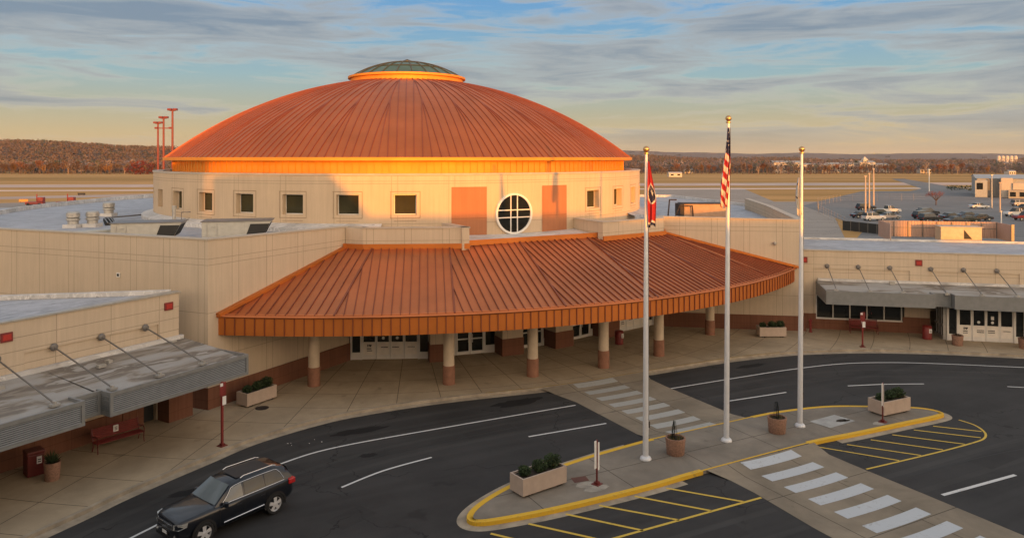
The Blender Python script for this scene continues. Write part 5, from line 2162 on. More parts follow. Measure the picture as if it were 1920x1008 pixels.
# ------------------------------------------------------------------ flagpoles and flags
def flagpole(label, x, q, h, lean):
    t = thing('flagpole', label, 'flagpole', site(x, q, 0.14), ROTZ, 'flagpoles on the island')
    t.rotation_euler = (0, radians(lean), ROTZ)
    b = MB()
    b.tube([(0, 0, 0.1), (0, 0, 2.5), (0, 0, h * 0.6), (0, 0, h)], [0.125, 0.12, 0.10, 0.06], 16)
    b.build('shaft', M['pole'], t, smooth=True)
    b = MB()
    b.lathe([(0.25, 0.0), (0.25, 0.04), (0.22, 0.10), (0.16, 0.15), (0.13, 0.16)], 20)
    b.build('base_collar', M['pole'], t, smooth=True)
    b = MB()
    b.lathe([(0.055, h), (0.12, h + 0.03), (0.12, h + 0.07), (0.04, h + 0.10)], 14)
    b.lathe([(0.14 * sin(k * pi / 10) + 0.0005, h + 0.23 - 0.14 * cos(k * pi / 10)) for k in range(11)], 14)
    b.build('ball_finial', M['brass'], t, smooth=True)
    b = MB()
    b.box(0.10, 0.19, -0.05, 0.05, 1.35, 1.62)
    b.tube([(0.12, -0.05, 1.5), (0.085, -0.04, h - 0.2)], 0.012, 4)
    b.build('halyard_cleat', M['iron'], t)
    return t


flagpole('left flagpole beside the round pot, flying the red state flag', -4.84, 42.62, 13.2, 0.15)
flagpole('tallest flagpole in the middle of the island, flying the striped flag', -0.23, 42.66, 14.65, 0.5)
flagpole('right flagpole near the pale slab, with a pale flag wrapped to it', 4.3, 42.9, 13.25, 0.55)


def cloth(profile, fold, n_s=60, n_u=36, seed=1):
    """a limp flag: profile(s) gives (centre offset, half width) down its length s in metres; returns a grid of points"""
    rnd = random.Random(seed)
    ph = rnd.uniform(0, 6)
    G = []
    for i in range(n_s + 1):
        s = i / n_s
        c, w, z = profile(s)
        row = []
        for k in range(n_u + 1):
            u = k / n_u
            x = c + w * (2 * u - 1) + 0.25 * w * sin(u * 9 + ph + s * 3)
            y = fold * w * (sin(u * 3 * 2 * pi + ph + s * 2.2) + 0.4 * sin(u * 11 + 4 * s))
            row.append(Vector((x, y - 0.16, z + 0.06 * sin(u * 7 + ph) * s)))
        G.append(row)
    return G


def flag(name, label, x, q, G, paint, mats, rz=0.0):
    b = MB()
    ns, nu = len(G) - 1, len(G[0]) - 1
    for i in range(ns):
        for k in range(nu):
            b.f([G[i][k], G[i][k + 1], G[i + 1][k + 1], G[i + 1][k]], mi=paint((i + 0.5) / ns, (k + 0.5) / nu))
    o = b.build(name, mats, None, smooth=True)
    bpy_o = o
    o.location = site(x, q, 0.14)
    o.rotation_euler = (0, 0, rz)
    tag(o, label, 'flag', 'flags on the island poles')
    return o


FR = plain('flag_red', (0.36, 0.018, 0.025), 0.7, 0, 0.1)
FW = plain('flag_white', (0.62, 0.58, 0.52), 0.7, 0, 0.08)
FB = plain('flag_blue', (0.018, 0.022, 0.07), 0.7, 0, 0.1)
FP = plain('flag_pale_blue', (0.30, 0.40, 0.52), 0.7, 0, 0.15)


def us_paint(s, u):
    # canton folded into the upper part, stripes running down on the slant
    if s < 0.33 + 0.1 * (u - 0.5):
        i, k = int(s * 75), int(u * 9)
        return 1 if (i % 4 == 0 and k % 3 == (i // 4) % 3) else 2
    v = (s - 0.33) * 13.0 - u * 2.6 + 20
    return 0 if int(v) % 2 == 0 else 1


flag('national_flag', 'red and white striped flag with a starred blue corner hanging limp from the tallest pole', -0.23, 42.66,
     cloth(lambda s: (0.05 - 0.17 * s + 0.04 * sin(s * 5), 0.045 + 0.145 * min(1, s * 2.2) * (1 - 0.35 * max(0, s - 0.75) * 4), 14.45 - 3.7 * s), 0.42, 90, 40, 3), us_paint, [FR, FW, FB])


def tn_paint(s, u):
    if s > 0.955:
        return 2
    if 0.925 < s <= 0.955:
        return 1
    cy, cx = (s - 0.50) / 0.15, (u - 0.52) / 0.42
    r = hypot(cx, cy)
    if r < 1.0:
        for (sx, sy) in ((-0.25, -0.45), (0.4, -0.1), (-0.15, 0.45)):
            d = hypot(cx - sx, cy - sy)
            an = atan2(cy - sy, cx - sx)
            if d < 0.23 * (1 + 0.45 * cos(5 * an)):
                return 1
        return 2
    if r < 1.16:
        return 1
    return 0


flag('state_flag', 'red flag with three white stars in a blue disc hanging limp from the left pole', -4.84, 42.62,
     cloth(lambda s: (0.10 + 0.13 * min(1, s * 1.8), 0.03 + 0.13 * min(1, s * 1.7), 12.9 - 2.8 * s), 0.36, 90, 44, 5), tn_paint, [FR, FW, FB])
flag('pale_flag', 'narrow pale blue and white flag hanging limp against the right pole', 4.3, 42.9,
     cloth(lambda s: (-0.12 - 0.04 * sin(s * 4), 0.04 + 0.07 * sin(min(1, s * 1.2) * pi * 0.6), 12.1 - 1.85 * s), 0.5, 70, 20, 8), lambda s, u: 0 if (u < 0.45 and s < 0.82 and int(s * 20) % 7 != 3) else (1 if u > 0.4 or s >= 0.82 else 2), [FP, FW, FB])


# ------------------------------------------------------------------ cars
def car_paint(name, col, metal=0.3):
    t = NT(name)
    t.set(Base_Color=c4(col), Metallic=metal, Roughness=0.28)
    t.b.inputs['Coat Weight'].default_value = 0.7
    t.b.inputs['Specular IOR Level'].default_value = 0.35
    t.b.inputs['Coat Roughness'].default_value = 0.04
    return t.m


M['carblack'] = car_paint('black_car_paint', (0.006, 0.008, 0.013), 0.0)
M['carglass'] = glass('car_glass', (0.02, 0.024, 0.024), 0.03)
M['carglassreflect'] = glass('sky_reflection_car_glass', (0.075, 0.09, 0.088), 0.04)  # teal sky reflection painted in as a lighter base colour
M['carglassreflect'].node_tree.nodes['Principled BSDF'].inputs['Specular IOR Level'].default_value = 0.9
M['rim'] = plain('alloy_rim', (0.72, 0.72, 0.72), 0.35, 0.35, 0.05)
M['lampglass'] = plain('headlamp', (0.55, 0.55, 0.52), 0.12, 0.5, 0.2, 9)
M['taillamp'] = plain('tail_lamp', (0.45, 0.02, 0.02), 0.2, 0, 0.1)


def loft(b, secs):
    """secs: rings of equal length, joined lengthwise, ends capped"""
    rings = [[b.bm.verts.new(p) for p in s] for s in secs]
    n = len(rings[0])
    for i in range(len(rings) - 1):
        for k in range(n):
            b.bm.faces.new((rings[i][k], rings[i][(k + 1) % n], rings[i + 1][(k + 1) % n], rings[i + 1][k]))
    b.bm.faces.new(rings[0])
    b.bm.faces.new(rings[-1])


def suv(label, loc, rz):
    t = thing('parked_car', label, 'car', loc, rz)
    t.name = 'sport_utility_car'
    # lower body: (x, zb, z belt, z deck, half width)
    st = [(2.42, 0.42, 0.80, 0.86, 0.60), (2.36, 0.30, 0.90, 0.98, 0.76), (2.22, 0.27, 0.96, 1.05, 0.86), (1.9, 0.26, 1.0, 1.10, 0.925), (1.45, 0.26, 1.02, 1.135, 0.945), (0.95, 0.26, 1.04, 1.17, 0.95),
          (0.3, 0.26, 1.06, 1.12, 0.952), (-0.6, 0.26, 1.08, 1.13, 0.955), (-1.4, 0.27, 1.10, 1.15, 0.955), (-1.9, 0.30, 1.11, 1.15, 0.94), (-2.2, 0.36, 1.11, 1.14, 0.90), (-2.36, 0.44, 1.08, 1.12, 0.82), (-2.41, 0.50, 1.0, 1.05, 0.74)]
    b = MB()
    secs = []
    for x, zb, zbelt, zd, w in st:
        half = [(0.0, zb), (w * 0.86, zb), (w * 0.97, zb + 0.12), (w, zb + (zbelt - zb) * 0.45), (w * 0.992, zb + (zbelt - zb) * 0.72), (w * 0.965, zbelt), (w * 0.90, zbelt + (zd - zbelt) * 0.72), (w * 0.55, zd), (0.0, zd + 0.012)]
        ring_ = [(x, y, z) for y, z in half] + [(x, -y, z) for y, z in half[-2:0:-1]]
        secs.append(ring_)
    loft(b, secs)
    body = b.build('body', M['carblack'], t, smooth=True)
    sub = body.modifiers.new('s', 'SUBSURF')
    sub.levels = sub.render_levels = 1
    # cabin
    gs = [(1.02, 1.10, 1.13, 0.86, 0.84), (0.62, 1.10, 1.44, 0.87, 0.72), (0.28, 1.10, 1.655, 0.875, 0.655), (-0.1, 1.10, 1.715, 0.88, 0.665), (-0.8, 1.11, 1.735, 0.88, 0.67), (-1.5, 1.12, 1.715, 0.87, 0.655), (-1.98, 1.12, 1.665, 0.84, 0.62), (-2.16, 1.12, 1.52, 0.81, 0.63), (-2.33, 1.10, 1.16, 0.78, 0.76)]
    b = MB()
    secs = []
    for x, zb, zt, wb, wt in gs:
        half = [(0.0, zb), (wb, zb), (wb * 0.6 + wt * 0.4, zb + (zt - zb) * 0.45), (wt * 1.04, zb + (zt - zb) * 0.86), (wt * 0.90, zt - 0.012), (0.0, zt)]
        secs.append([(x, y, z) for y, z in half] + [(x, -y, z) for y, z in half[-2:0:-1]])
    loft(b, secs)
    cab = b.build('cabin', M['carblack'], t, smooth=True)

    def side(x, f, s, o=0.012):
        """a point on the cabin's side, f = 0 at the belt, 1 near the roof"""
        for i in range(len(gs) - 1):
            if gs[i][0] >= x >= gs[i + 1][0]:
                k = (gs[i][0] - x) / (gs[i][0] - gs[i + 1][0])
                zb, zt, wb, wt = [gs[i][j] + (gs[i + 1][j] - gs[i][j]) * k for j in (1, 2, 3, 4)]
                hs = [(wb, zb), (wb * 0.6 + wt * 0.4, zb + (zt - zb) * 0.45), (wt * 1.04, zb + (zt - zb) * 0.86)]
                z = zb + (zt - zb) * f
                for (y0, z0), (y1, z1) in zip(hs, hs[1:]):
                    if z <= z1 + 1e-6:
                        kk = (z - z0) / (z1 - z0)
                        return Vector((x, s * (y0 + (y1 - y0) * kk + o), z))
                return Vector((x, s * (hs[-1][0] + o), hs[-1][1]))
    for s in (1, -1):
        for xa, xb, mat in ((0.62, -0.12, M['carglassreflect']), (-0.20, -1.02, M['carglass']), (-1.08, -1.92, M['carglass'])):
            b = MB()
            n = 8
            rows = []
            for i in range(n + 1):
                x = xa + (xb - xa) * i / n
                top = 0.80
                if x > 0.28:
                    top = 0.72 * max(0.12, (0.86 - x) / 0.58)
                    top = min(0.80, max(0.12, top + 0.06))
                if x < -1.6:
                    top = 0.80 - 0.75 * ((-1.6 - x) / 0.34) ** 2 * 0.45
                rows.append([side(x, 0.10, s), side(x, (0.1 + top) / 2, s), side(x, top, s)])
            for i in range(n):
                for k in range(2):
                    b.f([rows[i][k], rows[i + 1][k], rows[i + 1][k + 1], rows[i][k + 1]])
            b.build('side_window', mat, t, smooth=True)
        b = MB()
        lo = [side(0.72 - 2.64 * i / 20, 0.06, s, 0.018) for i in range(21)]
        b.tube(lo, 0.014, 5)
        hi = []
        for i in range(21):
            x = 0.70 - 2.62 * i / 20
            f = 0.85
            if x > 0.28:
                f = min(0.85, 0.78 * max(0.1, (0.88 - x) / 0.6) + 0.08)
            if x < -1.6:
                f = 0.85 - 0.78 * ((-1.6 - x) / 0.34) ** 2
            hi.append(side(x, max(0.06, f), s, 0.018))
        b.tube(hi, 0.012, 5)
        b.build('chrome_trim', M['chrome'], t)
        b = MB()
        b.tube([(0.72, s * 0.968, 0.50), (-0.95, s * 0.972, 0.55)], 0.02, 5)
        b.build('door_strip', M['chrome'], t)
        b = MB()
        b.tube([(-0.15, s * 0.60, 1.735), (-0.3, s * 0.60, 1.785), (-1.55, s * 0.59, 1.775), (-1.7, s * 0.58, 1.72)], 0.018, 6)
        b.build('roof_rail', M['chrome'], t)
        b = MB()
        b.lathe([(0.001, -0.10), (0.09, -0.08), (0.11, 0.0), (0.09, 0.08), (0.001, 0.1)], 10, (0, 0, 0))
        for v in b.bm.verts:
            v.co = Vector((0.66 + v.co.x * 0.8, s * (1.03 + v.co.y), 1.14 + v.co.z))
        b.tube([(0.66, s * 0.9, 1.1), (0.66, s * 1.0, 1.11)], 0.025, 6)
        b.build('wing_mirror', M['carblack'], t, smooth=True)
        b = MB()
        for x in (0.28, -0.70):
            b.box(x - 0.28, x - 0.10, s * 0.975 - 0.012, s * 0.975 + 0.012, 0.92, 0.95)
        b.build('door_handle', M['carblack'], t, bevel=0.005)
        b = MB()
        for x in (0.86, -0.14, -1.10):
            b.box(x - 0.006, x + 0.006, s * 0.9575 - 0.008, s * 0.9575 + 0.004, 0.42, 1.05)
        b.build('door_gap', M['black'], t)
    # windscreen and back glass
    b = MB()
    rows = []
    for k in range(6):
        f = k / 5
        x = 0.985 - 0.66 * f
        z = 1.165 + 0.475 * f
        w = 0.80 - 0.17 * f
        rows.append([Vector((x + 0.03 * (1 - u * u), u * w, z + 0.012)) for u in (-1, -0.5, 0, 0.5, 1)])
    for i in range(5):
        for k in range(4):
            b.f([rows[i][k], rows[i + 1][k], rows[i + 1][k + 1], rows[i][k + 1]])
    b.build('windscreen', M['carglassreflect'], t, smooth=True)
    b = MB()
    b.f([(-2.17, -0.58, 1.54), (-2.17, 0.58, 1.54), (-2.335, 0.66, 1.2), (-2.335, -0.66, 1.2)])
    b.build('rear_window', M['carglass'], t)
    b = MB()
    b.f([(-0.05, -0.5, 1.728), (-0.05, 0.5, 1.728), (-1.5, 0.48, 1.737), (-1.5, -0.48, 1.737)])
    for v in b.bm.verts:
        v.co.z += 0.012
    b.build('sunroof', M['black'], t)
    # wheels
    for x in (1.47, -1.45):
        for s in (1, -1):
            b = MB()
            b.lathe([(0.27, -0.11), (0.36, -0.125), (0.39, -0.09), (0.39, 0.09), (0.36, 0.125), (0.27, 0.11)], 28)
            for v in b.bm.verts:
                v.co = Vector((x + v.co.x, s * (0.865 + v.co.z), 0.39 + v.co.y))
            w = b.build('wheel', M['tyre'], t, smooth=True)
            b = MB()
            b.lathe([(0.27, 0.10), (0.25, 0.08), (0.24, 0.02)], 28)
            for k in range(5):
                a = k * 2 * pi / 5 + 0.3
                d, p = Vector((cos(a), sin(a), 0)), Vector((-sin(a), cos(a), 0))
                b.f([d * 0.04 + p * 0.055 + Vector((0, 0, 0.105)), d * 0.04 - p * 0.055 + Vector((0, 0, 0.105)), d * 0.26 - p * 0.075 + Vector((0, 0, 0.10)), d * 0.26 + p * 0.075 + Vector((0, 0, 0.10))])
            b.lathe([(0.075, 0.10), (0.06, 0.115), (0.001, 0.12)], 14)
            for v in b.bm.verts:
                v.co = Vector((x + v.co.x, s * (0.865 + v.co.z), 0.39 + v.co.y))
            b.build('rim', M['rim'], w)
            b = MB()
            b.lathe([(0.001, 0.015), (0.25, 0.015)], 20)
            for v in b.bm.verts:
                v.co = Vector((x + v.co.x, s * (0.865 + v.co.z), 0.39 + v.co.y))
            b.build('brake_disc', M['black'], w)
            # wheel arch lip
            b = MB()
            n = 16
            for k in range(n):
                a0, a1 = pi * k / n - 0.15 + 0.3 * k / n * 0, pi * (k + 1) / n - 0.15
                a0, a1 = -0.25 + (pi + 0.5) * k / n, -0.25 + (pi + 0.5) * (k + 1) / n
                q = []
                for (r, y) in ((0.40, 0.80), (0.40, 0.978), (0.475, 0.972)):
                    q.append([Vector((x + r * cos(a), s * y, 0.40 + r * sin(a))) for a in (a0, a1)])
                b.f([q[0][0], q[0][1], q[1][1], q[1][0]])
                b.f([q[1][0], q[1][1], q[2][1], q[2][0]])
            b.build('wheel_arch', M['black'], t, smooth=True)
    # front: grille with chrome slots, lamps, bumper; rear lamps
    b = MB()
    b.box(2.30, 2.425, -0.52, 0.52, 0.72, 0.90)
    g = b.build('grille', M['black'], t, bevel=0.02)
    b = MB()
    for k in range(7):
        y = -0.45 + k * 0.15
        for (y0, y1, z0, z1) in ((y - 0.055, y - 0.043, 0.735, 0.885), (y + 0.043, y + 0.055, 0.735, 0.885), (y - 0.043, y + 0.043, 0.873, 0.885), (y - 0.043, y + 0.043, 0.735, 0.747)):
            b.box(2.425, 2.44, y0, y1, z0, z1)
    b.build('slot_trim', M['chrome'], g)
    for s in (1, -1):
        b = MB()
        b.f([(2.40, s * 0.54, 0.90), (2.29, s * 0.84, 0.95), (2.08, s * 0.915, 0.965), (2.12, s * 0.925, 0.83), (2.34, s * 0.80, 0.75), (2.43, s * 0.54, 0.74)])
        h = b.build('headlight', M['lampglass'], t)
        m_ = h.modifiers.new('th', 'SOLIDIFY')
        m_.thickness = 0.05
        b = MB()
        b.box(-2.40, -2.1, min(s * 0.66, s * 0.93), max(s * 0.66, s * 0.93), 0.92, 1.12)
        b.build('tail_light', M['taillamp'], t, bevel=0.03)
        b = MB()
        b.lathe([(0.001, 0), (0.07, 0)], 12)
        for v in b.bm.verts:
            v.co = Vector((2.40, s * 0.62 + v.co.x, 0.50 + v.co.y))
        b.build('fog_light', M['lampglass'], t)
    b = MB()
    b.box(2.33, 2.44, -0.62, 0.62, 0.34, 0.46)
    b.box(2.42, 2.445, -0.26, 0.26, 0.50, 0.61)
    b.build('lower_grille', M['black'], t, bevel=0.01)
    b = MB()
    b.box(2.445, 2.455, -0.15, 0.15, 0.50, 0.61)
    b.build('number_plate', M['paper'], t)
    b = MB()
    b.tube([(2.44, -0.4, 0.665), (2.445, 0, 0.665), (2.44, 0.4, 0.665)], 0.012, 5)
    b.build('bumper_trim', M['chrome'], t)
    b = MB()
    for yy in (-0.4, 0.35):
        b.tube([(1.02, yy, 1.165), (0.80, yy + 0.35, 1.30)], 0.008, 4)
    b.build('wiper', M['black'], t)
    return t


car = suv('black sport utility car with chrome window trim driving along the near lane', (-10.36, 27.30, 0.0), atan2(-0.784, -0.62))
car.scale = (0.955, 0.955, 0.955)


# ------------------------------------------------------------------ far parked cars
def far_car(name, label, cat, loc, rz, col, kind='saloon', s=1.0):
    t = thing(name, label, cat, loc, rz, 'cars in the far lot')
    if kind == 'saloon':
        prof = [(-2.3, 0.35), (-2.35, 0.85), (-1.7, 0.98), (2.1, 0.80), (2.35, 0.62), (2.3, 0.35)]
        cab = [(-1.65, 0.93), (-1.05, 1.42), (0.35, 1.45), (1.15, 0.88)]
    elif kind == 'suv':
        prof = [(-2.3, 0.4), (-2.35, 1.0), (-2.0, 1.1), (1.1, 1.08), (2.2, 0.98), (2.35, 0.6), (2.3, 0.4)]
        cab = [(-2.25, 1.05), (-2.0, 1.72), (0.3, 1.75), (1.05, 1.06)]
    else:
        prof = [(-2.8, 0.5), (-2.8, 1.12), (-0.75, 1.12), (1.2, 1.15), (2.5, 1.08), (2.65, 0.75), (2.6, 0.5)]
        cab = [(-0.75, 1.12), (-0.65, 1.86), (0.55, 1.88), (1.2, 1.13)]
    w = 0.9

    def ext(b, poly, ya, yb, tuck=0.0, zt=0):
        z1 = max(p[1] for p in poly)
        z0 = min(p[1] for p in poly)
        L0 = [(x, ya + (tuck if z > (z0 + z1) / 2 else 0), z) for x, z in poly]
        L1 = [(x, yb - (tuck if z > (z0 + z1) / 2 else 0), z) for x, z in poly]
        b.f(L0)
        b.f(L1[::-1])
        n = len(poly)
        for i in range(n):
            j = (i + 1) % n
            b.f([L0[i], L0[j], L1[j], L1[i]])
    b = MB()
    ext(b, prof, -w, w, 0.0)
    if kind == 'pickup':
        b.box(-2.7, -0.85, -0.7, 0.7, 1.121, 1.13)
    body = b.build('body', col, t, bevel=0.06)
    b = MB()
    ext(b, cab, -w + 0.04, w - 0.04, 0.17)
    b.build('cabin', M['carglass'], t, bevel=0.03)
    b = MB()
    xs = [p for p in cab if p[1] > 1.3]
    b.f([(xs[0][0] - 0.02, -w + 0.2, xs[0][1] + 0.012), (xs[1][0] + 0.02, -w + 0.2, xs[1][1] + 0.012), (xs[1][0] + 0.02, w - 0.2, xs[1][1] + 0.012), (xs[0][0] - 0.02, w - 0.2, xs[0][1] + 0.012)])
    for px in (cab[1][0] + 0.1, (cab[1][0] + cab[2][0]) / 2):
        for sy in (-1, 1):
            b.bar((px, sy * (w - 0.035), cab[0][1]), (px, sy * (w - 0.185), cab[1][1]), 0.09, 0.03, (0, 1, 0))
    b.build('roof', col, t)
    for x in (prof[0][0] + 0.85, prof[-1][0] - 0.85):
        for sy in (1, -1):
            b = MB()
            b.lathe([(0.001, -0.11), (0.33, -0.11), (0.36, 0), (0.33, 0.11), (0.001, 0.11)], 14)
            for v in b.bm.verts:
                v.co = Vector((x + v.co.x, sy * (0.83 + v.co.z), 0.36 + v.co.y))
            wh = b.build('wheel', M['tyre'], t)
            b = MB()
            b.lathe([(0.001, 0.115), (0.2, 0.115)], 10)
            for v in b.bm.verts:
                v.co = Vector((x + v.co.x, sy * (0.83 + v.co.z), 0.36 + v.co.y))
            b.build('rim', M['galv'], wh)
    b = MB()
    zl = prof[1][1] - 0.18
    for sy in (-1, 1):
        b.box(prof[0][0] - 0.07, prof[0][0] + 0.05, min(sy * 0.6, sy * 0.86), max(sy * 0.6, sy * 0.86), zl - 0.1, zl + 0.05)
    b.build('tail_lights', M['taillamp'], t)
    if s != 1.0:
        t.scale = (s, s, s)
    return t


CW = car_paint('white_car_paint', (0.62, 0.61, 0.58), 0.0)
CS = car_paint('silver_car_paint', (0.38, 0.38, 0.38), 0.5)
CR_ = car_paint('red_car_paint', (0.20, 0.012, 0.012), 0.2)
CG = car_paint('dark_grey_car_paint', (0.035, 0.038, 0.042), 0.3)
CGR = car_paint('dark_green_car_paint', (0.012, 0.024, 0.02), 0.3)
CBL = car_paint('dark_blue_car_paint', (0.012, 0.016, 0.03), 0.3)
R_ = radians
for a in (
    ('pickup_truck', 'white pickup truck at the left end of the far lot, behind the lamp posts', 'pickup', (89.5, 178.0, 0), R_(8), CW, 'pickup'),
    ('parked_car', 'black sport utility car just behind the white pickup at the left of the lot', 'car', (89.0, 188.5, 0), R_(8), M['carblack'], 'suv'),
    ('parked_car', 'dark green car parked in front of the white pickup at the left of the lot', 'car', (84.5, 172.0, 0), R_(8), CGR, 'saloon'),
    ('parked_car', 'white car behind the black fence screen, nearest the fence corner', 'car', (76.0, 157.5, 0), R_(8), CW, 'suv'),
    ('parked_car', 'silver white car beside the white one behind the black fence screen', 'car', (81.0, 161.0, 0), R_(8), CS, 'saloon'),
    ('parked_car', 'black car tucked between the lamp posts and the white cars', 'car', (76.8, 164.5, 0), R_(8), M['carblack'], 'saloon'),
    ('parked_car', 'dark grey hatchback at the left front of the middle black cluster', 'car', (86.5, 155.0, 0), R_(12), CG, 'suv'),
    ('parked_car', 'black car at the left back of the middle cluster', 'car', (89.0, 162.0, 0), R_(12), M['carblack'], 'suv'),
    ('parked_car', 'dark green saloon at the right front of the middle cluster', 'car', (92.8, 153.0, 0), R_(176), CGR, 'saloon'),
    ('parked_car', 'dark blue car in the centre of the middle cluster', 'car', (94.0, 160.5, 0), R_(12), CBL, 'saloon'),
    ('parked_car', 'black estate car at the very back of the middle cluster', 'car', (95.5, 172.0, 0), R_(8), M['carblack'], 'suv'),
    ('parked_car', 'dark grey saloon at the right end of the middle cluster', 'car', (98.3, 157.5, 0), R_(172), CG, 'saloon'),
    ('parked_car', 'dark grey saloon at the front left of the middle cluster', 'car', (89.3, 150.5, 0), R_(10), CG, 'saloon'),
    ('parked_car', 'black saloon behind the dark grey saloon at the right of the middle cluster', 'car', (99.5, 163.5, 0), R_(8), M['carblack'], 'saloon'),
    ('parked_car', 'dark blue sport utility car between the black cars in the middle cluster', 'car', (92.0, 166.5, 0), R_(10), CBL, 'suv'),
    ('parked_car', 'dark grey sport utility car at the far right back of the right row', 'car', (134.0, 190.0, 0), R_(182), CG, 'suv'),
    ('parked_car', 'white saloon half hidden behind the dark red pickup', 'car', (114.8, 160.5, 0), R_(182), CW, 'saloon'),
    ('parked_car', 'silver sport utility car in front of the hangar low block', 'car', (139.0, 205.0, 0), R_(4), CS, 'suv'),
    ('parked_car', 'low white car alone in the empty middle of the lot', 'car', (121.5, 195.0, 0), R_(3), CW, 'saloon'),
    ('pickup_truck', 'black pickup at the back of the right row', 'pickup', (126.0, 184.0, 0), R_(182), M['carblack'], 'pickup'),
    ('pickup_truck', 'white pickup in front of the black pickup in the right row', 'pickup', (113.5, 168.5, 0), R_(182), CW, 'pickup'),
    ('pickup_truck', 'dark red pickup in front of the white pickup in the right row', 'pickup', (108.5, 158.0, 0), R_(182), CR_, 'pickup'),
    ('parked_car', 'silver saloon beyond the red pickup at the right edge', 'car', (107.5, 149.0, 0), R_(200), CS, 'saloon'),
    ('parked_car', 'dark car nearest the viewer at the right edge of the lot', 'car', (104.2, 143.0, 0), R_(200), CG, 'suv'),
    ('parked_car', 'white car behind the silver saloon at the right edge', 'car', (118.5, 166.0, 0), R_(185), CW, 'suv'),
):
    far_car(*a)


# ------------------------------------------------------------------ lot furniture, buildings and woods in the distance
def lamp_mast(label, loc, h, mat, grp, heads=1, r=0.16, hw=0.9):
    t = thing('lamp_mast', label, 'lamp mast', loc, 0, grp)
    b = MB()
    b.tube([(0, 0, 0), (0, 0, h)], [r, r * 0.6], 8)
    b.build('pole', mat, t, smooth=True)
    b = MB()
    b.box(-hw, hw, -0.12, 0.12, h - 0.1, h + 0.06)
    b.build('crossarm' if hw > 0.5 else 'cap', mat, t)
    for s in (-1, 1) if hw > 0.5 else ():
        b = MB()
        b.box(s * hw - 0.45, s * hw + 0.45, -0.5, 0.5, h - 0.05, h + 0.3)
        b.build('lamp_head', mat, t, bevel=0.08)
    return t


PM = plain('weathered_mast', (0.45, 0.36, 0.28), 0.6)
lamp_mast('left one of three slim tan masts behind the black fence', (77.1, 163.5, 0), 9.2, PM, 'slim masts in the lot', r=0.22, hw=0.3)
lamp_mast('middle one of three slim tan masts behind the black fence', (86.6, 181.7, 0), 9.4, PM, 'slim masts in the lot', r=0.22, hw=0.3)
lamp_mast('right one of three slim tan masts, the farthest from the fence', (100.4, 208.1, 0), 10.2, PM, 'slim masts in the lot', r=0.26, hw=0.3)
lamp_mast('grey mast left of the hangar doors', (126.3, 197.3, 0), 8.7, M['galv'], 'slim masts in the lot', r=0.2, hw=0.3)
lamp_mast('tan mast before the lit hangar corner', (118.3, 181.7, 0), 7.2, PM, 'slim masts in the lot', r=0.2, hw=0.3)
lamp_mast('short white post beside the red pickup', (97.0, 148.6, 0), 2.6, M['alu'], 'slim masts in the lot', r=0.12, hw=0.1)
lamp_mast('slim white mast at the start of the distant track', (163.3, 293.4, 0), 8.5, M['alu'], 'slim masts in the lot', r=0.2, hw=0.3)
RM = plain('red_mast_paint', (0.17, 0.03, 0.026), 0.6)
# tall red apron light masts behind the drum
def red_mast(label, u, v_top, Y, arms=False):
    x = (u - 600) / 867 * Y
    z = 13.2 + (168 - v_top) * Y / 867
    t = thing('light_mast', label, 'light mast', (x, Y, 0), 0, 'tall red apron light masts')
    b = MB()
    b.tube([(0, 0, 0), (0, 0, z)], [0.27, 0.2], 8)
    b.build('pole', RM, t, smooth=True)
    for s in (-1, 1):
        b = MB()
        b.box(s * 0.55 - 0.42, s * 0.55 + 0.42, -0.4, 0.4, z - 0.1, z + 0.34)
        M_ = b.build('lamp_head', RM, t, bevel=0.1)
    b = MB()
    b.box(-0.6, 0.6, -0.1, 0.1, z - 0.2, z + 0.02)
    if arms:
        b.box(-1.6, 1.6, -0.08, 0.08, z - 2.3, z - 2.1)
        for s in (-1.5, 1.5):
            b.box(s - 0.3, s + 0.3, -0.3, 0.3, z - 2.35, z - 1.95)
    b.build('crossarm', RM, t)


red_mast('tallest red light mast, right one of three left of the dome', 207.3, 113, 152)
red_mast('middle red light mast of three left of the dome, with low arms', 197, 122, 160, True)
red_mast('left and shortest red light mast of three left of the dome', 190.5, 128, 172)

# black screened fence at the lot corner
t = thing('screen_fence', 'black fabric covered fence at the near corner of the far lot', 'fence', (0, 0, 0))
b = MB()
b.wall([(60.2, 136.5), (61.0, 135.0), (64.5, 126), (72, 124)], 0.03, 1.75, 0.05)
b.build('fabric', M['dark'], t)
for k in range(6):
    f = k / 5
    b = MB()
    b.tube([(61.0 + 3.5 * f, 135.0 - 9 * f, 0), (61.0 + 3.5 * f, 135.0 - 9 * f, 1.9)], 0.05, 6)
    b.build('post', M['steel'], t)
t = thing('chain_link_fence', 'long faint wire fence running from the lot towards the airfield', 'fence', (0, 0, 0))
FP_ = [(61.2, 136.5), (72, 176), (84, 206), (99, 226), (128, 232)]
for i in range(len(FP_) - 1):
    a, c = Vector((*FP_[i], 0)), Vector((*FP_[i + 1], 0))
    n = max(2, int((c - a).length / 4))
    for k in range(n):
        p = a + (c - a) * k / n
        b = MB()
        b.tube([p, p + Vector((0, 0, 2.2))], 0.022, 5)
        b.build('post', M['steel'], t)
b = MB()
for z in (0.5, 1.1, 1.6, 2.15):
    for i in range(len(FP_) - 1):
        b.tube([(*FP_[i], z), (*FP_[i + 1], z)], 0.014, 4)
b.build('wire', M['galv'], t)

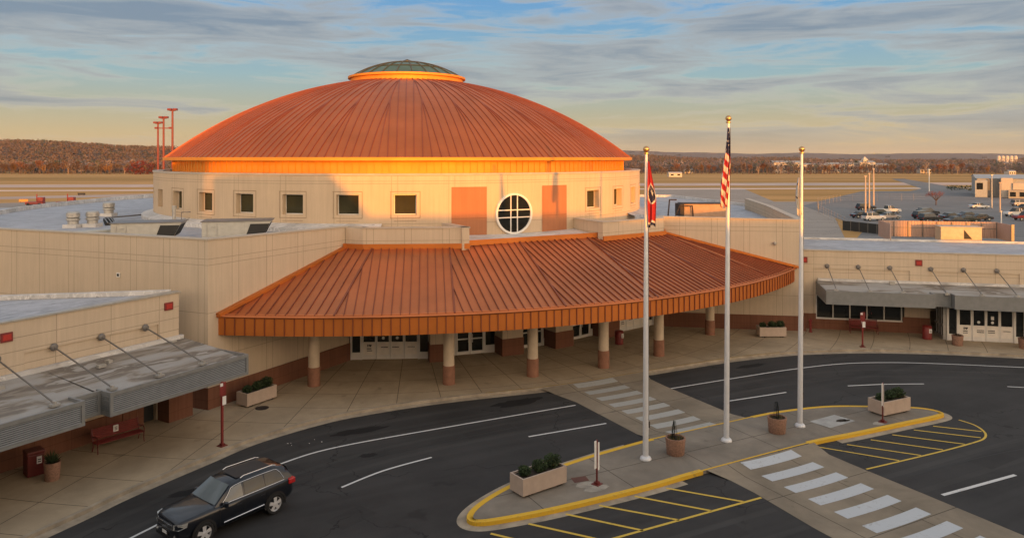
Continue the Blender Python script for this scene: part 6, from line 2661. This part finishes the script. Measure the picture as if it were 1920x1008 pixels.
# hangar at the right edge
H_ = thing('hangar', 'grey hangar with tan lit doors at the right edge of the lot', 'hangar', (166.5, 262, 0), radians(-29))
HM = plain('hangar_sheet', (0.30, 0.31, 0.30), 0.6, 0.1, 0.1)
b = MB()
b.prism([(-4, -12), (60, -12), (60, 22), (-4, 22)], 0, 6.2)
b.build('wall', HM, H_)
b = MB()
b.f([(-4.4, -12.4, 6.25), (60, -12.4, 6.25), (60, 5, 7.3), (-4.4, 5, 7.3)])
b.f([(-4.4, 5, 7.3), (60, 5, 7.3), (60, 22.4, 6.25), (-4.4, 22.4, 6.25)])
b.f([(-4.2, -12.4, 6.2), (-4.2, 5, 7.3), (-4.2, 22.4, 6.2)])
b.build('roof', M['galv'], H_)
b = MB()
b.box(-1.0, 2.6, -12.3, -12.0, 0.1, 6.0)
for k in range(4):
    b.box(-0.9 + k * 0.9, -0.5 + k * 0.9, -12.45, -12.3, 0.1, 6.0)
b.build('door', plain('hangar_door', (0.14, 0.14, 0.14), 0.6), H_)
b = MB()
b.box(-4.6, -1.1, -14.5, -12.02, 0.05, 5.6)
b.build('annex', plain('annex_wall', (0.34, 0.36, 0.35), 0.6), H_)
b = MB()
b.box(-4.2, -2.4, -14.56, -14.5, 2.6, 4.8)
b.build('window', M['glass'], H_)
TANL = plain('tan_wall', (0.47, 0.41, 0.34), 0.7)
b = MB()
b.box(2.7, 5.9, -15.0, -12.02, 0.05, 6.5)
b.build('tower_block', TANL, H_)
b = MB()
b.box(5.92, 50, -15.5, -12.02, 2.7, 4.9)
b.build('upper_band', TANL, H_)
b = MB()
b.box(4.4, 50, -19.0, -12.6, 0.05, 2.6)
b.build('low_block', plain('low_block_wall', (0.33, 0.31, 0.26), 0.7), H_)
b = MB()
for k in range(8):
    b.box(4.8 + k * 2.6, 6.4 + k * 2.6, -19.06, -19.0, 0.6, 2.1)
    b.build('window', M['glass'], H_)
    b = MB()
b.bm.free()

# dark hedge and bits by the hangar
rnd = random.Random(5)


def bush_row(label, pts, r, mat, n=60):
    t = thing('hedge', label, 'hedge', (pts[0][0], pts[0][1], 0))
    b = MB()
    for (x, y) in pts:
        leaf_clump(b, (x - pts[0][0], y - pts[0][1], r * 0.7), (r, r, r * 0.8), n, 0.35, rnd)
    b.build('foliage', mat, t, normals=False)


bush_row('dark clipped hedge in front of the hangar annex', [(178 + k * 1.2, 305 - k * 0.8) for k in range(13)], 1.5, M['leafdark'])

# small far buildings
def block_house(name, label, cat, x, y, wx, wy, h, wm, rm, rz=0.0, nw=5):
    t = thing(name, label, cat, (x, y, 0), rz)
    b = MB()
    b.box(-wx / 2, wx / 2, -wy / 2, wy / 2, -1, h)
    b.build('wall', wm, t)
    b = MB()
    b.f([(-wx / 2 - 0.3, -wy / 2 - 0.3, h), (wx / 2 + 0.3, -wy / 2 - 0.3, h), (wx / 2 + 0.3, 0, h + wy * 0.12), (-wx / 2 - 0.3, 0, h + wy * 0.12)])
    b.f([(-wx / 2 - 0.3, 0, h + wy * 0.12), (wx / 2 + 0.3, 0, h + wy * 0.12), (wx / 2 + 0.3, wy / 2 + 0.3, h), (-wx / 2 - 0.3, wy / 2 + 0.3, h)])
    b.build('roof', rm, t)
    b = MB()
    for k in range(nw):
        cx = -wx / 2 + wx * (k + 0.5) / nw
        b.box(cx - wx / nw * 0.22, cx + wx / nw * 0.22, -wy / 2 - 0.06, -wy / 2, h * 0.35, h * 0.75)
    b.build('window', M['glass'], t)
    return t


WB = plain('pale_wall', (0.48, 0.44, 0.39), 0.7)
block_house('shed', 'small white shed at the edge of the airfield woods', 'shed', 113, 521, 9, 6, 2.6, WB, WB, 0, 2)
BLD = ((243, 665, 26, 12, 9, 'leftmost pale block of the long white works in the woods'), (268, 668, 22, 10, 7, 'pale block with a low roof, second from the left in the white works'),
       (292, 672, 24, 12, 7.5, 'pale block left of the pyramid roof in the white works'), (318, 676, 14, 12, 9, 'tall pale block under the small pyramid roof in the white works'), (336, 678, 18, 10, 7, 'rightmost pale block of the white works'))
for x, y, wx, wy, h, lb in BLD:
    block_house('works_building', lb, 'building', x, y, wx, wy, h, WB, M['galv'], 0, 6)
t = thing('roof_turret', 'small pale pyramid roof rising above the white works', 'turret', (318, 676, 9.8), 0)
b = MB()
b.box(-2, 2, -2, 2, -0.5, 1.2)
b.build('base', WB, t)
b = MB()
for k in range(4):
    a = [(-2.4, -2.4), (2.4, -2.4), (2.4, 2.4), (-2.4, 2.4)]
    b.f([(*a[k], 1.2), (*a[(k + 1) % 4], 1.2), (0, 0, 4.6)])
b.build('roof', WB, t)
for k, nm in enumerate(('first', 'second', 'third', 'fourth', 'fifth')):
    t = thing('silo', '%s pale silo from the left in the row above the hangar roof' % nm, 'silo', (648 + k * 5.6, 998, 0), 0, 'row of pale silos')
    b = MB()
    b.lathe([(2.3, 0), (2.3, 14.5), (1.6, 15.6), (0.001, 16.2)], 14)
    b.build('shell', WB, t, smooth=True)
    b = MB()
    b.lathe([(2.36, 13.9), (2.36, 14.3)], 14)
    b.build('band', M['galv'], t)
for (x, y, wx, lb) in ((150, 640, 7, 'tiny white hut at the foot of the woods left of the white works'), (352, 640, 10, 'small white hut just right of the white works'), (372, 560, 5, 'white box cabin at the end of the distant track'),
                       (455, 760, 16, 'pale shed among the trees left of the silos'), (520, 800, 12, 'pale gabled shed among the trees near the silos')):
    block_house('shed', lb, 'shed', x, y, wx, 6, 3.2, WB, M['galv'], 0, 3)
block_house('works_building', 'low pale building below the row of silos', 'building', 668, 990, 50, 16, 6, WB, M['galv'], 0, 8)
for (x, y, lb, c) in ((-129.3, 205, 'left red ground machine parked on the airfield beyond the grey roof', M['red']), (-121.5, 206, 'right red ground machine parked on the airfield beyond the grey roof', M['red'])):
    t = thing('ground_vehicle', lb, 'ground vehicle', (x, y, 0), 0.2)
    b = MB()
    b.box(-3.2, 1.2, -1, 1, 0.5, 1.2)
    b.build('chassis', c, t, bevel=0.08)
    b = MB()
    b.box(-0.2, 1.2, -0.95, 0.95, 1.2, 2.4)
    b.build('cab', c, t, bevel=0.15)
    b = MB()
    b.tube([(-0.6, 0, 1.2), (-0.6, 0, 3.3)], 0.14, 6)
    b.build('mast', c, t)
    for x_ in (-2.4, 0.4):
        b = MB()
        b.tube([(x_, -1.05, 0.45), (x_, 1.05, 0.45)], 0.45, 12)
        b.build('wheel', M['tyre'], t)
for (u, Y, nm) in ((35, 222, 'orange lit low barrier on the grass left of the red machines'), (102, 262, 'small dark marker board on the far grass')):
    t = thing('marker_board', nm, 'marker', ((u - 600) / 867 * Y, Y, 0))
    b = MB()
    b.box(-1.3, 1.3, -0.1, 0.1, 0.2, 0.9)
    b.build('board', plain('orange_board', (0.55, 0.25, 0.06), 0.6) if Y < 240 else M['dark'], t)
    b = MB()
    for s in (-0.9, 0.9):
        b.box(s - 0.05, s + 0.05, -0.05, 0.05, 0, 0.2)
    b.build('leg', M['dark'], t)

# ------------------------------------------------------------------ hills
def hill_mat(name, cols, sc):
    t = NT(name)
    v = t.coords('Object')
    a = t.noise(v, sc, 8, 0.68)
    d = t.noise(v, sc * 12, 5, 0.7)
    k = t.math('ADD', t.math('MULTIPLY', a, 0.6), t.math('MULTIPLY', d, 0.4))
    c = t.ramp(k, [(0.36, cols[0]), (0.48, cols[1]), (0.56, cols[2]), (0.66, cols[3])])
    t.set(Base_Color=c, Roughness=0.95)
    t.b.inputs['Specular IOR Level'].default_value = 0.1
    t.bump(d, 1.0, 6.0)
    return t.m


def hill(name, tops, Y0, Y1, mat, rough, seed, back=1.6):
    """ridge from its foot (Y0) to its crest (Y1); tops = (u, v) of the crest line"""
    rnd = random.Random(seed)
    b = MB()
    us = [tops[0][0] + (tops[-1][0] - tops[0][0]) * i / 220 for i in range(221)]
    rows = 10
    grid = []
    for u in us:
        for (a, c) in zip(tops, tops[1:]):
            if a[0] <= u <= c[0] + 1e-6:
                k = (u - a[0]) / (c[0] - a[0])
                k = k * k * (3 - 2 * k)
                v = a[1] + (c[1] - a[1]) * k
                break
        zt = 13.2 + (168 - v) * Y1 / 867
        col = []
        for r in range(rows + 1):
            f = r / rows
            Y = Y0 + (Y1 - Y0) * f
            g = f * f * (3 - 2 * f)
            z = -2 + (zt + 2) * g + (rnd.uniform(-1, 1) * rough * (0.3 + f) if 0 < r else 0)
            col.append(((u - 600) / 867 * Y, Y, z))
        col.append(((u - 600) / 867 * Y1 * back, Y1 * back, -5))
        grid.append(col)
    for i in range(len(grid) - 1):
        for r in range(len(grid[0]) - 1):
            b.f([grid[i][r], grid[i + 1][r], grid[i + 1][r + 1], grid[i][r + 1]])
    struct(b.build(name, mat, smooth=True))
    return grid


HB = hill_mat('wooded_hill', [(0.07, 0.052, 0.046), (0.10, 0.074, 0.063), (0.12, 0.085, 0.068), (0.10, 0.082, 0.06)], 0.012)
HF = hill_mat('far_ridge', [(0.13, 0.115, 0.12), (0.15, 0.13, 0.13), (0.165, 0.14, 0.135), (0.18, 0.15, 0.14)], 0.002)  # distance haze put into the ridge colours as pale mauve
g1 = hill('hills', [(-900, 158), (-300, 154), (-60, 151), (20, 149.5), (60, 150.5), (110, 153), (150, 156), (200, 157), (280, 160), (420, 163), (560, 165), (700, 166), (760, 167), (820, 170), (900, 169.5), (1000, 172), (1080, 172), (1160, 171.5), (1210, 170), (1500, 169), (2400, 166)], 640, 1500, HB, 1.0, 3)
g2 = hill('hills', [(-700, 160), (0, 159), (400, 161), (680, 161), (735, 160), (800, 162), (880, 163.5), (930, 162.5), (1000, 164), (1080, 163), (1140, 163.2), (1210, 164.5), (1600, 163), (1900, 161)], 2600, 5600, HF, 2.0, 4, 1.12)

# ------------------------------------------------------------------ woods
FC = [leafy('crown_rust', (0.151, 0.098, 0.082), 0.25), leafy('crown_brown', (0.122, 0.101, 0.108), 0.25), leafy('crown_grey_brown', (0.122, 0.117, 0.144), 0.22), leafy('crown_olive', (0.075, 0.086, 0.063), 0.35), leafy('crown_ochre', (0.179, 0.133, 0.094), 0.25), leafy('crown_dark_green', (0.033, 0.050, 0.044), 0.35), leafy('crown_pale_bare', (0.259, 0.233, 0.239), 0.3)]  # crown colours carry the mauve of the haze, blue raised
BK = plain('bark', (0.10, 0.07, 0.055), 0.9)
BKP = plain('pale_bark', (0.34, 0.26, 0.20), 0.9)


def crown_cards(b, c, rx, rz, n, s, rnd, mi=0):
    for i in range(n):
        th, ph = rnd.uniform(0, 6.283), math.acos(rnd.uniform(-1, 1))
        k = rnd.uniform(0.3, 1.0) ** 0.6
        lump = 1 + 0.25 * sin(3 * th + ph * 2)
        p = Vector((c[0] + rx * k * lump * sin(ph) * cos(th), c[1] + rx * k * lump * sin(ph) * sin(th), c[2] + rz * k * cos(ph)))
        u = Vector((rnd.uniform(-1, 1), rnd.uniform(-1, 1), rnd.uniform(-0.6, 1))).normalized()
        v = u.orthogonal().normalized()
        a = s * rnd.uniform(0.5, 1.3)
        b.f([p - u * a, p + v * a * 0.5, p + u * a, p - v * a * 0.5], mi=mi)


def stuff_wood(name, n, place, hrange, seed, ncard, s0, weights):
    rnd = random.Random(seed)
    b = MB()
    for i in range(n):
        x, y, z = place(rnd)
        h = rnd.uniform(*hrange)
        mi = rnd.choices(range(len(FC)), weights)[0]
        rx = h * rnd.uniform(0.26, 0.42)
        crown_cards(b, (x, y, z + h * 0.58), rx, h * 0.42, ncard, s0 * h / 12, rnd, mi)
        if ncard > 20:
            b.tube([(x, y, z - 1), (x, y, z + h * 0.6)], [0.3, 0.15], 4, False, mi=1)
    o = b.build(name, FC, normals=False)
    struct(o, 'stuff')
    return o


def slope_z(y):
    f = max(0, min(1, (y - 640) / 860))
    return f * f * (3 - 2 * f)


def place_front(x0, x1, y0, y1):
    def p(r):
        y = r.uniform(y0, y1)
        return (r.uniform(x0, x1) * y / 620, y, slope_z(y) * 18 - 0.5)
    return p


WT = (3, 4, 5, 2, 1.5, 1.2, 0.8)
stuff_wood('woods', 420, place_front(-560, -250, 606, 700), (8, 13), 21, 60, 0.85, WT)
stuff_wood('woods', 900, place_front(60, 460, 606, 760), (7, 12.5), 22, 46, 0.85, (2, 5, 5, 2.5, 1, 2.5, 0.4))
# clumps over the hillsides
rnd = random.Random(31)
b = MB()
for i in range(20000):
    ci = rnd.randrange(int(len(g1) * 0.12), int(len(g1) * 0.70))
    cf = rnd.random()
    col = [tuple(Vector(a).lerp(Vector(c), cf)) for a, c in zip(g1[ci], g1[ci + 1])]
    if not (-420 < (col[0][0] / col[0][1] * 867 + 600) < 260 or 700 < (col[0][0] / col[0][1] * 867 + 600) < 1380):
        continue
    r = rnd.uniform(0, 9.99)
    k = int(r)
    p = Vector(col[k]).lerp(Vector(col[k + 1]), r - k)
    p.x += rnd.uniform(-3, 3)
    h = rnd.uniform(6, 10)
    mi = rnd.choices(range(7), (2, 4, 6, 2, 0.6, 4 if k > 7 else 1.0, 1.0))[0]
    crown_cards(b, (p.x, p.y, p.z + h * 0.2), h * 0.42, h * 0.38, 12, 1.35, rnd, mi)
FH = [leafy('slope_%d' % i, c, 0.12) for i, c in enumerate(((0.125, 0.082, 0.064), (0.105, 0.076, 0.064), (0.112, 0.084, 0.074), (0.088, 0.076, 0.055), (0.140, 0.092, 0.062), (0.050, 0.056, 0.038), (0.150, 0.118, 0.098)))]
struct(b.build('hillside_woods', FH, normals=False), 'stuff')


# countable trees along the front of the wood
FF = [leafy('front_rust', (0.17, 0.075, 0.036), 0.3), leafy('front_brown', (0.12, 0.072, 0.045), 0.3), leafy('front_grey_brown', (0.115, 0.082, 0.062), 0.3), None, leafy('front_ochre', (0.21, 0.115, 0.042), 0.3), None, leafy('front_pale', (0.27, 0.20, 0.14), 0.3)]
def tree_proto(kind, seed):
    rnd = random.Random(seed)
    t = thing('autumn_tree', '', 'tree', (0, 0, 0), 0)
    h = 12.0
    b = MB()
    bm_ = BKP if kind == 'bare' else BK
    b.tube([(0, 0, -0.3), (0.1, 0, h * 0.35), (0.2, 0.1, h * 0.75)], [0.34, 0.24, 0.08], 6)
    n = 16 if kind == 'bare' else 8
    for k in range(n):
        z0 = h * rnd.uniform(0.25, 0.65)
        a = rnd.uniform(0, 6.28)
        ln = h * rnd.uniform(0.2, 0.34)
        m1 = Vector((cos(a) * ln * 0.5, sin(a) * ln * 0.5, z0 + ln * 0.55))
        e = Vector((cos(a) * ln * 0.8, sin(a) * ln * 0.8, z0 + ln * 1.15))
        b.tube([(0.1, 0, z0), m1, e], [0.15, 0.1, 0.035], 4, False)
    b.build('trunk', bm_, t)
    b = MB()
    col = {'bare': 6, 'rust': 0, 'brown': 1, 'ochre': 4, 'grey': 2}[kind]
    nl = {'bare': 90, 'rust': 240, 'brown': 200, 'ochre': 240, 'grey': 150}[kind]
    for k in range(7):
        a = rnd.uniform(0, 6.28)
        rr = h * rnd.uniform(0.05, 0.2)
        crown_cards(b, (cos(a) * rr, sin(a) * rr, h * rnd.uniform(0.42, 0.84)), h * 0.17, h * 0.15, nl // 7, 0.5 if kind == 'bare' else 0.62, rnd)
    b.build('crown', FF[col], t, normals=False)
    return t


KLAB = {'bare': 'pale bare tree with light branches at the front of the far wood', 'rust': 'rust coloured autumn tree at the front of the far wood', 'brown': 'brown autumn tree at the front of the far wood', 'ochre': 'ochre leaved tree at the front of the far wood', 'grey': 'grey brown thin tree at the front of the far wood'}
PROTO = {k: tree_proto(k, i + 70) for i, k in enumerate(KLAB)}
used = set()
rnd = random.Random(77)
spots = []
for i in range(38):
    u = -6 + i * 5.4 + rnd.uniform(-1.5, 1.5)
    spots.append((u, 603 + rnd.uniform(-4, 6)))
for i in range(60):
    u = 736 + i * 7.0 + rnd.uniform(-2.5, 2.5)
    spots.append((u, 600 + rnd.uniform(-3, 6)))
fixed = {85: 'bare', 150: 'bare', 178: 'bare', 58: 'ochre', 108: 'rust', 0: 'ochre'}
for u, Y in spots:
    kind = rnd.choices(list(KLAB), (0.8, 2.4, 3, 1.1, 3))[0]
    for fu, fk in fixed.items():
        if abs(u - fu) < 3:
            kind = fk
    s = rnd.uniform(0.62, 1.0) * (0.84 if u > 700 else 1.0)
    loc = ((u - 600) / 867 * Y, Y, 0)
    if kind not in used:
        used.add(kind)
        t = PROTO[kind]
        t.location = loc
        t.rotation_euler = (0, 0, rnd.uniform(0, 6.28))
        t['label'] = KLAB[kind]
        t['group'] = '%s trees edging the airfield' % kind
    else:
        t = dup(PROTO[kind], KLAB[kind], loc, rnd.uniform(0, 6.28), '%s trees edging the airfield' % kind)
    t.scale = (s, s, s * rnd.uniform(0.9, 1.1))
# round red shrub at the wood's edge, and the red tree in the lot
t = thing('red_shrub', 'wide dark red shrub at the edge of the wood left of the red masts', 'shrub', ((172 - 600) / 867 * 596, 596, 0))
b = MB()
crown_cards(b, (0, 0, 5), 11, 6.2, 420, 0.9, random.Random(3))
b.build('foliage', leafy('dark_red_leaf', (0.105, 0.022, 0.018), 0.3), t, normals=False)
t = thing('red_leaved_tree', 'small round red leaved tree standing alone in the lot', 'tree', (118.5, 209.5, 0))
rnd = random.Random(8)
b = MB()
b.tube([(0, 0, 0), (0.05, 0, 1.3)], [0.16, 0.12], 6)
for k in range(11):
    a = k * 0.6
    b.tube([(0.05, 0, 1.2), (cos(a) * 1.1, sin(a) * 1.1, 2.4), (cos(a) * 2.1, sin(a) * 2.1, 3.4 + rnd.uniform(-0.4, 0.5))], [0.09, 0.06, 0.02], 4, False)
b.build('trunk', BK, t)
b = MB()
for k in range(16):
    a, rr = rnd.uniform(0, 6.28), 2.3 * sqrt(rnd.random())
    crown_cards(b, (cos(a) * rr, sin(a) * rr, 3.4 - rr * 0.25 + rnd.uniform(-0.5, 0.5)), 0.75, 0.6, 34, 0.13, rnd)
b.build('crown', leafy('red_leaf', (0.19, 0.060, 0.045), 0.3), t, normals=False)

# ------------------------------------------------------------------ parking deck behind the viewer; it throws the long morning shade over the forecourt
G = thing('parking_deck', 'concrete parking deck behind the viewpoint with two unseen towers shaped to cast shade', 'parking deck', (0, 0, 0))
GC = plain('deck_concrete', (0.34, 0.31, 0.27), 0.85)
b = MB()
b.box(-60, 26, -30, -0.9, 0, 11.75)
b.box(26, 58, -30, -0.9, 0, 11.35)
b.box(58, 260, -30, -0.9, 0, 9.0)  # unseen low extension, added to shade the far parked cars
b.build('deck', GC, G)
b = MB()
P_ = [(-2.0, 0), (5.3, 0), (5.3, 14.6), (-2.0, 14.6)]
b.f([(-1.95, -1.6, 0), (7.6, -1.6, 0), (7.6, -1.6, 12.1), (5.0, -1.6, 14.7), (-1.95, -1.6, 14.7)])
b.f([(-1.95, -5, 0), (7.6, -5, 0), (7.6, -5, 12.1), (5.0, -5, 14.7), (-1.95, -5, 14.7)])
for (a, c) in (((7.6, 0), (7.6, 12.1)), ((7.6, 12.1), (5.0, 14.7)), ((5.0, 14.7), (-1.95, 14.7)), ((-1.95, 14.7), (-1.95, 0))):
    b.f([(a[0], -1.6, a[1]), (c[0], -1.6, c[1]), (c[0], -5, c[1]), (a[0], -5, a[1])])
b.build('shade_tower', GC, G)  # unseen tower, sloped outline shaped to shade the drum's left side
b = MB()
b.box(-40, -3.4, -6, -1.6, 11.0, 15.9)
b.build('shade_tower', GC, G)  # unseen tall block added to keep the drum's far left in shade


# ------------------------------------------------------------------ thin morning air over the whole site
b = MB()
b.box(-8900, 8900, -6900, 7600, -7, 85)
hz = b.build('haze', None or M['paper'], None)
hm = bpy.data.materials.new('haze_air')
hm.use_nodes = True
nt = hm.node_tree
nt.nodes.clear()
pv = nt.nodes.new('ShaderNodeVolumePrincipled')
pv.inputs['Color'].default_value = (0.80, 0.83, 0.86, 1)
pv.inputs['Density'].default_value = 0.00004
pv.inputs['Anisotropy'].default_value = 0.1
om = nt.nodes.new('ShaderNodeOutputMaterial')
nt.links.new(pv.outputs[0], om.inputs['Volume'])
hz.data.materials.clear()
hz.data.materials.append(hm)
struct(hz, 'stuff')
